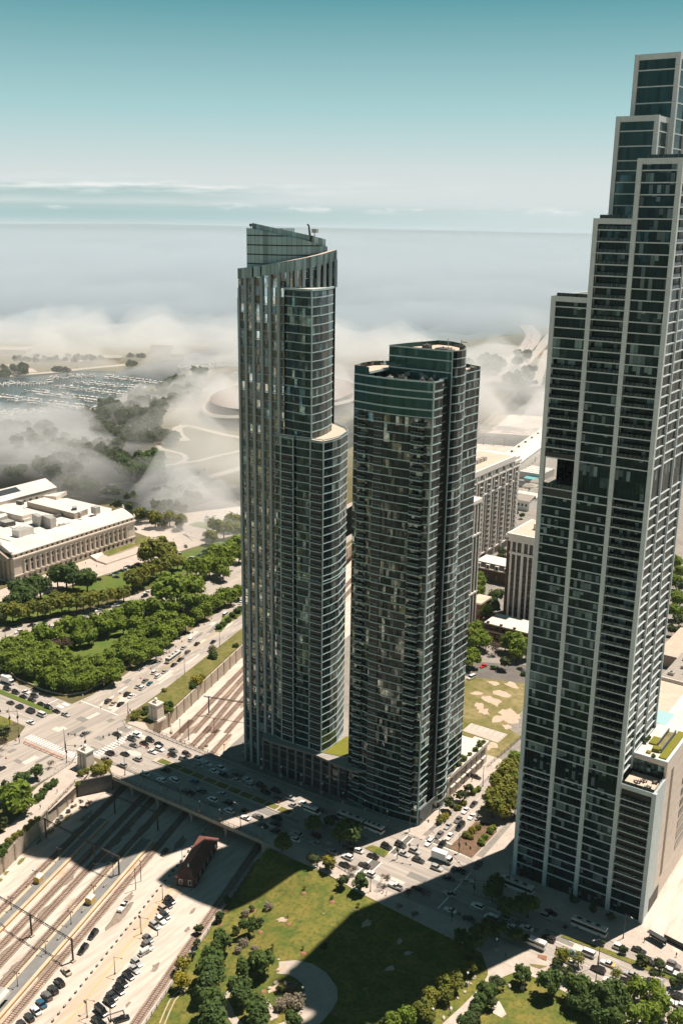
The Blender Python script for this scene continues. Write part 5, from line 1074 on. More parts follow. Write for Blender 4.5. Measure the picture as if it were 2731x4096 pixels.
# ------------------------------------------------------------------ rail yard
K = 0.286
yE = lambda e0, N: e0+K*(-200-N)                 # E of a yard line that passes e0 at N=-200
rzY = math.atan(K)                               # yard direction, turned from north
M['ballast'] = surf('stained ballast', (0.40, 0.32, 0.265), (0.30, 0.23, 0.185), 0.25, (0.17, 0.12, 0.095), 1.2, f3=0.7)
def track(e0, n0, n1, label, k=K, b=-200.0):
    X = lambda N: e0+k*(b-N)
    t = thing('railway_track', label, 'railway track', (X(n0), n0, YZ)); L = math.hypot(n1-n0, (n1-n0)*k); t.rotation_euler = (0, 0, math.atan(k))
    s = -1 if n1 < n0 else 1
    for o in (-.72, .72):
        m1 = MB(); m1.box(o-.07, o+.07, 0, s*L, .12, .27, M['rail']); m1.build('rail', t)
    m1 = MB(); m1.box(-1.7, 1.7, 0, s*L, .004, .05, M['ballast']); m1.build('ballast', t)
    m1 = MB(); n = int(L/.85)
    for i in range(n): y = s*i*.85; m1.box(-1.25, 1.25, y-.14, y+.14, .02, .13, M['tie'])
    tag(m1.build('sleepers', t), kind='stuff'); return t
for e0, n0, n1, lab in ((271.0, 60, -330, 'rusty track along the far side of the far platform'), (259.2, 60, -330, 'track in the middle of the yard, right of the far platform'), (254.3, 60, -330, 'track in the middle of the yard, second from the far platform'), (247.2, 60, -330, 'track along the far side of the near platform'), (236.2, 60, -330, 'track along the near side of the near platform by the parked cars'), (198.2, 60, -330, 'overgrown track beside the park fence')):
    track(e0, n0, n1, lab)
ST = [((800, 1880), (1480, 1180)), ((950, 1880), (1480, 1290)), ((1090, 1880), (1480, 1400)), ((1190, 1880), (1480, 1560)), ((1360, 1880), (1490, 1730))]
for i, (p0, p1) in enumerate(ST):
    a, c = atz('r', *p0, YZ), atz('r', *p1, YZ); k = -(c.x-a.x)/(c.y-a.y)
    track(a.x, a.y+8, -1300 if i < 3 else -700, '%s track from the long retaining wall, south of the bridge' % nth(i), k, a.y)
for i, (x0, x1) in enumerate((((745, 600), (1165, 300)), ((745, 660), (1165, 350)))):
    a, c = atz('t', *x0, YZ), atz('t', *x1, YZ); k = -(c.x-a.x)/(c.y-a.y); track(a.x+k*40, a.y+40-80+0, a.y-260, '%s far track beside the long train shed' % ('upper', 'lower')[i], k, a.y)
M['tactile'] = surf('cream platform edge', (0.60, 0.49, 0.36), (0.52, 0.41, 0.29), 0.3); M['plat'] = surf('grey platform deck', (0.23, 0.225, 0.22), (0.19, 0.185, 0.18), 0.4); M['edge'] = plain('orange yellow edge', (0.72, 0.36, 0.06), 0.7)
def platform(e0, n0, n1, w, label):
    t = thing('platform', label, 'platform', (yE(e0, n0), n0, YZ), rzY); L = (n0-n1)/math.cos(rzY)
    m1 = MB(); m1.box(-w/2, w/2, -L, 0, 0, .95, M['wallc']); m1.box(-w/2+1.0, w/2-1.0, -L, 0, .951, 1.0, M['plat']); m1.build('deck', t)
    for s in (-1, 1):
        m1 = MB(); m1.box(s*(w/2-1.0), s*(w/2+.1), -L, 0, .952, 1.02, M['tactile']); m1.box(s*(w/2-.1), s*(w/2+.12), -L, 0, .55, .94, M['edge']); m1.build('edge_strip', t)
    return t
platform(266.0, 60, -246, 4.9, 'far station platform with cream edges, empty apart from a yellow hut')
platform(242.0, 60, -246, 6.2, 'near station platform with cream edges, lamps and a curved shelter')
def hut(v, label):
    t = thing('platform_hut', label, 'hut', v, rzY); m1 = MB(); m1.box(-1.2, 1.2, -1.4, 1.4, 0, 2.0, M['yellow'])
    for i in range(8):
        a0, a1 = math.pi*i/8, math.pi*(i+1)/8; m1.face([(1.3*math.cos(a0), -1.5, 2+.7*math.sin(a0)), (1.3*math.cos(a1), -1.5, 2+.7*math.sin(a1)), (1.3*math.cos(a1), 1.5, 2+.7*math.sin(a1)), (1.3*math.cos(a0), 1.5, 2+.7*math.sin(a0))], M['roofw'])
    for y in (-1.5, 1.5): m1.face([(1.3*math.cos(math.pi*i/8), y, 2+.7*math.sin(math.pi*i/8)) for i in range(9)], M['yellow'])
    m1.build('shell', t); m1 = MB(); m1.box(-.5, .5, -1.45, -1.38, .1, 1.8, M['hvac']); m1.build('door', t)
zP = lambda w, x, y: atz(w, x, y, YZ+1.0)
hut(zP('a', 350, 1400), 'yellow hut with rounded white roof on the far platform'); hut(zP('b', 812, 245), 'yellow hut with rounded white roof on the near platform')
def bench(v, label):
    t = thing('platform_bench', label, 'bench', v, rzY, 'benches on the near platform'); m1 = MB(); m1.box(-.3, .3, -1.1, 1.1, .4, .48, M['hvac']); m1.build('seat', t)
    m1 = MB(); m1.box(-.04, .04, -1.1, 1.1, .48, .95, M['hvac']); m1.build('backrest', t)
    for y in (-.8, .8): m1 = MB(); m1.box(-.25, .25, y-.05, y+.05, 0, .4, M['steel']); m1.build('leg', t)
for i, p in enumerate(((945, 95), (752, 318), (535, 565))): bench(zP('b', *p), '%s bench along the near platform, counted from the bridge end' % nth(i))
def plamp(v, label):
    t = thing('platform_lamp', label, 'lamp post', v, rzY, 'lamp posts on the platforms'); m1 = MB(); m1.tube((0, 0, 0), (0, 0, 5), .1, M['pole']); m1.build('pole', t)
    for s in (-1, 1): m1 = MB(); m1.tube((0, 0, 4.8), (s*.8, 0, 5), .05, M['pole']); m1.box(s*.6, s*1.1, -.18, .18, 4.9, 5.1, M['pole']); m1.build('lamp_head', t)
    m1 = MB(); m1.tube((0, 0, 0), (0, 0, .4), .24, M['pole']); m1.build('base', t)
PL = [('a', 820, 905, 'f'), ('a', 537, 1208, 'f'), ('a', 325, 1415, 'f'), ('b', 105, 310, 'f'), ('a', 1018, 1345, 'n'), ('b', 848, 205, 'n'), ('b', 640, 440, 'n'), ('b', 415, 705, 'n'), ('b', 162, 995, 'n'), ('a', 1220, 1120, 'n')]
cnt = {}
for w, x, y, s in PL:
    k = cnt.get(s, 0); cnt[s] = k+1; plamp(zP(w, x, y), '%s double lamp post on the %s platform from its bridge end' % (nth(k), 'far' if s == 'f' else 'near'))
sh2 = thing('platform_shelter', 'curved pale shelter roof at the bottom edge of the near platform', 'shelter', zP('b', 10, 1130), rzY)
m1 = MB()
for i in range(8):
    a0, a1 = R(20+140*i/8), R(20+140*(i+1)/8); f = lambda a, y: (2.6*math.cos(a), y, 1.6+1.9*math.sin(a))
    m1.face([f(a0, -2), f(a1, -2), f(a1, 16), f(a0, 16)], M['hvac'])
m1.build('roof', sh2)
for y in (-1, 6, 13): m1 = MB(); m1.tube((0, y, 0), (0, y, 3.4), .12, M['steel']); m1.build('post', sh2)
# overhead line gantries
def gantry(n0, e_a, e_b, label, legs, h=8.2, mat='steel', k=K, z=YZ, base=None):
    xa, xb = base if base else (yE(e_a, n0), yE(e_b, n0)); n = n0
    t = thing('catenary_gantry', label, 'gantry', (xa, n, z)); dx = xb-xa; sk = -dx*K*0.55
    P = lambda f: Vector((dx*f, -abs(dx)*f*-0.0+0*f, 0))
    d = Vector((dx, 0, 0))
    m1 = MB(); nseg = 14
    for yy, zz in ((-.28, h), (.28, h), (0, h+.55)): m1.tube((0, yy, zz), (dx, yy, zz), .09, M[mat], n=4)
    for i in range(nseg):
        f0, f1 = dx*i/nseg, dx*(i+.5)/nseg; f2 = dx*(i+1)/nseg
        m1.tube((f0, -.28, h), (f1, 0, h+.55), .06, M[mat], n=4); m1.tube((f1, 0, h+.55), (f2, .28, h), .06, M[mat], n=4); m1.tube((f0, .28, h), (f2, -.28, h), .05, M[mat], n=4)
    m1.build('beam', t)
    for f in legs:
        m1 = MB(); m1.tube((dx*f, 0, 0), (dx*f, 0, h+.6), .32, M[mat], n=6); m1.build('leg', t); m1 = MB(); m1.box(dx*f-.7, dx*f+.7, -.7, .7, 0, .5, M['wallc']); m1.build('footing', t)
    for i in range(5):
        m1 = MB(); x = dx*(.1+.2*i); m1.tube((x, 0, h), (x, 0, h-1.1), .07, M[mat], n=4); m1.tube((x-.5, 0, h-1.1), (x+.5, 0, h-1.1), .06, M[mat], n=4); m1.build('insulator', t)
    return t
gantries = []
def gantry_px(w, pa, pb, legs_px, label, hp=8.2):
    """ends of the beam seen at height hp over the yard floor; legs as pixels along the beam"""
    a, c = atz(w, *pa, YZ+hp), atz(w, *pb, YZ+hp)
    t = gantry(0, 0, 0, label, legs_px, hp, 'steel', base=(0, (c-a).length)); t.location = (a.x, a.y, YZ); t.rotation_euler = (0, 0, math.atan2(c.y-a.y, c.x-a.x))
gantry_px('b', (-10, 195), (655, 590), (.44, .985), 'dark overhead line gantry crossing the tracks nearest the camera')
gantry_px('a', (385, 840), (1080, 1195), (.03, .675, .975), 'rusty overhead line gantry just north of the bridge shadow')
gantry_px('a', (950, 610), (1420, 790), (.16, .98), 'dark overhead line gantry standing in the shade under the bridge')
gantry_px('r', (985, 1525), (1640, 1625), (.1, .98), 'brown lattice gantry across the tracks south of the bridge', 9.0)
gantry_px('t', (848, 428), (1045, 438), (.0, 1.0), 'pale far gantry beside the long train shed', 8.0)
gantry_px('t', (1035, 205), (1172, 215), (.0, 1.0), 'farthest gantry at the foggy end of the train shed', 8.0)
gantry_px('t', (350, 155), (630, 175), (.0, .48, 1.0), 'faint wide gantry in the fog left of the train shed', 9.0)
# overhead wires
m1 = MB()
for i, e0 in enumerate((271, 259.2, 254.3, 247.2)):
    t = MB(); t.tube((yE(e0, 40), 40, YZ+6.6), (yE(e0, -300), -300, YZ+6.6), .035, M['rust'], n=3); o = t.build('overhead_wire'); tag(o, 'overhead wire above the %s track of the yard' % nth(i), 'overhead wire', 'overhead wires of the yard')
# retaining walls with pilasters
def rwall(pts, z0, z1, label, th=.7, step=7.5, mat='wallc', coping=True):
    t = thing('retaining_wall', label, 'wall', (*pts[0], 0)); m1 = MB(); m1.wall(pts, z0, z1, M[mat]); B = offset(pts, -th); m1.wall(list(reversed(B)), z0, z1, M[mat])
    for a, c, e, g in zip(pts, pts[1:], B[1:], B): m1.face([(*a, z1), (*c, z1), (*e, z1), (*g, z1)], M[mat])
    sub(m1, 'wall_face', t); L = sum(math.dist(a, c) for a, c in zip(pts, pts[1:])); n = max(1, int(L/step)); Q = resample(pts, n)
    O = offset(Q, .35)
    for i in range(n+1):
        m1 = MB(); q, o = Q[i], O[i]; m1.tube((*q, z0), (*q, z1+.25), .42, M[mat], n=4); sub(m1, 'pilaster', t)
    return t
rwall([(301, -252.0), (e_wall(-200)-.1, -200), (e_wall(-100)-.1, -100), (e_wall(60)-.1, 60)][::-1], YZ, .5, 'tall panelled concrete retaining wall below the promenade')
rwall([(301, -252), (293.4, -264.5)], YZ, .4, 'dark stone wing wall beside the bridge abutment', mat='darkwall', step=20)
rwall([(e_wall(-319)-.1, -319), (e_wall(-480)-.1, -480), (e_wall(-700)-.1, -700)], YZ, .6, 'long pale retaining wall below the planted embankment')
# railings
def railing(pts, z, h, label, mat='pole', step=3.0, dens=None, name='railing'):
    t = thing(name, label, 'railing', (*pts[0], z)); m1 = MB()
    for a, c in zip(pts, pts[1:]):
        for f in (h, h*.12): m1.tube((*a, z+f), (*c, z+f), .06, M[mat], n=4)
    sub(m1, 'rail', t); L = sum(math.dist(a, c) for a, c in zip(pts, pts[1:])); n = min(98, max(1, int(L/step))); Q = resample(pts, n)
    for q in Q: m1 = MB(); m1.tube((*q, z), (*q, z+h+.05), .09, M[mat], n=4); sub(m1, 'post', t)
    m1 = MB(); S = resample(pts, int(L/.45))
    for q in S: m1.tube((*q, z+.1), (*q, z+h), .022, M[mat], n=3, caps=False)
    tag(sub(m1, 'balusters', t), kind='stuff'); return t
railing([(213, -264.7), (293, -264.7)], 0.16, 1.25, 'dark railing along the near edge of the bridge', step=2.7)
railing([(205, -302.4), (306, -302.4)], 0.16, 1.25, 'dark railing along the far edge of the bridge', step=2.7)
railing([(214, -271.1), (303, -271.2)], 0.05, .8, 'low dark railing between the near pavement and the traffic lanes', step=2.7)
railing([(205, -300.2), (309, -300.7)], 0.05, .8, 'low dark railing between the far pavement and the traffic lanes', step=2.7)
railing([(293.5, -264.3), (301.2, -251.6), (291.8, -226), (e_wall(-199)+.4, -199), (e_wall(-110)+.4, -110)], .5, 1.1, 'brown railing along the top of the panelled retaining wall', 'rust')
railing([(318.5, -268.5), (314.6, -262), (313.2, -250), (311.2, -238)], 0, 1.3, 'pale panel fence between the promenade and the street', 'hvac', 2.2, name='fence')
railing([(167.5, -362.5), (166.4, -398), (170, -430)], 0, 1.6, 'dark fence along the side street edge of the dry grass lot', 'pole', 3, name='fence')
railing([(e_fence(N)+.0, N) for N in (-258, -230, -200, -170, -120)], YZ, 1.5, 'thin dark fence between the park and the yard track', 'pole', 3, name='fence')
railing([(214.5, -372), (218, -432)], 0, 1.2, 'low dark fence on the far side of the dry grass lot', 'pole', 3, name='fence')
railing([(185, -268.2), (165.5, -264.8)], .16, .8, 'low dark rail beside the park pavement near the crossing', 'pole', 2.5)
# low kerb wall round the tree island
isl = thing('island_wall', 'low pale kerb wall with dark railing round the wooded island', 'wall', (361, -312, 0))
for i in range(len(PARKI)):
    a, c = PARKI[i], PARKI[(i+1) % len(PARKI)]
    m1 = MB(); B = offset([c, a], .25); m1.prism([a, c, B[0], B[1]], 0, .95, M['wallc']); sub(m1, 'wall_section', isl)
# wooden kerb stops and concrete barriers beside the tan road
for i in range(60):
    N = -265+i*3.0; m1 = MB(); m1.box(-.25, .25, -.45, .45, 0, .5, M['dark']); m1.frus((-.22, .22, -.3, .3), (-.1, .1, -.2, .2), .5, .62, M['walk']); o = m1.build('bollard') if i == 0 else None
    if i == 0: b0 = o
    else: o = b0.copy(); COL.objects.link(o)
    o.location = (yE(222.9, N), N, YZ+.05); o.rotation_euler = (0, 0, rzY); tag(o, 'dark kerb block in the long row beside the tan yard road', 'bollard', 'kerb blocks beside the yard road')
# portal pylons with globes
def pylon(x, y, rz, label):
    t = thing('stone_pylon', label, 'pylon', (x, y, 0), rz); m1 = MB()
    m1.frus((-3.6, 3.6, -3.0, 3.0), (-3.4, 3.4, -2.8, 2.8), 0, 1.0, M['stone']); m1.frus((-2.9, 2.9, -2.3, 2.3), (-2.6, 2.6, -2.0, 2.0), 1.0, 7.6, M['stone']); m1.box(-2.9, 2.9, -2.3, 2.3, 7.6, 8.3, M['stone']); m1.frus((-1.6, 1.6, -1.4, 1.4), (-1.2, 1.2, -1.0, 1.0), 8.3, 9.2, M['stone']); m1.build('shaft', t)
    for s in (-1, 1): m1 = MB(); m1.box(s*.5, s*1.3, 2.0, 2.75, 1.0, 6.6, M['stone']); m1.build('fin', t); m1 = MB(); m1.box(-.4+s*1.4, .4+s*1.4, -2.75, -2.0, 1.0, 6.6, M['stone']); m1.build('fin', t)
    m1 = MB(); m1.ball((0, 0, 9.9), .85, M['globe'], 12, 8); m1.build('globe', t)
v = at('a', 775, 375); pylon(v.x, v.y, 0, 'stone pylon with white globe at the near corner of the bridge')
v = at('i', 985, 1262); pylon(v.x, v.y, 0, 'stone pylon with white globe at the far corner of the bridge among shrubs')
# brick yard house
bh = thing('brick_house', 'long brick house with dull red hipped roof in the rail yard', 'house', at('c', 285, 1220), 0)
c1, c2, c3 = atz('c', 125, 1440, YZ), atz('c', 290, 1465, YZ), atz('c', 470, 1130, YZ)
W_ = (c2-c1).length; ang = math.atan2((c1-c2).y, (c1-c2).x); L_ = 25.5
bh.location = (c2+c1)/2; bh.location.z = YZ; bh.rotation_euler = (0, 0, ang); hw = W_/2
m1 = MB(); m1.box(-hw, hw, -L_, 0, 0, 3.9, M['brick_d']); m1.build('wall', bh)
ov = .5; zt = 6.4; m1 = MB(); A_ = [(-hw-ov, ov, 3.9), (hw+ov, ov, 3.9), (hw+ov, -L_-ov, 3.9), (-hw-ov, -L_-ov, 3.9)]; r0, r1 = (0, -3.2, zt), (0, -L_+3.2, zt)
for f in ((A_[0], A_[1], r0), (A_[1], A_[2], r1, r0), (A_[2], A_[3], r1), (A_[3], A_[0], r0, r1)): m1.face(f, M['tile'])
m1.face(A_, M['brick_d']); roof_ = m1.build('roof', bh)
for x in (-hw*.5, hw*.5):
    m1 = MB(); m1.box(x-.65, x+.65, -.02, .08, 1.0, 3.1, M['white']); w_ = m1.build('window', bh); m1 = MB(); m1.box(x-.45, x+.45, .08, .1, 1.2, 2.9, M['winD']); m1.build('pane', w_)
for i in range(6):
    for s in (-1, 1): m1 = MB(); y = -2-i*4.2; m1.box(s*hw-.06, s*hw+.06, y-.6, y+.6, 1.0, 3.1, M['white']); w_ = m1.build('window', bh); m1 = MB(); m1.box(s*hw-.09, s*hw+.09, y-.4, y+.4, 1.2, 2.9, M['winD']); m1.build('pane', w_)
m1 = MB(); m1.tube((0, -3.4, 6.2), (0, -3.4, 7.4), .3, M['globe'], n=8); m1.build('roof_vent', roof_)
# junk against the wall
for i, (x, y, r, mt) in enumerate(((650, 735, .7, 'rust'), (615, 770, .9, 'hvac_d'), (550, 830, 1.0, 'hvac'), (520, 865, .9, 'hvac'), (730, 690, 1.2, 'rust'), (800, 700, 1.5, 'rust'), (745, 745, 1.6, 'rust'), (680, 725, .7, 'stone'))):
    v = at('a', x, y); m1 = MB()
    if mt == 'rust' and r > 1.1:
        for k in range(5): a = random.uniform(0, 3); m1.tube((-r*math.cos(a), -r*math.sin(a), .15+.15*k), (r*math.cos(a), r*math.sin(a), .2+.15*k), .18, M['rust'], n=5)
        o = m1.build('scrap_pile'); lab = '%s heap of rusty scrap beams on the gravel below the wing wall' % nth(i-4)
    else:
        m1.tube((0, 0, 0), (0, 0, r*1.1), r, M[mt], n=10); m1.tube((0, 0, r*1.1), (0, 0, r*1.12), r*.75, M['dark'], n=10); o = m1.build('concrete_ring'); lab = '%s concrete ring standing on gravel below the retaining wall' % nth(i if i < 4 else 4)
    o.location = v; tag(o, lab, 'scrap' if 'scrap' in lab else 'concrete ring')
# ------------------------------------------------------------------ vehicles
PAINT = dict(white=(0.80, 0.79, 0.77), black=(0.012, 0.013, 0.015), dark=(0.05, 0.052, 0.056), grey=(0.17, 0.17, 0.17), silver=(0.46, 0.46, 0.45), blue=(0.04, 0.13, 0.22), teal=(0.02, 0.17, 0.22), red=(0.55, 0.03, 0.03), brown=(0.07, 0.035, 0.03), tan=(0.48, 0.40, 0.32), yellow=(0.75, 0.45, 0.05))
PNAME = dict(dark='dark grey', brown='dark red')
PM = {}
def paint(c):
    if c not in PM: PM[c] = plain(c+' car paint', PAINT[c], 0.28, 0.15 if c in ('grey', 'silver', 'dark', 'blue', 'teal') else 0.0, 0.5, 0.6)
    return PM[c]
CAR = {}
SPEC = dict(sedan=(4.7, 1.82, .78, 1.42, -1.55, .75, -.95, .25), suv=(4.75, 1.9, .95, 1.72, -2.1, .85, -1.85, .35), hatch=(4.3, 1.78, .85, 1.55, -1.9, .8, -1.55, .2), coupe=(4.5, 1.85, .74, 1.3, -1.35, .6, -.8, .1), van=(5.3, 1.98, 1.05, 2.1, -2.5, 1.75, -2.4, 1.15), wagon=(4.9, 1.85, .82, 1.5, -2.15, .75, -1.75, .25))
def wheel_mesh(r=.33, w=.24):
    m1 = MB(); m1.tube((0, -w/2, 0), (0, w/2, 0), r, M['tyre'], n=10); m1.tube((0, -w/2-.01, 0), (0, w/2+.01, 0), r*.58, M['hvac'], n=8); return m1.mesh('wheel')
WHEEL = wheel_mesh(); WHEELB = wheel_mesh(.5, .3)
def body_mesh(kind, p):
    m1 = MB(); L, W, zb, zr, g0, g1, r0, r1 = SPEC[kind]; h = W/2; f, b = L/2, -L/2
    bz = .28
    # lower body in stations from tail to nose: x, top, half width
    st = [(b, zb*.72, h*.86), (b+.12, zb*.98, h*.95), (b+.8, zb*1.02, h), (g1+.1, zb*1.02, h), (g1+.55, zb*.96, h*.98), (f-.35, zb*.84, h*.92), (f, zb*.66, h*.78)]
    for (xa, za, ha), (xb, zc, hb) in zip(st, st[1:]):
        m1.face([(xa, -ha, za), (xb, -hb, zc), (xb, hb, zc), (xa, ha, za)], p)
        for s in (-1, 1):
            q = [(xa, s*ha, bz), (xb, s*hb, bz), (xb, s*hb, zc), (xa, s*ha, za)]; m1.face(q if s < 0 else q[::-1], p)
        m1.face([(xa, ha, bz), (xb, hb, bz), (xb, -hb, bz), (xa, -ha, bz)], p)
    for (x, z, hh), s in ((st[0], -1), (st[-1], 1)):
        q = [(x, -hh, bz), (x, hh, bz), (x, hh, z), (x, -hh, z)]; m1.face(q if s > 0 else q[::-1], p)
    m1.box(r0, r1, -h*.78, h*.78, zr-.05, zr, p)
    return m1
def glass_mesh(kind):
    m1 = MB(); L, W, zb, zr, g0, g1, r0, r1 = SPEC[kind]; h = W/2
    m1.frus((g0, g1, -h*.93, h*.93), (r0, r1, -h*.77, h*.77), zb-.02, zr-.03, M['carglass']); return m1.mesh('window_glass')
def proto(kind, color):
    key = (kind, color)
    if key in CAR: return CAR[key]
    r = link('parked_car', None); r.location = (0, 0, -500); p = paint(color)
    def wheels(xs, y, mesh=WHEEL, z=.33):
        for x in xs:
            for s in (-1, 1):
                o = link('wheel', mesh, r); o.location = (x, s*y, z)
    if kind in SPEC:
        L, W, zb, zr, *_ = SPEC[kind]
        body_mesh(kind, p).build('body', r)
        if ('g', kind) not in CAR: CAR[('g', kind)] = glass_mesh(kind)
        link('window_glass', CAR[('g', kind)], r); wheels((-L*.30, L*.31), W/2-.12)
        if ('l', kind) not in CAR:
            a = MB(); a.box(L/2-.12, L/2-.0, -.2, .2, zb*.55, zb*.68, M['lampw']); c = MB(); c.box(-L/2-.01, -L/2+.1, -.18, .18, zb*.72, zb*.88, M['lampr']); CAR[('l', kind)] = (a.mesh('headlight'), c.mesh('tail_light'))
        for s in (-1, 1):
            for me, nm in zip(CAR[('l', kind)], ('headlight', 'tail_light')): o = link(nm, me, r); o.location = (0, s*W*.33, 0)
    elif kind == 'pickup':
        m1 = MB(); m1.frus((-2.8, 2.8, -.98, .98), (-2.8, 2.75, -.96, .96), .38, .8, p); m1.frus((.55, 2.8, -.97, .97), (.55, 2.6, -.9, .9), .8, 1.12, p)
        for s in (-1, 1): m1.box(-2.8, -.85, s*.82, s*.97, .8, 1.15, p)
        m1.box(-2.8, -2.66, -.97, .97, .8, 1.15, p); m1.box(-2.66, -.85, -.82, .82, .8, .84, M['dark']); m1.box(-.75, .15, -.72, .72, 1.74, 1.8, p); m1.build('body', r)
        m1 = MB(); m1.frus((-.9, .95, -.9, .9), (-.78, .25, -.74, .74), .8, 1.76, M['carglass']); m1.build('window_glass', r); wheels((-1.75, 1.8), .86)
    elif kind in ('bus', 'tailbus'):
        L = 12.0 if kind == 'bus' else 8.0
        m1 = MB(); m1.box(-L/2, L/2, -1.27, 1.27, .35, 1.45, p); m1.frus((-L/2, L/2, -1.27, 1.27), (-L/2+.15, L/2-.2, -1.12, 1.12), 2.6, 3.1, M['roofw']); m1.build('body', r)
        m1 = MB(); m1.box(-L/2+.03, L/2-.03, -1.26, 1.26, 1.45, 2.6, M['carglass']); m1.build('window_glass', r)
        m1 = MB()
        for i in range(3): m1.box(-L*.38+i*L*.27, -L*.38+i*L*.27+L*.17, -.8, .8, 3.1, 3.32, M['hvac']); m1.box(-L*.36+i*L*.27, -L*.36+i*L*.27+L*.12, -.5, .5, 3.32, 3.34, M['dark'])
        m1.build('roof_unit', r); wheels((-L*.3, L*.32), 1.12, WHEELB, .5)
    elif kind == 'truck':
        m1 = MB(); m1.box(-3.9, 1.9, -1.25, 1.25, .95, 3.75, p); m1.build('cargo_box', r); m1 = MB(); m1.frus((2.1, 4.1, -1.1, 1.1), (2.1, 3.5, -1.0, 1.0), .55, 2.5, p); m1.box(-3.8, 4.0, -.6, .6, .5, .95, M['dark']); m1.build('cab', r)
        m1 = MB(); m1.frus((2.6, 4.02, -1.11, 1.11), (2.6, 3.62, -1.04, 1.04), 1.5, 2.35, M['carglass']); m1.build('window_glass', r); wheels((-2.6, 3.0), 1.0, WHEELB, .5)
    elif kind == 'shuttle':
        m1 = MB(); m1.box(-3.6, 2.2, -1.15, 1.15, .5, 1.5, p); m1.frus((-3.6, 2.2, -1.15, 1.15), (-3.5, 2.0, -1.0, 1.0), 2.3, 2.75, p); m1.frus((2.2, 3.6, -1.0, 1.0), (2.2, 3.3, -.9, .9), .5, 1.25, p); m1.build('body', r)
        m1 = MB(); m1.box(-3.55, 2.15, -1.14, 1.14, 1.5, 2.3, M['carglass']); m1.frus((2.2, 3.0, -1.0, 1.0), (2.1, 2.2, -.95, .95), 1.25, 2.3, M['carglass']); m1.build('window_glass', r)
        m1 = MB(); m1.box(-1.5, .3, -.7, .7, 2.75, 2.95, M['hvac']); m1.build('roof_unit', r); wheels((-2.3, 2.4), 1.0, WHEEL, .38)
    CAR[key] = r
    return r
USED = {}
CATS = dict(sedan='car', suv='suv', hatch='car', coupe='car', van='van', wagon='car', pickup='pickup truck', bus='bus', tailbus='bus', truck='truck', shuttle='minibus')
ONAME = dict(sedan='sedan_car', suv='suv_car', hatch='hatchback_car', coupe='coupe_car', van='passenger_van', wagon='estate_car', pickup='pickup_truck', bus='city_bus', tailbus='bus_trailer', truck='box_truck', shuttle='shuttle_minibus')
WORD = dict(hatch='hatchback', pickup='pickup truck', bus='city bus', tailbus='bus section', truck='box truck', shuttle='shuttle minibus', suv='SUV')
def put(kind, color, v, ang, label, group):
    p = proto(kind, color)
    if (kind, color) in USED: o = dup(p, v, ang, kids=USED[(kind, color)])
    else:
        USED[(kind, color)] = list(p.children); o = p; o.location = v; o.rotation_euler = (0, 0, ang)
    o.name = ONAME[kind]
    tag(o, label, CATS[kind], group); return o
def fleet(group, where, order, rows, z=0.0, defang=0.0):
    """rows: (window, x, y, colour, kind[, heading in degrees anticlockwise from east]); order(v) sorts along the street"""
    L = []
    for r in rows:
        w, x, y, c, k = r[:5]; v = atz(w, x, y, z+.75); v.z = z+.05
        L.append([v, c, k, R(r[5]) if len(r) > 5 else defang])
    end, key = order; L.sort(key=lambda t: key(t[0])); cnt = {}
    for v, c, k, a in L: cnt[(c, k)] = cnt.get((c, k), 0)+1
    seen = {}
    for v, c, k, a in L:
        n = seen.get((c, k), 0); seen[(c, k)] = n+1
        nm = '%s %s' % (PNAME.get(c, c), WORD.get(k, k))
        lab = ('only %s %s' % (nm, where)) if cnt[(c, k)] == 1 else '%s %s %s, from %s' % (nth(n), nm, where, end)
        put(k, c, v, a, lab, group)
W_, E_, N_, S_ = 180, 0, 90, 270
eastend = ('the museum end', lambda v: -v.x)
c = 'c'; F_, N__ = 180, 0
def lane_split(rows, Ns):  return rows
far = [('a',1233,88,'white','suv'),('a',1182,122,'dark','suv'),('a',1203,178,'grey','sedan'),('a',1346,130,'black','suv'),('a',1295,160,'black','sedan'),('a',1427,168,'black','sedan'),('a',1433,212,'white','suv'),('a',1368,235,'white','sedan'),
 (c,97,222,'grey','sedan'),(c,90,262,'black','sedan'),(c,218,258,'brown','suv'),(c,193,300,'silver','suv'),(c,325,302,'white','suv'),(c,330,360,'silver','sedan'),(c,400,343,'white','sedan'),(c,465,410,'white','sedan'),(c,530,387,'white','suv'),(c,550,448,'black','suv'),(c,665,440,'brown','sedan'),(c,668,493,'silver','sedan'),(c,765,487,'white','sedan'),(c,797,543,'silver','wagon'),(c,885,540,'black','suv'),(c,925,600,'black','suv'),(c,1020,588,'dark','suv'),(c,1028,655,'grey','sedan'),(c,1150,650,'silver','suv'),(c,1178,717,'silver','sedan'),(c,1268,700,'white','sedan'),(c,1342,772,'white','shuttle'),(c,1430,765,'grey','sedan'),(c,1540,830,'black','sedan'),('e',195,885,'dark','suv')]
fleet('cars on the far lanes of the bridge', 'on the far lanes of the bridge', eastend, far, 0, R(180))
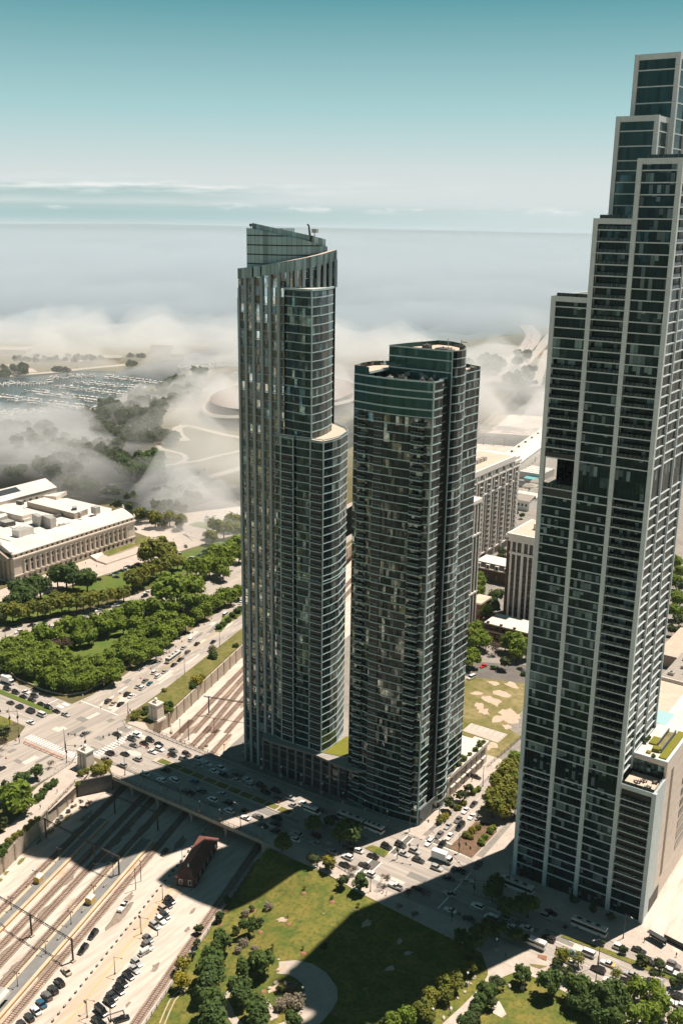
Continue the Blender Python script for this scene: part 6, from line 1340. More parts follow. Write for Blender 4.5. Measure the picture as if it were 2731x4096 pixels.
near = [('a',985,248,'black','suv'),('a',1120,255,'black','sedan'),('a',1235,300,'silver','suv'),('a',950,300,'grey','sedan'),('a',1098,355,'silver','suv'),('a',1302,432,'white','sedan'),('a',1447,490,'white','suv'),('a',1480,400,'black','sedan'),('a',1555,480,'white','hatch'),
 (c,30,400,'black','suv'),(c,108,493,'white','suv'),(c,283,502,'blue','suv'),(c,237,600,'black','pickup'),(c,347,588,'dark','suv'),(c,535,613,'silver','sedan'),(c,447,663,'white','suv'),(c,580,690,'black','suv'),(c,595,765,'white','suv'),(c,725,760,'black','sedan'),(c,745,825,'white','coupe'),(c,855,815,'grey','wagon'),(c,1018,830,'dark','suv'),(c,1010,882,'dark','sedan'),(c,897,897,'dark','sedan'),(c,1010,950,'dark','suv'),(c,1200,972,'silver','suv'),(c,1185,1020,'white','sedan'),(c,1370,990,'brown','suv'),(c,1372,1055,'silver','wagon'),(c,1520,1128,'silver','sedan')]
fleet('cars on the near lanes of the bridge', 'on the near lanes of the bridge', eastend, near, 0, R(0))
mid = [('e',205,1108,'grey','pickup'),('e',295,1118,'white','sedan'),('e',200,1178,'white','suv'),('e',428,1170,'black','sedan'),('e',175,1247,'black','sedan'),('e',350,1250,'dark','sedan'),('e',397,1330,'white','suv')]
fleet('cars waiting at the crossing by the park', 'waiting at the crossing by the park', eastend, mid, 0, 0)
cross = [('e',550,1085,'black','suv',175),('e',675,1070,'dark','suv',175),('e',705,1150,'silver','sedan',178),('e',803,1125,'silver','suv',178),('e',835,1205,'dark','wagon',180),('e',1045,1200,'white','truck',182),('e',1000,1277,'silver','suv',180),('e',1193,1300,'dark','pickup',0),('e',1365,1255,'dark','suv',90),('e',1110,1372,'dark','sedan',185),('e',1270,1395,'silver','sedan',215),('e',1115,1512,'silver','pickup',0),('e',825,1465,'dark','sedan',0),('e',630,1440,'white','pickup',0),('f',1120,308,'white','coupe',5),('f',1365,275,'white','suv',0),('f',1285,385,'black','sedan',0)]
fleet('cars crossing the junction below the towers', 'crossing the junction below the towers', eastend, cross, 0, 0)
ind = [('e',1330,705,'dark','sedan'),('e',1258,762,'white','sedan'),('e',1312,815,'white','coupe'),('e',1190,843,'grey','sedan'),('e',1210,908,'black','van'),('e',1100,900,'silver','sedan'),('e',1022,980,'grey','wagon'),('e',1113,998,'white','hatch'),('e',932,1048,'white','wagon'),('e',1042,1073,'black','suv'),('e',1350,462,'black','sedan',178)]
fleet('cars on the side street by the dark tower', 'on the side street by the dark tower', ('the junction', lambda v: -v.y), ind, 0, R(90))
south = [('h',470,330,'silver','suv',180),('h',130,330,'silver','suv',0),('h',30,345,'white','van',0),('h',185,415,'white','hatch',0),('h',310,420,'white','sedan',0),('h',485,505,'black','suv',0),('h',380,555,'white','shuttle',0),('h',505,300,'black','sedan',180)]
fleet('cars in the shade of the cream tower', 'in the shade of the cream tower', eastend, south)
west = [('h',655,620,'blue','sedan',0),('h',797,625,'white','van',0),('h',660,692,'white','sedan',0),('h',885,755,'black','suv',0),('h',1145,790,'silver','sedan',0),('h',985,850,'white','suv',0),('h',1120,845,'black','sedan',0),('h',1300,855,'black','sedan',0),('h',1060,580,'white','suv',180),('h',1213,600,'black','sedan',180),('h',1290,692,'black','suv',180),('h',1490,720,'grey','suv',180),('h',1470,775,'white','suv',180),('h',1510,965,'black','suv',0),('h',1545,1045,'white','suv',0),('h',1290,985,'dark','sedan',0),('h',1420,990,'white','sedan',0)]
fleet('cars in the sunlit street at the lower right', 'in the sunlit street past the cream tower', eastend, west)
v = atz('h', 960, 705, .7); v.z = .05; t = put('sedan', 'white', v, R(0), 'white taxi with yellow rear panels in the sunlit street', 'cars in the sunlit street at the lower right'); t.name = 'taxi_car'
for s in (-1, 1): m1 = MB(); m1.box(-2.3, -.9, s*.86, s*.93, .4, .84, paint('yellow')); m1.build('door_panel', t)
m1 = MB(); m1.box(-2.2, -1.6, -.8, .8, .8, .825, paint('yellow')); m1.build('boot_panel', t); m1 = MB(); m1.box(-.4, -.1, -.35, .35, 1.42, 1.58, M['yellow']); m1.build('roof_sign', t)
b = atz('e', 300, 855, 2); b.z = .05; o1 = put('bus', 'white', b, R(180), 'front half of the long articulated bus in the shade below the dark tower', 'buses')
b2 = atz('e', 495, 965, 2); b2.z = .05; d = (b2-b).length
o1.location = b+Vector((3.4, 0, 0)); o1.name = 'articulated_bus'; o1['label'] = 'long white articulated bus in the shade below the dark curved tower'
for src in list(proto('tailbus', 'white').children):
    ch = src.copy(); COL.objects.link(ch); ch.parent = o1; ch.location = src.location+Vector((10.6, 0, 0))
m1 = MB(); m1.box(5.9, 6.7, -1.15, 1.15, .4, 2.9, M['tyre']); m1.build('bellows', o1)
for s in list(CAR[('tailbus', 'white')].children): bpy.data.objects.remove(s)
bpy.data.objects.remove(CAR.pop(('tailbus', 'white')))
for w, x, y, lab in (('h', 235, 75, 'white city bus at the kerb by the corner of the cream tower'), ('h', 815, 405, 'white city bus in the shade in front of the cream tower lobby')):
    b = atz(w, x, y, 2); b.z = .05; put('bus', 'white', b, R(180), lab, 'buses')
# rail yard car park
yang = math.degrees(math.atan2(-1, K))
left = [('b',838,528,'black','suv',yang+180),('b',748,660,'black','suv',yang+180),('b',595,855,'tan','sedan',-12),('b',535,958,'black','suv',-12),('b',478,1022,'dark','suv',-12),('b',422,1078,'grey','suv',-12),('b',373,1145,'blue','sedan',-12),('b',325,1208,'white','sedan',-12),('b',265,1268,'dark','hatch',-12),('b',200,1332,'dark','sedan',-12),('b',1105,280,'white','pickup',yang+180),('a',1478,1130,'black','sedan',yang+180)]
nearb = ('the bridge', lambda v: v.y)
fleet('cars parked between the tracks and the tan road', 'parked between the tracks and the tan road', nearb, left, YZ)
right = [('b',1525,222,'black','suv'),('b',1500,260,'black','sedan'),('b',1468,303,'tan','suv'),('b',1478,358,'dark','suv'),('b',1440,400,'white','suv'),('b',1390,447,'silver','suv'),('b',1330,560,'grey','sedan'),('b',1322,627,'grey','suv'),('b',1228,778,'silver','wagon'),('b',1205,838,'silver','sedan'),('b',1152,893,'black','wagon'),('b',1100,960,'black','suv'),('b',1065,1025,'black','suv'),('b',1010,1075,'dark','sedan'),('b',985,1133,'black','suv'),('b',908,1215,'black','van'),('b',888,1312,'black','pickup'),('b',1092,1285,'black','sedan',60)]
fleet('cars parked beside the yard road on the park side', 'parked in the gravel row on the park side', nearb, right, YZ, R(172))
t = thing('tank_trailer', 'white tank trailer standing between the parked cars on the gravel', 'trailer', atz('b', 1300, 700, YZ), R(80))
m1 = MB(); m1.tube((-1.6, 0, 1.3), (1.6, 0, 1.3), .75, M['roofw'], n=12); m1.build('tank', t); m1 = MB(); m1.box(-2.4, 2.4, -.9, .9, .45, .6, M['hvac'])
for x in (-2.2, 2.2):
    for y in (-1.3, 1.3): m1.tube((x, y, 0), (x*.7, y*.5, .6), .06, M['rust'], n=4)
m1.build('frame', t)
for s in (-1, 1): o = link('wheel', WHEEL, t); o.location = (-.4, s*.95, .33)
t = thing('flatbed_trailer', 'open white trailer with low sides at the bottom of the gravel car park', 'trailer', atz('b', 1050, 1275, YZ), R(60))
m1 = MB(); m1.box(-2.4, 2.4, -1.1, 1.1, .55, .65, M['tan'] if 'tan' in M else M['walk'])
for s in (-1, 1): m1.box(-2.4, 2.4, s*1.02, s*1.1, .65, 1.2, M['roofw'])
m1.box(-2.4, -2.3, -1.1, 1.1, .65, 1.2, M['roofw']); m1.build('bed', t)
for s in (-1, 1): o = link('wheel', WHEEL, t); o.location = (-.3, s*1.1, .33)
# drive south of the junction
la = 282
r = 'r'
lsd = [(r,833,808,'white','suv'),(r,907,858,'black','sedan'),(r,738,905,'silver','sedan'),(r,790,958,'grey','wagon'),(r,607,1042,'white','bus'),(r,698,1053,'black','sedan'),(r,617,1120,'black','sedan'),(r,375,1215,'white','suv'),(r,417,1262,'white','suv'),(r,500,1205,'silver','sedan'),(r,257,1320,'grey','sedan'),(r,315,1352,'teal','coupe'),(r,168,1390,'silver','sedan'),(r,222,1410,'white','suv'),(r,85,1510,'white','sedan'),(r,30,1490,'black','suv'),(r,1262,495,'white','van'),(r,1105,835,'black','coupe',102),(r,1455,345,'white','sedan'),
 ('q',1215,1268,'dark','suv'),('q',1278,1290,'tan','sedan'),('q',1355,1300,'black','wagon')]
fleet('cars on the wide drive behind the tall crown tower', 'on the wide drive beside the tree island', ('the junction', lambda v: -v.y), lsd, 0, R(la))
drive2 = [('q',75,470,'black','suv'),('q',215,492,'white','suv'),('q',285,508,'silver','sedan'),('q',355,418,'black','sedan'),('q',480,410,'black','suv'),('q',500,428,'white','sedan'),('q',570,440,'white','sedan'),('q',790,315,'black','sedan'),('q',868,325,'black','sedan'),('q',935,332,'silver','sedan'),('q',740,372,'black','wagon'),('q',1110,255,'white','suv'),('q',1215,195,'white','van'),('q',1290,200,'white','suv'),('q',1315,222,'silver','suv'),('q',1320,240,'white','sedan'),('q',1468,168,'black','suv'),('q',1505,180,'white','sedan'),(r,277,210,'white','sedan'),(r,250,262,'black','suv'),(r,315,295,'black','sedan')]
fleet('cars on the inner drive before the museum', 'on the drive between the tree rows by the museum', ('the left', lambda v: -v.y), drive2, 0, R(75))
q = 'q'
lst = [(q,92,1055,'white','truck'),(q,85,1130,'black','suv'),(q,180,1170,'black','suv'),(q,297,1165,'white','sedan'),(q,265,1218,'black','sedan'),(q,390,1208,'dark','suv'),(q,362,1253,'dark','wagon'),(q,465,1300,'black','sedan'),(q,548,1338,'black','suv'),(q,635,1380,'black','coupe'),(q,740,1418,'silver','wagon')]
fleet('cars queueing left of the junction', 'in the queue beyond the grass median', eastend, lst, 0, R(180))
lst2 = [(q,120,1285,'dark','sedan'),(q,222,1330,'black','suv'),(q,345,1380,'black','van'),(q,465,1420,'white','van'),(q,347,1505,'white','sedan')]
fleet('cars on the near side of the grass median', 'on the near side of the grass median', eastend, lst2, 0, R(0))
fleet('cars inside the wide junction', 'inside the wide junction by the pylons', eastend, [('a',765,72,'grey','sedan',265),('a',1050,78,'black','sedan',180),('a',790,228,'black','suv',0),('a',12,388,'black','sedan',270)])
fleet('cars on the lot slip road', 'on the sunny street behind the dry grass lot', eastend, [('u',443,1220,'red','sedan',75),('u',285,1375,'white','van',78),('u',945,1260,'dark','sedan',165),('c',1560,-30,'dark','sedan',80)] [:3])
n_ = 'n'; o_ = 'o'
park = [(n_,1155,1043,'silver','sedan'),(n_,1210,1020,'blue','sedan'),(n_,1215,1065,'black','sedan'),(n_,1270,998,'grey','suv'),(n_,1025,1090,'black','suv'),(n_,1305,985,'white','suv'),(n_,1345,1018,'black','suv'),(n_,1330,960,'dark','suv'),(n_,1385,955,'silver','suv'),(n_,1400,992,'white','sedan'),(n_,1440,925,'red','sedan'),(n_,1432,968,'dark','sedan'),(n_,1500,935,'silver','wagon'),
 (o_,683,1300,'silver','hatch'),(o_,740,1405,'white','hatch'),(o_,770,1390,'dark','hatch'),(o_,835,1360,'silver','van'),(o_,875,1350,'dark','wagon'),(o_,935,1320,'black','hatch'),(o_,985,1300,'black','wagon'),(o_,1003,1270,'dark','van'),(o_,1085,1240,'silver','coupe'),(o_,1125,1235,'white','wagon')]
fleet('cars parked in front of the museum', 'parked in front of the museum', ('the left', lambda v: -v.y), park, 0, R(20))
misc = [(o_,765,1207,'black','hatch',150),(o_,1035,845,'dark','suv',160),(o_,1025,878,'silver','suv',160),(o_,1130,832,'white','suv',160),(o_,295,650,'grey','sedan',60),(o_,1015,1055,'grey','shuttle',100),(o_,128,988,'black','suv',170),(n_,1080,148,'white','suv',30),(n_,775,218,'white','sedan',30),(n_,830,220,'yellow','sedan',30),(n_,1555,275,'dark','sedan',60)]
fleet('cars on the museum campus roads', 'on the campus roads beyond the museum', ('the left', lambda v: -v.y), misc)
fl = []
for i in range(42):
    f = i/41; P_ = [(1925, 1520), (1990, 1497), (2060, 1438), (2108, 1388), (2132, 1340), (2105, 1306)]; g = f*5; k = min(4, int(g)); u = g-k
    fl.append(('p', P_[k][0]+(P_[k+1][0]-P_[k][0])*u+random.uniform(-9, 9), P_[k][1]+(P_[k+1][1]-P_[k][1])*u+random.uniform(-5, 5)))
p0 = MB(); p0.frus((-2.2, 2.2, -.9, .9), (-2.1, 2.1, -.88, .88), .3, .8, paint('white')); p0.frus((-1.6, 1.0, -.85, .85), (-1.2, .4, -.7, .7), .8, 1.4, M['carglass']); p0.box(-1.2, .4, -.68, .68, 1.4, 1.44, paint('white')); pm = p0.mesh('small_car')
for i, (w, x, y) in enumerate(fl):
    v = atz(w, x, y, 0.1); o = link('distant_car', pm); o.location = v; o.rotation_euler = (0, 0, R(100)); tag(o, 'tiny pale car in the foggy traffic on the far expressway', 'car', 'cars on the far expressway')
for i, (w, x, y) in enumerate((('c',57,282),('c',285,377),('c',548,487),('c',803,592),('c',1040,692),('a',1260,182),('a',1130,135),('q',1132,1340),('q',1347,1178),('r',850,718),('r',717,828),('r',640,893),('r',560,960),('r',458,1050),('r',327,1172),('r',197,1290),('r',1088,540),('r',995,612),('a',57,290),('a',143,130),('a',660,397))):
    v = atz(w, x, y, .5); v.z = .05
    if i == 0:
        m1 = MB(); m1.frus((-.4, .4, -.4, .4), (-.38, .38, -.38, .38), 0, .08, M['dark']); m1.tube((0, 0, .08), (0, 0, .55), .3, M['cone'], .22, n=8); m1.tube((0, 0, .55), (0, 0, .75), .22, M['white'], .19, n=8); m1.tube((0, 0, .75), (0, 0, 1.1), .19, M['cone'], .12, n=8); cone0 = m1.mesh('traffic_cone')
    o = link('traffic_cone', cone0); o.location = v
    tag(o, ('%s orange traffic cone among the far bridge lanes from the junction' % nth(i)) if i < 5 else ('%s orange traffic cone by the junction corners, counted leftwards' % nth({5: 0, 6: 1, 7: 2, 8: 3, 18: 4, 19: 5, 20: 6}[i])) if i < 9 or i > 17 else '%s orange traffic cone in the line beside the tree island' % nth(i-9), 'traffic cone', 'orange traffic cones')
# ------------------------------------------------------------------ trees and plants
def crown_mesh(name, mat, seed, n=1000, lobes=15, sq=0.85, leaf=0.15, airy=0.0, cone=0.0):
    rnd = random.Random(seed); v = []; f = []
    L = []
    for i in range(lobes):
        a = rnd.uniform(0, 6.283); u = rnd.uniform(-.55, .95); r = rnd.uniform(.35, .72)*(1-cone*max(0, u))
        L.append((r*math.cos(a)*math.sqrt(max(.1, 1-u*u*.6)), r*math.sin(a)*math.sqrt(max(.1, 1-u*u*.6)), u*sq*.62, rnd.uniform(.26, .5)*(1-cone*.5*max(0, u))))
    L.append((0, 0, .05, .5*(1-airy)))
    for i in range(n):
        c = L[i % len(L)]; z = rnd.uniform(-.8, 1); a = rnd.uniform(0, 6.283); s = math.sqrt(max(0, 1-z*z)); d = Vector((s*math.cos(a), s*math.sin(a), z))
        r = c[3]*(rnd.uniform(.7, 1.16) if rnd.random() < .8-airy*.4 else rnd.uniform(.2, 1.25)); p = Vector((c[0], c[1], c[2]))+d*r
        nrm = (d+Vector((rnd.uniform(-.8, .8), rnd.uniform(-.8, .8), rnd.uniform(-.3, 1.1)))).normalized(); t = nrm.orthogonal().normalized(); b = nrm.cross(t)
        an = rnd.uniform(0, 6.283); t, b = t*math.cos(an)+b*math.sin(an), b*math.cos(an)-t*math.sin(an); q = leaf*rnd.uniform(.55, 1.25); k = len(v)
        v += [tuple(p+t*q+b*q*.25), tuple(p+b*q*.8), tuple(p-t*q+b*q*.1), tuple(p-b*q*.7)]; f.append((k, k+1, k+2, k+3))
    me = bpy.data.meshes.new(name); me.from_pydata(v, [], f); me.materials.append(M[mat]); me.update(); return me
def trunk_mesh(seed, h=1.0):
    rnd = random.Random(seed); m1 = MB(); m1.tube((0, 0, -1.25), (0, 0, -.45), .075, M['trunk'], .055, n=6, caps=False)
    for i in range(4):
        a = i*1.57+rnd.uniform(-.4, .4); r = rnd.uniform(.3, .5); m1.tube((0, 0, -.5), (r*math.cos(a), r*math.sin(a), rnd.uniform(0, .35)), .045, M['trunk'], .015, n=5, caps=False)
    return m1.mesh('trunk')
TRK = [trunk_mesh(s) for s in (1, 2, 3)]
CRN = {}
for key, mat, kw in (('g', 'leaf', {}), ('d', 'leafd', dict(n=1100, sq=.8)), ('y', 'leafy', dict(n=700, airy=.25)), ('o', 'leafo', dict(n=900)), ('w', 'leafw', dict(n=800, leaf=.12, sq=.75)), ('b', 'bare', dict(n=420, airy=.7, leaf=.09)), ('t', 'leafo', dict(n=520, airy=.6, leaf=.11)), ('c', 'leafd', dict(n=800, cone=.75, sq=1.2)), ('f', 'leaf', dict(n=260, leaf=.26, lobes=9)), ('h', 'leafh', dict(n=260, leaf=.26, lobes=9))):
    CRN[key] = [crown_mesh('crown', mat, 11*len(CRN)+s, **kw) for s in range(4)]
BIGR = 1.0; TP = {}; JOBS = []
def tree(key, v, rad, label, group, hk=1.0, name='tree', cat='tree', zoff=None):
    """crown radius in metres; the crown floats 1.25 radii above the foot of the trunk"""
    i = random.randrange(4); kk = (key, i)
    sc_ = (rad, rad, rad*hk); rz = random.uniform(0, 6.28)
    loc = (v.x, v.y, v.z+1.25*rad*hk*(1 if zoff is None else zoff))
    JOBS.append((rad/(Vector(loc)-Vector((0, 0, HC))).length, kk, loc, rz, sc_, label, group, name, cat))
def plant_all():
    """the 296 broadleaf trees that show largest are trees of their own; the rest of the woods is one mass"""
    order = sorted([j for j in JOBS if j[7] == 'broadleaf_tree'], key=lambda j: -j[0])
    mass = set(id(j) for j in order[296:]) | set(id(j) for j in JOBS if j[7] == 'mass_tree'); MV = {}
    for j in JOBS:
        _, kk, loc, rz, sc_, label, group, name, cat = j
        if id(j) in mass:
            me = CRN[kk[0] if kk[0] in 'fhwcb' else 'h'][kk[1]]; v, f = MV.setdefault(me.materials[0].name, ([], [])); k = len(v); ca, sa = math.cos(rz), math.sin(rz)
            v += [(loc[0]+sc_[0]*(p.co.x*ca-p.co.y*sa), loc[1]+sc_[1]*(p.co.x*sa+p.co.y*ca), loc[2]+sc_[2]*p.co.z) for p in me.vertices]
            f += [tuple(x+k for x in p.vertices) for p in me.polygons]; continue
        if kk not in TP:
            r = link(name, None, None, loc, rz); r.scale = sc_; TP[kk] = [link('crown', CRN[kk[0]][kk[1]], r), link('trunk', TRK[kk[1] % 3], r)]; o = r
        else:
            o = link(name, None, None, loc, rz); o.scale = sc_
            for ch in TP[kk]: c_ = ch.copy(); COL.objects.link(c_); c_.parent = o
        tag(o, label, cat, group)
    V, F, MI, mats = [], [], [], []
    for mn_, (v, f) in MV.items():
        k = len(V); V += v; F += [tuple(x+k for x in q) for q in f]; MI += [len(mats)]*len(f); mats.append(bpy.data.materials[mn_])
    me = bpy.data.meshes.new('distant_woods'); me.from_pydata(V, [], F)
    for m in mats: me.materials.append(m)
    me.polygons.foreach_set('material_index', MI); me.update(); tag(link('distant_woods', me), 'hazy mass of small trees between the museum and the harbour', None, None, 'stuff')
DESC = dict(g='green tree', d='dark green tree', y='yellow green tree', o='olive green tree', w='pale silvery shrub', b='bare brown tree', t='thin young tree', c='dark conifer', f='green tree', h='olive tree')
def grove(group, where, rows, order=None, hk=1.0, key0='g', shrub=(), rk=1.0):
    """rows: (window, x, y, crown radius in zoom pixels[, kind]); the pixel is the middle of the crown"""
    out = []
    for r in rows:
        w, x, y, pr = r[:4]; pr *= rk; k = r[4] if len(r) > 4 else key0
        v = at(w, x, y, 4); dist = Vector((v.x, v.y, HC)).length
        rad = pr/WN[w][2]/FOC*dist*1.02; low = k == 'w' or k in shrub
        v = at(w, x, y, rad*(1.25 if not low else .55)*hk)
        out.append((v, rad, k, low))
    if order: out.sort(key=lambda t: order[1](t[0]))
    cnt = {}; seen = {}
    for t in out: cnt[t[2]] = cnt.get(t[2], 0)+1
    for v, rad, k, low in out:
        n = seen.get(k, 0); seen[k] = n+1
        d = DESC[k] if not (low and k != 'w') else DESC[k].replace('tree', 'bush')
        if order is None: lab = '%s %s' % (d, where)
        else: lab = ('only %s %s' % (d, where)) if cnt[k] == 1 else '%s %s %s, from %s' % (nth(n), d, where, order[0])
        nm = ('shrub' if low else 'conifer' if k == 'c' else 'young_tree' if k == 't' else 'broadleaf_tree')
        tree(k, v, rad, lab, group, hk, nm, 'shrub' if low else 'tree', .5 if low else None)
fromE = ('the yard fence', lambda v: -v.x); fromN = ('the bottom', lambda v: -v.y); fromS = ('the street', lambda v: v.y)
d = 'd'
grove('trees in the park by the yard', 'in the park grove beside the yard', [(d,505,360,45,'o'),(d,325,480,42,'o'),(d,570,225,36,'y'),(d,530,590,100,'d'),(d,450,690,95,'d'),(d,430,790,125,'d'),(d,420,920,118,'d'),(d,400,1030,95,'d'),(d,440,1130,112,'d'),(d,450,1240,128,'d'),(d,185,790,72,'y'),(d,170,930,78,'y'),(d,770,450,78,'d'),(d,660,480,36,'g'),(d,865,410,38,'y'),(d,900,760,112,'d'),(d,740,830,100,'d'),(d,690,1000,95,'d'),(d,700,1085,88,'d'),(d,840,1180,112,'d'),(d,870,1275,100,'d'),(d,1170,1305,82,'d'),(d,310,610,36,'o'),(d,260,720,34,'o'),(d,800,290,26,'d')], fromE)
grove('pale shrubs around the ring path', 'near the ring path', [(d,745,345,42,'w'),(d,948,285,44,'w'),(d,725,605,48,'w'),(d,680,670,38,'w'),(d,830,665,42,'w'),(d,1165,1010,52,'w'),(d,1060,1165,62,'w'),(d,1190,1140,78,'w'),(d,1120,1110,50,'w')], fromE)
grove('young trees on the lawn', 'planted alone on the sunny lawn', [(d,1270,110,18,'t'),(d,1520,190,15,'t'),(d,1120,370,13,'t'),(d,1255,650,17,'t'),(d,990,630,20,'t'),(d,1450,640,36,'d'),(d,1040,1020,26,'y'),('f',62,200,18,'t'),('f',300,265,22,'t'),('d',1545,1245,28,'w')], fromE)
for i, (w, x, y) in enumerate(((d,1270,163),(d,1520,240),(d,1132,440),(d,1262,703),(d,575,318),(d,515,440),(d,822,320),(d,880,512),(d,905,1045),(d,1040,1048),('f',65,237),('f',320,360))):
    v = at(w, x, y); m1 = MB(); m1.tube((0, 0, 0), (0, 0, .25), 1.0, M['mulch'], .6, n=10); o = m1.build('mulch_ring'); o.location = v; tag(o, '%s red brown mulch ring under a young tree on the lawn, from the yard side' % nth(i), 'mulch ring', 'mulch rings on the lawn')
grove('trees along the park pavement', 'along the park pavement by the street', [('c',1345,1190,58,'y'),('c',1490,1225,64,'y'),('c',1350,880,82,'d'),('c',1070,1040,82,'d'),('c',1490,865,56,'d'),('e',20,1250,55,'y'),('e',155,1390,58,'g'),('e',320,1405,80,'d'),('e',535,1375,52,'b'),('e',250,1290,48,'b'),('e',740,1500,44,'b'),('e',905,1510,50,'b'),('f',660,280,36,'b'),('f',805,350,38,'b')], fromE)
grove('trees in the planter strip by the dark tower', 'in the planter strip by the dark tower', [('e',1210,630,52,'g'),('e',1120,705,56,'g'),('e',1280,560,46,'g')], ('the junction', lambda v: -v.y))
grove('low bushes in the planter strip', 'in the planter strip beside the side street', [('e',1050,835,40,'o'),('e',1020,865,34,'o'),('e',1080,815,34,'y'),('e',1190,740,32,'o'),('e',1240,700,30,'o'),('e',1330,600,34,'g'),('e',1370,575,30,'g')], ('the junction', lambda v: -v.y), shrub=('o', 'g', 'y'))
grove('bushes in the triangular bed', 'in the red earth bed by the junction', [('e',1260,990,36,'o'),('e',1320,950,36,'y'),('e',1370,920,30,'o'),('e',1400,1050,36,'g'),('e',1430,1010,34,'g'),('e',1480,950,34,'g'),('e',1510,920,28,'g'),('e',1300,1010,26,'o')], ('the junction', lambda v: -v.y), shrub=('o', 'g', 'y'))
grove('trees beside the cream tower', 'at the left foot of the cream tower', [('g',230,270,62,'g'),('g',190,330,70,'o'),('g',150,390,75,'o'),('g',90,470,80,'o'),('g',190,480,80,'o'),('g',60,560,85,'o'),('g',170,580,85,'o'),('g',40,640,80,'o'),('g',220,640,70,'o'),('g',130,690,60,'o'),('g',215,420,60,'g')], ('the top', lambda v: v.y), rk=1.1)
grove('trees on the shady median', 'in the deep shade before the cream tower', [('e',230,950,110,'d'),('e',130,960,85,'d'),('f',1470,450,72,'d'),('f',1500,130,88,'d'),('f',1210,545,66,'d'),('f',1390,520,90,'d'),('f',1330,600,80,'d'),('h',330,230,95,'d'),('h',180,250,90,'d'),('h',90,420,70,'d'),('h',230,470,60,'d'),('h',690,200,40,'d'),('h',850,270,38,'d'),('h',980,330,36,'d'),('e',1530,1400,75,'d')], ('the park', lambda v: -v.x))
grove('trees along the promenade', 'along the pale promenade', [('f',1280,825,62,'o'),('f',1290,760,44,'o'),('f',1150,915,72,'o'),('f',1045,955,76,'o'),('f',1175,985,62,'o'),('f',960,1095,80,'o'),('f',1080,1060,66,'o'),('f',870,1200,82,'o'),('f',920,1250,66,'o'),('f',735,1250,82,'g'),('f',600,1315,80,'g'),('f',540,1330,50,'g'),('f',380,1340,34,'y')], ('the street', lambda v: v.y))
grove('trees between promenade and lawn', 'right of the pale promenade', [('f',1440,1045,82,'d'),('f',1385,1120,70,'d'),('f',1515,965,58,'d'),('f',1360,1190,62,'d'),('f',1330,1250,60,'d'),('f',1255,1300,72,'d'),('f',1330,1320,60,'d'),('h',85,850,52,'d'),('h',15,925,62,'d'),('h',20,1010,50,'d')], ('the street', lambda v: v.y))
grove('trees in the lower right lawn', 'on the lower right lawn by the street', [('h',270,790,70,'d'),('h',500,855,98,'d'),('h',590,640,62,'o'),('h',560,710,44,'g'),('h',730,670,58,'t'),('h',720,890,104,'d'),('h',800,950,66,'d'),('h',650,800,50,'o'),('h',975,960,122,'d'),('h',1060,1030,88,'d'),('h',1180,905,82,'g'),('h',1190,1110,92,'g'),('h',1345,930,74,'g'),('h',1380,1045,80,'g'),('h',1030,800,52,'t'),('h',1300,1115,84,'g'),('h',1510,1140,62,'g'),('h',880,1090,90,'d'),('h',990,1140,90,'d'),('h',700,1010,70,'d'),('h',830,1040,80,'d')], ('the promenade', lambda v: -v.x))
grove('small trees on the sunlit median', 'on the grass median past the cream tower', [('h',1090,595,32,'g'),('h',1235,670,44,'g'),('h',1385,715,46,'g'),('h',920,540,22,'y'),('h',620,420,17,'y'),('h',1550,830,42,'g'),('h',300,510,36,'y'),('h',1330,790,34,'d'),('h',1490,860,36,'d')], ('the junction', lambda v: -v.x))
# promenade corner by the retaining wall
grove('trees by the promenade at the left edge', 'at the left edge beside the promenade', [('a',160,640,135,'g'),('a',70,600,80,'d'),('a',210,470,72,'d'),('a',330,405,62,'d'),('a',60,560,60,'d'),('a',230,700,80,'g'),('a',110,720,80,'d'),('a',20,890,55,'o'),('a',460,340,36,'b'),('a',25,165,44,'b'),('a',40,60,60,'d')], ('the junction', lambda v: v.y))
grove('hedge bushes by the promenade', 'in the hedge rows by the promenade', [('a',880,415,46,'o'),('a',930,400,46,'y'),('a',975,420,40,'y'),('a',870,375,30,'o'),('a',740,510,34,'o'),('a',790,490,30,'o'),('a',330,660,40,'d'),('a',390,600,42,'d'),('a',440,550,42,'d'),('a',490,515,40,'d'),('a',370,640,40,'d'),('a',340,840,30,'o'),('a',290,880,34,'o'),('a',240,930,34,'o'),('a',190,970,34,'o'),('a',140,1000,34,'o'),('a',90,1040,34,'o'),('a',40,1100,44,'d'),('a',20,1150,44,'d'),('a',700,530,24,'g'),('a',830,470,26,'o')], ('the junction', lambda v: v.y), shrub=('o', 'd', 'y', 'g'))
q = 'q'; r = 'r'
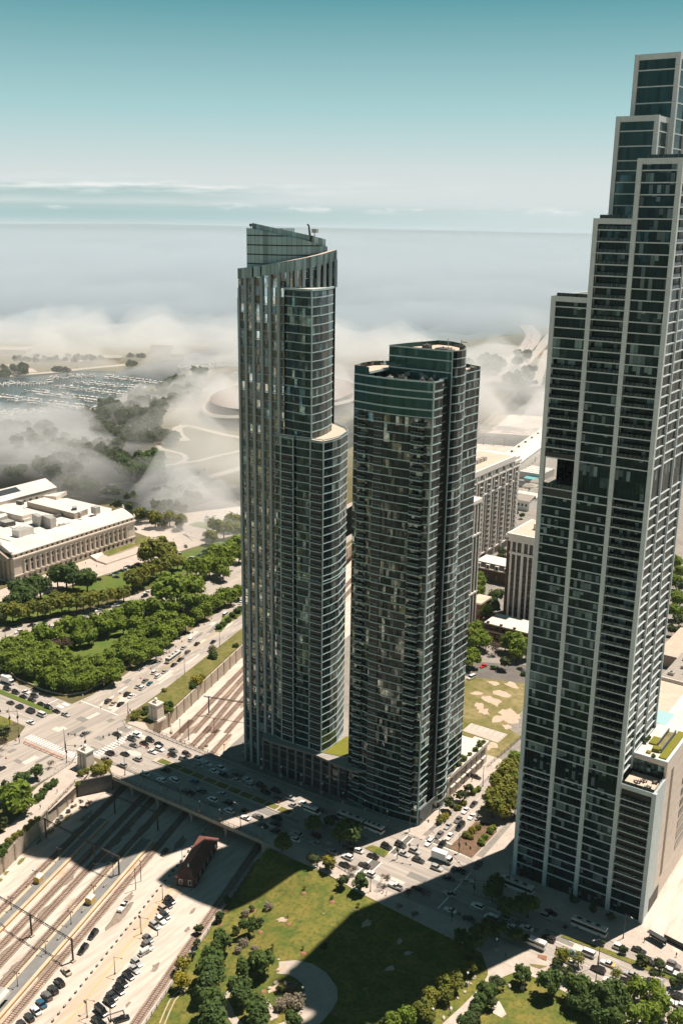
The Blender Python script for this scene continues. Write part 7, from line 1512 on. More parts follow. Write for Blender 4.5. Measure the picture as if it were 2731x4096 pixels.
grove('trees on the wooded island', 'in the wooded island between the drives', [(q,x,y,p*1.14) for x, y, p in ((60,700,90),(110,640,80),(180,650,90),(130,790,92),(210,760,90),(300,680,95),(260,870,92),(330,800,92),(400,720,95),(480,680,92),(450,830,95),(540,790,95),(560,690,90),(620,740,80),(640,820,95),(720,800,90),(760,870,90),(850,850,95),(930,900,92),(1040,830,85),(1130,830,85),(1200,770,72),(1210,880,92),(1300,900,85),(1270,980,80),(1150,980,92),(1040,1000,92),(930,960,92),(820,960,90),(700,930,95),(540,980,95),(600,1050,86),(740,1040,85),(870,1060,82),(980,1050,80),(480,1040,60),(760,1140,38),(380,900,90),(180,880,88),(40,800,80),(50,900,60),(1360,650,92),(1420,760,92),(1480,690,92),(1550,640,92),(1540,790,80))] +
 [(r,x,y,p*1.14) for x, y, p in ((140,770,95),(230,700,80),(60,830,90),(180,930,95),(310,900,92),(330,620,100),(450,560,100),(570,560,100),(600,660,95),(450,720,100),(560,760,90),(660,640,90),(760,590,90),(240,1000,80),(390,970,80),(470,860,80),(900,500,80),(1000,430,92),(1090,340,92),(1180,310,90),(1240,230,90),(1330,260,90),(1420,200,80))], ('the left', lambda v: -(v.x-v.y*.3)))
grove('trees along the near side of the inner drive', 'along the near side of the inner drive', [(q,310,570,82),(q,400,560,72),(q,490,510,92),(q,600,535,82),(q,740,445,98),(q,690,560,70),(q,760,620,60,'b'),(q,640,640,72,'b'),(q,850,470,82),(q,920,440,98),(q,880,560,76),(q,1000,540,78),(q,1090,395,92),(q,1240,355,92),(q,1330,315,82),(q,1380,430,72),(q,1440,265,82),(q,1510,255,92),(q,1530,410,84),(q,1200,440,80),(r,100,440,92),(r,260,400,84),(r,410,390,100),(r,600,400,94),(r,700,440,70),(r,780,330,104),(r,950,330,100),(r,560,190,170),(r,840,150,150),(r,640,80,90)], ('the left', lambda v: -(v.x-v.y*.3)), rk=1.22)
grove('trees between inner drive and museum', 'between the inner drive and the museum', [(q,60,210,62,'d'),(q,130,165,72,'d'),(q,205,125,84,'d'),(q,275,115,84,'d'),(q,335,85,84,'d'),(q,50,260,72,'o'),(q,140,265,82,'o'),(q,215,275,82,'o'),(q,330,250,72,'o'),(q,420,220,84,'o'),(q,560,205,84,'o'),(q,480,235,72,'o'),(q,690,175,84,'o'),(q,770,155,84,'o'),(q,860,180,84,'o'),(q,930,145,84,'o'),(q,1010,145,84,'o'),(q,1100,110,84,'o'),(q,1200,95,74,'o'),(q,1290,85,64,'o'),(q,1385,55,74,'o'),(q,620,110,70,'o'),(q,10,330,60,'o'),('n',690,1020,110,'d'),('n',600,1060,85,'d'),('n',760,1070,90,'d'),('n',910,1090,90,'d'),('n',890,1040,60,'d'),('n',340,1130,95,'d'),('n',420,1160,90,'d'),('n',190,1180,90,'d'),('n',250,1230,90,'d'),('n',600,990,50,'y')], ('the left', lambda v: -(v.x-v.y*.3)), rk=1.22)
o = 'o'
grove('trees at the foggy museum corner', 'at the foggy corner by the museum', [(o,290,1290,135,'o'),(o,420,1230,150,'o'),(o,560,1260,110,'o'),(o,520,1330,110,'o'),(o,240,1340,80,'o'),(o,320,1510,110,'o'),(o,450,1460,110,'o'),(o,580,1420,110,'o'),(o,200,1560,110,'o'),(o,100,1620,110,'o'),(o,660,1400,80,'o'),(o,820,1470,110),(o,960,1480,120),(o,1060,1420,120),(o,1100,1300,120),(o,1230,1330,120),(o,1190,1440,110),(o,1320,1250,100),(o,1400,1180,100),(o,1430,1300,90),(o,1300,1400,90),(o,1230,1520,90),(o,1150,960,115,'o'),(o,1240,980,100,'o'),(o,1100,1080,80,'o'),(o,1340,880,100,'o'),(o,1420,900,90,'o'),(o,1400,1000,80,'o')], ('the museum', lambda v: v.x), rk=1.1)
grove('trees beyond the museum end', 'beyond the far end of the museum', [(o,200,800,90,'o'),(o,380,850,100,'o'),(o,390,690,80,'o'),(o,440,720,80,'o'),(o,520,680,80,'o'),(o,560,850,90,'o'),(o,540,800,70,'o'),(o,640,720,70,'o'),(o,660,670,50,'c'),(o,740,740,60,'o'),(o,710,880,90,'o'),(o,480,930,60,'o'),(o,680,940,60,'o'),(o,360,900,60,'o'),(o,510,500,60,'c'),(o,550,560,60,'c'),(o,560,500,60,'c'),(o,680,490,66,'d'),(o,850,470,70,'o'),(o,880,400,60,'o'),(o,820,570,80,'o'),(o,900,580,80,'o'),(o,360,500,36,'y'),(o,425,490,40,'o'),(o,110,570,46,'c'),(o,30,590,50,'o'),(o,30,720,80,'o'),('n',1150,170,70,'o'),('n',1220,170,60,'o'),('n',1330,220,50,'o'),('n',1400,210,46,'c'),('n',1210,300,60,'o'),('n',1330,350,60,'o'),('n',1480,420,70,'o'),('n',1560,420,60,'o')], ('the museum', lambda v: v.x))
grove('narrow cypress shaped trees by the far path', 'in the row of narrow trees by the far path', [(o,512,395,26,'c'),(o,610,370,28,'c'),(o,718,345,22,'c'),(o,812,320,26,'c'),(o,915,290,28,'c'),(o,1000,260,24,'c')], ('the museum', lambda v: v.x), hk=1.6)
# hazy woods by the harbour
rw_ = random.Random(3); far = []
for (x0, y0, x1, y1, n, rr, k) in ((530, 600, 1010, 660, 22, 34, 'd'), (640, 560, 900, 620, 12, 32, 'd'), (580, 680, 800, 760, 12, 34, 'd'), (820, 500, 1060, 600, 14, 36, 'd'), (1000, 410, 1280, 520, 22, 36, 'h'), (1070, 520, 1200, 560, 6, 34, 'h'), (680, 740, 1000, 800, 16, 34, 'h'), (830, 680, 1000, 760, 10, 36, 'h'), (980, 740, 1110, 800, 8, 32, 'h'), (330, 810, 740, 930, 26, 38, 'h'), (740, 900, 860, 1010, 10, 40, 'd'), (880, 880, 1010, 1000, 12, 44, 'd'), (0, 700, 320, 720, 12, 32, 'h'), (100, 740, 420, 860, 14, 36, 'h'), (220, 930, 500, 1010, 12, 36, 'h'), (420, 1040, 600, 1110, 10, 36, 'h'), (40, 960, 160, 1010, 5, 34, 'h'), (0, 380, 60, 400, 4, 26, 'h'), (20, 330, 160, 380, 7, 24, 'h'), (340, 355, 420, 362, 4, 24, 'h'), (100, 270, 900, 300, 16, 20, 'h'), (800, 315, 850, 330, 3, 22, 'h'), (1230, 360, 1290, 400, 4, 30, 'h')):
    for i in range(int(n*1.9)): far.append(('j', rw_.uniform(x0, x1), rw_.uniform(y0, y1), rr*rw_.uniform(.75, 1.2), k))
far.append(('j', 762, 818, 42, 'y'))
grove('hazy trees of the woods between museum and harbour', 'in the hazy woods between museum and harbour', far)
far2 = []
for (x0, y0, x1, y1, n, rr) in ((1930, 1420, 2010, 1490, 9, 22), (2015, 1490, 2080, 1525, 5, 18), (2060, 1400, 2110, 1450, 5, 18), (1850, 1440, 1935, 1480, 5, 16), (2085, 1470, 2140, 1540, 6, 16)):
    for i in range(n*2): far2.append(('p', rw_.uniform(x0, x1), rw_.uniform(y0, y1), rr, 'h'))
grove('foggy trees beside the far expressway', 'in the fog beside the far expressway', far2)
# south of the towers
u = 'u'
grove('street trees behind the dry lot', 'along the street behind the dry grass lot', [(u,330,710,85,'g'),(u,300,800,85,'o'),(u,400,830,95,'g'),(u,480,900,80,'g'),(u,340,900,80,'g'),(u,740,910,75,'g'),(u,850,880,110,'g'),(u,930,960,110,'g'),(u,1020,1000,90,'g'),(u,610,960,75,'b'),(u,880,1050,80,'g'),(u,300,1100,95,'g'),(u,240,1160,80,'g'),(u,720,1170,70,'o'),(u,560,380,80,'d'),(u,620,270,80,'d'),(u,380,100,90,'g'),(u,390,210,80,'g'),(u,350,30,80,'g'),(u,480,480,80,'g'),(u,590,430,70,'g'),(u,450,520,60,'g'),(u,380,280,46,'o')], ('the dark tower', lambda v: -v.x), rk=1.25)
grove('bushes at the edge of the dry lot', 'at the edge of the dry grass lot', [(u,570,1245,36,'d'),(u,620,1255,34,'d'),(u,980,1330,40,'d'),(u,1030,1340,36,'d'),('e',1320,325,26,'y')], ('the dark tower', lambda v: -v.x), shrub=('d', 'y'))
grove('trees behind the white apartment block', 'between the far apartment blocks', [('t',600,1700,70,'d'),('t',590,1780,66,'d'),('t',580,1850,60,'g'),('t',330,1890,66,'g'),('t',520,1900,46,'y'),('t',990,990,60,'g'),('t',960,1020,44,'g'),('t',1050,1010,50,'g'),('t',760,1180,50,'y'),('t',860,1210,42,'y')], ('the dark tower', lambda v: -v.x))
w = 'w'
grove('trees right of the cream tower', 'right of the cream tower at the picture edge', [(w,1500,110,70,'g'),(w,1550,200,70,'g'),(w,1510,290,70,'g'),(w,1560,330,60,'g'),(w,1490,420,70,'g'),(w,1540,460,70,'g'),(w,1490,560,70,'g'),(w,1520,640,60,'o'),(w,1470,730,50,'y'),(w,1520,740,50,'y'),(w,1560,560,60,'d')], ('the top', lambda v: v.y))
grove('dark hedge trees below the brick apartments', 'in the hedge below the red brick apartments', [(w,1400,1350,26,'d'),(w,1430,1360,26,'d'),(w,1460,1370,26,'d'),(w,1490,1375,26,'d'),(w,1520,1380,26,'d'),(w,1550,1385,26,'d')], ('the cream tower', lambda v: -v.x), shrub=('d',))
# plants on the embankment, the slim island and the roof gardens
grove('bushes on the embankment', 'on the planted embankment above the tracks', [(r,1100,920,60,'w'),(r,1110,1010,70,'d'),(r,900,1330,80,'y'),(r,860,1400,50,'d'),(r,550,1640,70,'d'),(r,270,1690,60,'d'),(r,250,1740,46,'d'),(r,500,1790,60,'o'),(r,150,1740,60,'o'),(r,120,1790,50,'o'),(r,1390,890,40,'d'),(r,500,1450,36,'o'),(r,980,1390,50,'o'),(r,580,1740,40,'g')], ('the junction', lambda v: -v.y), shrub=('d', 'y', 'o', 'g'))
grove('bushes on the slim island', 'on the slim planted island in the drive', [(r,1190,650,50,'d'),(r,1230,620,46,'d'),(r,1290,570,46,'d'),(r,1350,510,46,'d'),(r,1420,450,56,'d'),(r,1460,420,50,'d'),(r,1390,530,30,'y')], ('the junction', lambda v: -v.y), shrub=('d', 'y'))
rg = [(84.8, -312.9, .9), (86.3, -318.5, .5), (90.3, -321, .9), (90.5, -323, .9), (90.2, -325, .8)]
for i, (x, y, s) in enumerate(rg): tree('d', Vector((x, y, 55)), s, '%s small bush in the roof garden of the cream tower' % nth(i), 'roof garden bushes', 1, 'shrub', 'shrub', .5)
for i, (x, y) in enumerate(((170.2, -336), (170, -340), (170.4, -345), (170.2, -350), (170, -355), (170.4, -360), (170, -363))): tree('go'[i % 2], Vector((x, y, 10.7)), 1.0+.3*(i % 3), '%s bush on the planted podium roof beside the dark tower' % nth(i), 'podium roof bushes', 1, 'shrub', 'shrub', .5)

rg_ = random.Random(12)  # park trees out of view, added for the tower glass to mirror
for i in range(170):
    E, N = rg_.uniform(362, 900), rg_.uniform(-240, 400)
    if 432 < E < 478: continue
    tree('h', Vector((E, N, 0)), rg_.uniform(4, 6.5), '', '', 1, 'mass_tree')
plant_all()
# ------------------------------------------------------------------ lamps, signals, people, boats
def once(key, fn, _c={}):
    if key not in _c: _c[key] = [fn(), False]
    e = _c[key]
    if not e[1]: e[1] = list(e[0].children); return e[0]
    o = dup(e[0], (0, 0, 0), kids=e[1]); o.name = e[0].name.split('.')[0]; return o
def mk_globe():
    t = link('globe_lamp', None); m1 = MB(); m1.frus((-.55, .55, -.55, .55), (-.45, .45, -.45, .45), 0, 1.3, M['wallc']); m1.build('base', t); m1 = MB(); m1.tube((0, 0, 1.3), (0, 0, 4.3), .13, M['pole'], .08); m1.build('pole', t); m1 = MB(); m1.ball((0, 0, 4.65), .38, M['globe'], 10, 7); m1.build('globe', t); return t
def mk_street():
    t = link('street_lamp', None); m1 = MB(); m1.tube((0, 0, 0), (0, 0, 9.5), .16, M['pole'], .09); m1.tube((0, 0, 9.4), (2.6, 0, 10.1), .07, M['pole'], .05); m1.build('pole', t); m1 = MB(); m1.frus((2.4, 3.3, -.17, .17), (2.4, 3.2, -.12, .12), 10.0, 10.16, M['hvac']); m1.build('lamp_head', t); m1 = MB(); m1.tube((0, 0, 0), (0, 0, .7), .3, M['pole'], .2); m1.build('base', t); return t
def mk_yard():
    t = link('yard_lamp', None); m1 = MB(); m1.tube((0, 0, 0), (0, 0, 6.6), .14, M['pole'], .09); m1.tube((0, 0, 6.5), (-2.6, 0, 6.7), .06, M['pole']); m1.build('pole', t); m1 = MB(); m1.box(-3.0, -2.4, -.13, .13, 6.62, 6.78, M['pole']); m1.build('lamp_head', t); m1 = MB(); m1.tube((0, 0, 0), (0, 0, .5), .3, M['rust']); m1.build('base', t); return t
def mk_signal():
    t = link('traffic_signal', None); m1 = MB(); m1.tube((0, 0, 0), (0, 0, 8.5), .15, M['pole'], .1); m1.tube((0, 0, 6.4), (7.5, 0, 7.0), .08, M['pole']); m1.build('pole', t)
    for x, y, z in ((.25, 0, 3.0), (7.4, 0, 6.5), (4.4, 0, 6.3), (-.25, .1, 3.4)): m1 = MB(); m1.box(x-.22, x+.22, y-.2, y+.2, z-.15, z+.95, M['dark']); m1.build('signal_head', t)
    return t
def mk_pole():
    t = link('utility_pole', None); m1 = MB(); m1.tube((0, 0, 0), (0, 0, 9.0), .14, M['trunk'], .1); m1.build('pole', t); m1 = MB(); m1.box(-.6, .6, -.05, .05, 8.4, 8.55, M['trunk']); m1.build('cross_arm', t); return t
def lamps(key, fn, where, cat, rows, group, z=None):
    for i, (w, x, y, *a) in enumerate(rows):
        v = at(w, x, y) if z is None else atz(w, x, y, z); t = once(key, fn); t.location = v; t.rotation_euler = (0, 0, R(a[0]) if a else 0); tag(t, '%s %s' % (nth(i), where), cat, group)
lamps('globe', mk_globe, 'white globe lamp along the near bridge railing, from the museum end', 'lamp post', [('a',1283,500),('a',1448,575),('c',335,775),('c',515,850),('c',895,1010)], 'globe lamps on the bridge', .16)
lamps('globe', mk_globe, 'white globe lamp along the far bridge railing, from the museum end', 'lamp post', [('c',80,80),('c',395,195),('c',555,262),('c',722,325),('c',888,392),('c',1063,462),('c',1243,535),('c',1428,615),('e',160,700),('e',355,770),('e',553,865)], 'globe lamps on the bridge', .16)
lamps('street', mk_street, 'tall street lamp along the near side of the bridge, from the museum end', 'street lamp', [('a',1122,450,180),('c',165,680,0),('c',700,920,0)], 'street lamps on the main street', .16)
lamps('street', mk_street, 'tall street lamp along the far side of the bridge, from the museum end', 'street lamp', [('c',235,135,200),('c',720,330,170),('c',1240,480,190)], 'street lamps on the main street', .16)
lamps('street', mk_street, 'tall street lamp around the lower junction, from the park corner', 'street lamp', [('e',405,1495,90),('e',1015,905,160),('e',1410,550,200),('h',865,855,120),('h',885,720,60),('h',1085,510,150),('h',1480,1165,60),('h',168,100,90),('u',960,2300,60)], 'street lamps around the lower junction')
lamps('street', mk_street, 'tall street lamp on the wide drive, from the junction', 'street lamp', [('r',750,1250,140),('r',1190,910,140),('r',735,640,300),('a',600,340,130),('i',410,1400,130),('i',1390,460,200)], 'street lamps on the wide drive')
lamps('signal', mk_signal, 'black traffic signal mast around the wide junction, from the left', 'traffic signal', [('a',178,165,60),('a',600,300,200),('a',770,215,30),('q',1440,1475,150),('q',207,1530,40),('q',70,620,30),('i',65,1255,60),('a',1062,180,80)], 'traffic signals at the wide junction')
lamps('signal', mk_signal, 'black traffic signal mast at the lower junction, from the park side', 'traffic signal', [('e',645,1200,200),('f',1130,430,150),('f',1330,190,200),('e',755,960,190),('e',1195,1150,150)], 'traffic signals at the lower junction')
lamps('yard', mk_yard, 'thin yard lamp beside the tan road, from the bridge', 'lamp post', [('c',180,1250,16),('b',1460,225,16),('b',1268,528,16),('b',1032,888,16),('b',785,1275,16)], 'yard lamps beside the tan road', YZ)
lamps('upole', mk_pole, 'wooden pole in the rail yard, from the bridge', 'utility pole', [('c',265,1485),('b',1415,545),('b',1218,132),('b',1266,55),('b',995,1325),('i',1185,1345),('i',1345,1320),('i',1132,1325)], 'wooden poles in the rail yard', YZ)
lamps('globe', mk_globe, 'white globe lamp in the park, from the ring path', 'lamp post', [('d',1255,1120),('f',1270,990),('f',960,1318),('h',278,915),('f',1530,680)], 'globe lamps in the park')
# signs, shelter, bollards
t = thing('bus_shelter', 'dark bus shelter with flat roof on the pavement right of the cream tower', 'bus shelter', at('h', 1350, 540), R(-14))
m1 = MB(); m1.box(-3.2, 3.2, -.9, .9, 2.5, 2.7, M['dark']); m1.build('roof', t)
for x in (-3, 0, 3): m1 = MB(); m1.box(x-.07, x+.07, -.85, -.7, 0, 2.5, M['steel']); m1.build('post', t)
m1 = MB(); m1.box(-3, 3, -.82, -.78, .4, 2.3, M['winG']); m1.build('rear_glass', t); m1 = MB(); m1.box(-2.2, 2.2, -.6, -.2, .45, .52, M['steel']); m1.build('seat', t)
t = thing('site_hoarding', 'long dark hoarding fence beside the sandy plot at the right edge', 'hoarding', at('h', 1490, 560), 0)
a_, b_ = at('h', 1410, 520), at('h', 1640, 640); m1 = MB(); m1.box(0, (b_-a_).length, -.05, .05, 0, 2.2, M['dark']); m1.build('panel', t); t.location = a_; t.rotation_euler = (0, 0, math.atan2(b_.y-a_.y, b_.x-a_.x))
sheet('sandy_plot_ground', [(79.3, -299.5), (79.3, -374), (20, -374), (20, -285), (60, -291), (70, -295)], 0.155, M['gravel'])
t = thing('timber_barrier', 'row of orange and white road works barriers across the street at the left', 'barrier', at('a', 330, 235))
a_, b_ = at('a', 220, 165), at('a', 570, 312); m1 = MB(); L = (b_-a_).length
for z in (.5, .95): m1.box(0, L, -.04, .04, z, z+.22, M['cone'])
m1.build('rail', t)
for i in range(8): m1 = MB(); m1.box(L*i/7-.06, L*i/7+.06, -.3, .3, 0, 1.2, M['white']); m1.build('post', t)
t.location = a_; t.rotation_euler = (0, 0, math.atan2(b_.y-a_.y, b_.x-a_.x))
def sign(w, x, y, label, c, h=3.4):
    t = thing('road_sign', label, 'sign', at(w, x, y)); m1 = MB(); m1.tube((0, 0, 0), (0, 0, h), .06, M['hvac']); m1.build('post', t); m1 = MB(); m1.box(-.5, .5, -.05, .05, h-1.0, h, M[c]); m1.build('panel', t)
sign('q', 935, 1285, 'white road sign on the grassy tip of the wooded island', 'roofw', 4.2); sign('q', 568, 1410, 'small white sign at the nose of the grass median', 'roofw'); sign('b', 1255, 470, 'red notice hanging on a yard lamp post', 'brick', 4.8); sign('b', 770, 1240, 'blue notice near the bottom yard lamp', 'blue_' if 'blue_' in M else 'winG', 4.8)
for i, (x, y) in enumerate(((770, 890), (790, 905), (1010, 1000), (1130, 945), (1150, 935))):
    v = atz('n', x*1.0, y*1.02, .1)
# white stones around the ring path and promenade
for i, (w, x, y, s) in enumerate((('d',1015,968,.9),('d',1100,975,1.0),('d',962,1018,.8),('d',1040,760,.6),('d',1035,880,.6),('d',1240,1068,1.0),('d',1268,1068,1.0),('f',1340,912,.7),('f',1325,935,.6),('f',1300,975,.6),('f',1250,1050,.7),('f',1185,1105,.6),('f',1125,1200,.8),('f',1060,1285,.9),('h',175,895,1.1))):
    v = at(w, x, y); m1 = MB(); rn = random.Random(i); m1.ball((0, 0, s*.3), s, M['walk'], 7, 5, .6); m1.v = [(a*rn.uniform(.8, 1.2), b*rn.uniform(.8, 1.2), c*rn.uniform(.85, 1.1)) for a, b, c in m1.v] if False else m1.v
    o = m1.build('boulder'); o.location = v; o.scale = (1, rn.uniform(.5, .9), rn.uniform(.5, .9)); o.rotation_euler = (0, 0, rn.uniform(0, 3)); tag(o, '%s pale boulder %s' % (nth(i if i < 7 else i-7), 'around the ring path lawn, from the yard side' if i < 7 else 'along the promenade edge, from the street'), 'boulder', 'pale boulders in the park')
# people: one continuous skinned body in each pose
def person_mesh(name, pose, mats):
    J = dict(pelvis=(0, 0, .95), chest=(0.02, 0, 1.3), neck=(.03, 0, 1.5), head=(.05, 0, 1.66), top=(.05, 0, 1.76))
    s = 1 if pose == 'walk' else .25
    J.update(lh=(0, .1, .92), lk=(.16*s+.02, .1, .5), la=(.1*s, .1, .08), lt=(.1*s+.16, .1, .04), rh=(0, -.1, .92), rk=(.02, -.1, .5), ra=(-.28*s, -.1, .1), rt=(-.28*s+.15, -.1, .03))
    J.update(ls=(.02, .19, 1.42), le=(-.1*s, .25, 1.14), lw=(.0, .26, .9), lf=(.03, .26, .8), rs=(.02, -.19, 1.42), re=(-.02, -.25, 1.14), rw=(.16*s, -.26, .92), rf=(.2*s, -.26, .82))
    E = ['pelvis chest', 'chest neck', 'neck head', 'head top', 'pelvis lh', 'lh lk', 'lk la', 'la lt', 'pelvis rh', 'rh rk', 'rk ra', 'ra rt', 'chest ls', 'ls le', 'le lw', 'lw lf', 'chest rs', 'rs re', 're rw', 'rw rf']
    RD = dict(pelvis=.15, chest=.16, neck=.06, head=.105, top=.07, lh=.1, rh=.1, lk=.07, rk=.07, la=.045, ra=.045, lt=.04, rt=.04, ls=.075, rs=.075, le=.05, re=.05, lw=.035, rw=.035, lf=.04, rf=.04)
    nm = list(J); me = bpy.data.meshes.new(name); me.from_pydata([J[k] for k in nm], [[nm.index(a) for a in e.split()] for e in E], [])
    o = bpy.data.objects.new(name, me); COL.objects.link(o); o.modifiers.new('skin', 'SKIN'); o.modifiers.new('sub', 'SUBSURF').levels = 1
    for i, k in enumerate(nm): me.skin_vertices[0].data[i].radius = (RD[k], RD[k]); me.skin_vertices[0].data[i].use_root = (k == 'pelvis')
    dg = bpy.context.evaluated_depsgraph_get(); ev = bpy.data.meshes.new_from_object(o.evaluated_get(dg)); bpy.data.objects.remove(o)
    ev.materials.clear()
    for m in mats: ev.materials.append(m)
    for p in ev.polygons:
        z = p.center.z; y = abs(p.center.y); p.material_index = 2 if z > 1.5 or (y > .2 and z < 1.12) else 1 if z > .93 else 0
        if z < .1: p.material_index = 3
    return ev
CL = dict(white=(.7, .68, .64), black=(.02, .02, .022), blue=(.05, .09, .18), red=(.4, .04, .04), grey=(.25, .25, .25), tan=(.4, .32, .22))
CM = {k: plain(k+' clothing', v_, .8, 0, .2) for k, v_ in CL.items()}; HAIR = plain('dark hair', (.03, .02, .015), .7)
PMs = {}
hm = MB(); hm.ball((.035, 0, 1.70), .118, HAIR, 8, 6, .8); hmesh = hm.mesh('hair')
ROLE = [('c',45,600,'black','blue','walking on the bridge pavement nearest its museum end'),('c',140,605,'black','black','standing at the near bridge railing, beside a tall lamp post'),('c',215,645,'blue','black','leading the group on the near bridge pavement'),('c',245,660,'white','blue','walking in the middle of the group on the near bridge pavement'),('c',285,680,'grey','black','at the tail of the group on the near bridge pavement'),('c',335,735,'black','blue','passing the middle globe lamp on the near bridge pavement'),('c',385,745,'red','black','walking alone on the shaded near bridge pavement'),('c',535,812,'black','black','walking in the strip of sunlight on the near bridge pavement'),('c',525,800,'white','blue','in pale shirt within the strip of sunlight on the bridge pavement'),('a',710,445,'black','black','walking on the promenade near the stone pylon'),('a',515,612,'black','blue','walking down the middle of the sunny promenade'),('a',365,752,'black','black','walking lowest on the sunny promenade'),('h',1255,540,'black','blue','crossing the sunny pavement left of the bus shelter'),('h',1510,662,'black','black','walking on the pavement at the lower right edge'),('f',1118,1250,'white','black','sitting by the promenade edge under the olive trees'),('f',520,165,'white','blue','standing by the bicycles at the park corner'),('f',548,185,'black','black','standing at the kerb of the park corner'),('o',610,1140,'blue','grey','walking across the concrete square before the museum'),('o',833,1058,'black','grey','standing on the foggy plaza past the museum'),('n',898,935,'black','grey','standing on the museum forecourt nearest the colonnade'),('n',1013,968,'black','black','standing by the kerb of the museum forecourt'),('e',1312,510,'red','blue','crossing the side street behind the dark tower'),('e',1150,655,'red','black','sitting among the planter trees by the dark tower'),('h',140,665,'black','black','walking on the shaded plaza above the promenade'),('h',1180,1190,'white','blue','hidden') ][:24]
for i, (w, x, y, sh_, tr_, what) in enumerate(ROLE):
    pose = 'walk' if 'walk' in what or 'cross' in what or 'pass' in what else 'stand'; key = (pose, sh_, tr_)
    if key not in PMs: PMs[key] = person_mesh('person', pose, [CM[tr_], CM[sh_], M['skin'], M['dark']])
    v = at(w, x, y); 
    if v.z == 0: v.z = .17
    o = link('person', PMs[key], None, v, rz=random.uniform(0, 6.28)); tag(o, 'person in %s top %s' % (sh_, what), 'person', 'people on the pavements'); link('hair', hmesh, o)
# motorcycle and rider among the bridge traffic
v = atz('a', 1322, 195, .6); v.z = .05
t = thing('motorcycle', 'red motorcycle between the waiting cars on the far bridge lanes', 'motorcycle', v, R(180)); m1 = MB(); m1.frus((-.8, .7, -.2, .2), (-.6, .4, -.14, .14), .45, .95, paint('red')); m1.build('body', t)
for x in (-.75, .75): m1 = MB(); m1.tube((x, -.07, .32), (x, .07, .32), .32, M['tyre'], n=10); m1.build('wheel', t)
m1 = MB(); m1.tube((.5, -.4, 1.05), (.5, .4, 1.05), .03, M['steel']); m1.tube((.5, 0, 1.05), (.75, 0, .35), .04, M['steel']); m1.build('handlebar', t)
o = link('person', PMs.get(('stand', 'red', 'black')) or person_mesh('person', 'stand', [CM['black'], CM['red'], M['skin'], M['dark']]), None, (v.x, v.y, .2), R(180)); tag(o, 'person in red jacket astride the motorcycle on the bridge', 'person', 'people on the pavements'); link('hair', hmesh, o)
# bicycles at the park corner
for i, (x, y) in enumerate(((455, 150), (475, 158), (495, 150), (515, 140))):
    v = at('f', x, y); v.z = .17; t = thing('bicycle', '%s dark bicycle in the rack at the park corner' % nth(i), 'bicycle', v, R(60), 'bicycles at the park corner')
    for xx in (-.5, .5):
        m1 = MB()
        for k in range(10): a0, a1 = 2*math.pi*k/10, 2*math.pi*(k+1)/10; m1.tube((xx+.33*math.cos(a0), 0, .35+.33*math.sin(a0)), (xx+.33*math.cos(a1), 0, .35+.33*math.sin(a1)), .03, M['tyre'], n=4)
        m1.build('wheel', t)
    m1 = MB(); m1.tube((-.5, 0, .35), (0, 0, .4), .03, M['steel']); m1.tube((0, 0, .4), (.4, 0, .85), .03, M['steel']); m1.tube((-.2, 0, .9), (0, 0, .4), .03, M['steel']); m1.tube((.5, 0, .35), (.38, 0, 1.0), .03, M['steel']); m1.build('frame', t)
    m1 = MB(); m1.box(-.3, -.05, -.08, .08, .9, .97, M['tyre']); m1.build('saddle', t)
# boats in the harbour
def boat_mesh(L, W, cab, mast, s):
    m1 = MB(); h = W/2; st = [(-L/2, h*.8, 1.0), (-L*.2, h, 1.05), (L*.2, h*.85, 1.2), (L*.42, h*.35, 1.4), (L/2, .05, 1.5)]
    for (xa, ha, za), (xb, hb, zb) in zip(st, st[1:]):
        m1.face([(xa, -ha, za), (xb, -hb, zb), (xb, hb, zb), (xa, ha, za)], M['boat'])
        for sg in (-1, 1): q_ = [(xa, sg*ha*.8, -.2), (xb, sg*hb*.7, -.2), (xb, sg*hb, zb), (xa, sg*ha, za)]; m1.face(q_ if sg < 0 else q_[::-1], M['boat'])
    m1.face([(-L/2, h*.64, -.2), (-L/2, -h*.64, -.2), (-L/2, -h*.8, 1.0), (-L/2, h*.8, 1.0)], M['boat'])
    if cab: m1.frus((-L*.22, L*.2, -h*.7, h*.7), (-L*.16, L*.06, -h*.55, h*.55), 1.05, 2.4, M['winG'], M['boat']); m1.box(-L*.2, L*.05, -h*.6, h*.6, 2.4, 2.55, M['boat'])
    else: m1.box(-L*.3, L*.1, -h*.5, h*.5, 1.05, 1.5, M['boat_d'])
    if mast: m1.tube((L*.08, 0, 1), (L*.08, 0, L*1.15), .09, M['hvac'], n=4); m1.tube((L*.08, 0, 2.2), (-L*.35, 0, 2.2), .14, M['boat_d'], n=5)
    return m1.mesh('hull')
BM = [boat_mesh(11, 3.6, True, False, 0), boat_mesh(13, 4.2, True, False, 1), boat_mesh(10, 3.2, False, True, 2), boat_mesh(12, 3.6, False, True, 3), boat_mesh(8.5, 2.9, True, False, 4)]
ROWS = [((-20, 630), (320, 620), 26, 'nearest row'), ((-20, 655), (260, 660), 14, 'nearest row'), ((-20, 528), (600, 610), 44, 'second row'), ((180, 492), (740, 572), 42, 'third row'), ((345, 462), (830, 522), 36, 'fourth row'), ((-10, 452), (330, 438), 20, 'left far row'), ((490, 438), (930, 482), 34, 'fifth row'), ((660, 405), (1000, 448), 24, 'middle far row'), ((310, 412), (590, 395), 18, 'farthest left row'), ((1110, 350), (1500, 332), 20, 'outer row behind the crown tower'), ((1260, 318), (1500, 305), 10, 'outer row behind the crown tower'), ((1170, 375), (1500, 390), 12, 'outer row behind the crown tower')]
rb_ = random.Random(5); i = 0
docks = {}
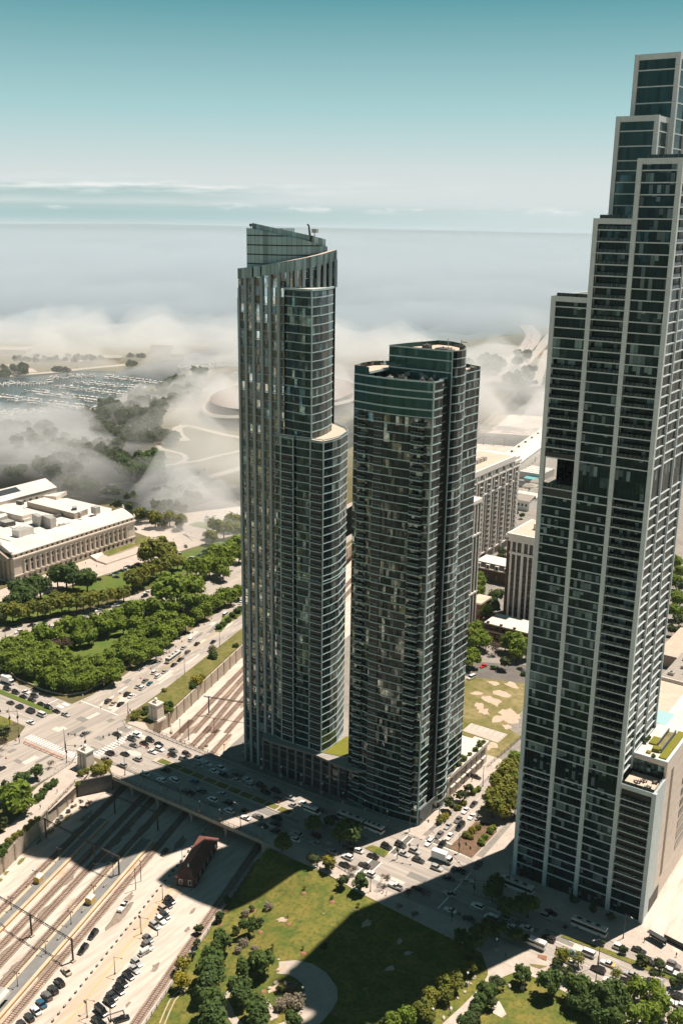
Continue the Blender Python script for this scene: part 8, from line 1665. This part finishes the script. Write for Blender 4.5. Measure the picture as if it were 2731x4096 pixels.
for (x0, y0), (x1, y1), n, nm in ROWS:
    a_, b_ = atz('j', x0, y0, -1.5), atz('j', x1, y1, -1.5); dr = (b_-a_).normalized(); ang = math.atan2(dr.y, dr.x)
    m1 = MB(); m1.box(0, (b_-a_).length, -.9, .9, -.3, .3, M['walk']); o = m1.build('dock'); o.location = (a_.x, a_.y, -1.4); o.rotation_euler = (0, 0, ang); docks[nm] = docks.get(nm, 0)+1
    tag(o, 'pale floating dock of the %s of moored boats%s' % (nm, '' if docks[nm] == 1 else ', ' + nth(docks[nm]-1) + ' one'), 'dock', 'floating docks')
    for k in range(n):
        v = a_.lerp(b_, (k+.5+rb_.uniform(-.3, .3))/n); sd_ = rb_.choice((-1, 1)); nrm = Vector((-dr.y, dr.x, 0)); v = v+nrm*sd_*7.5; v.z = -1.95
        sail = rb_.random() < .35; me = BM[rb_.choice((2, 3)) if sail else rb_.choice((0, 1, 4))]
        o = link('sailboat' if sail else 'motorboat', me); o.location = v; o.rotation_euler = (0, 0, ang+math.pi/2*sd_+rb_.uniform(-.06, .06)); s_ = rb_.uniform(1.15, 1.5); o.scale = (s_, s_, s_)
        tag(o, 'white %s moored in the %s of the hazy harbour' % ('sailboat' if sail else 'motorboat', nm), 'sailboat' if sail else 'motorboat', 'boats moored in the %s' % nm); i += 1
# buildings on the far shore
for i, (x, y, w_, d_, h_) in enumerate(((1020, 250, 34, 24, 14), (330, 300, 50, 24, 5), (650, 290, 60, 24, 4), (70, 250, 60, 34, 7), (1110, 275, 22, 12, 5))):
    v = atz('j', x, y, 0); t = thing('shore_building', ['square grey building', 'long low pale building', 'wide flat pale building', 'large faint building', 'small white building'][i]+' in the fog on the far harbour shore', 'building', (v.x, v.y, -.8), .6)
    m1 = MB(); m1.box(-w_/2, w_/2, -d_/2, d_/2, 0, h_, M['stone_d']); m1.build('wall', t); m1 = MB(); m1.frus((-w_/2-1, w_/2+1, -d_/2-1, d_/2+1), (-w_/2+3, w_/2-3, -d_/2+3, d_/2-3), h_, h_+1.5, M['roofg']); m1.build('roof', t)
# ------------------------------------------------------------------ drifting fog
for (w, x, y, rx, ry, rot, h, z0, den, sd_, lab) in (
    ('j', 330, 795, 170, 80, -.6, 44, 4, .007, 1.0, 'thick wisp of fog drifting from the harbour over the woods'),
    ('j', 60, 765, 150, 80, -.4, 40, 4, .005, 14.0, 'pale fog at the left end of the harbour woods'),
    ('j', 150, 870, 200, 110, -.6, 40, 4, .004, 2.0, 'thin veil of fog over the woods behind the museum'),
    ('j', 640, 960, 170, 80, -.5, 30, 3, .005, 3.0, 'low veil of fog over the path beyond the museum'),
    ('j', 300, 1010, 130, 70, -.5, 26, 12, .005, 15.0, 'fog drifting over the rear roofs of the museum'),
    ('o', 1250, 600, 120, 80, -.8, 55, 3, .013, 4.0, 'bright wisp of fog rising behind the tall crown tower'),
    ('o', 1120, 850, 100, 60, -.8, 26, 3, .007, 5.0, 'thin low fog over the trees at the foggy corner'),
    ('j', 1400, 760, 240, 150, -.5, 48, 3, .005, 6.0, 'pale fog lying between the stadium and the crown tower'),
    ('p', 2010, 1640, 330, 170, .3, 70, 0, .009, 7.0, 'dense fog bank lying over the tracks behind the dark tower'),
    ('p', 1750, 1500, 420, 240, .3, 56, 0, .004, 8.0, 'broad fog veil beyond the dark curved tower'),
    ('p', 520, 1390, 760, 340, .5, 60, 0, .009, 9.0, 'fog veil over the far harbour shore'),
    ('p', 900, 1560, 900, 620, .5, 60, 2, .0008, 12.0, 'thin veil of mist over the harbour woods and the stadium'),
    ('p', 1000, 1630, 190, 150, .2, 56, 2, .014, 13.0, 'fog clinging to the stadium'),
    ('p', 2050, 1800, 200, 120, .3, 34, 2, .005, 10.0, 'thin fog at the near end of the train shed')):
    v = atz(w, x, y, z0); puff((v.x, v.y), rx, ry, R(-34)*0+rot, h, z0, den, sd_, lab)
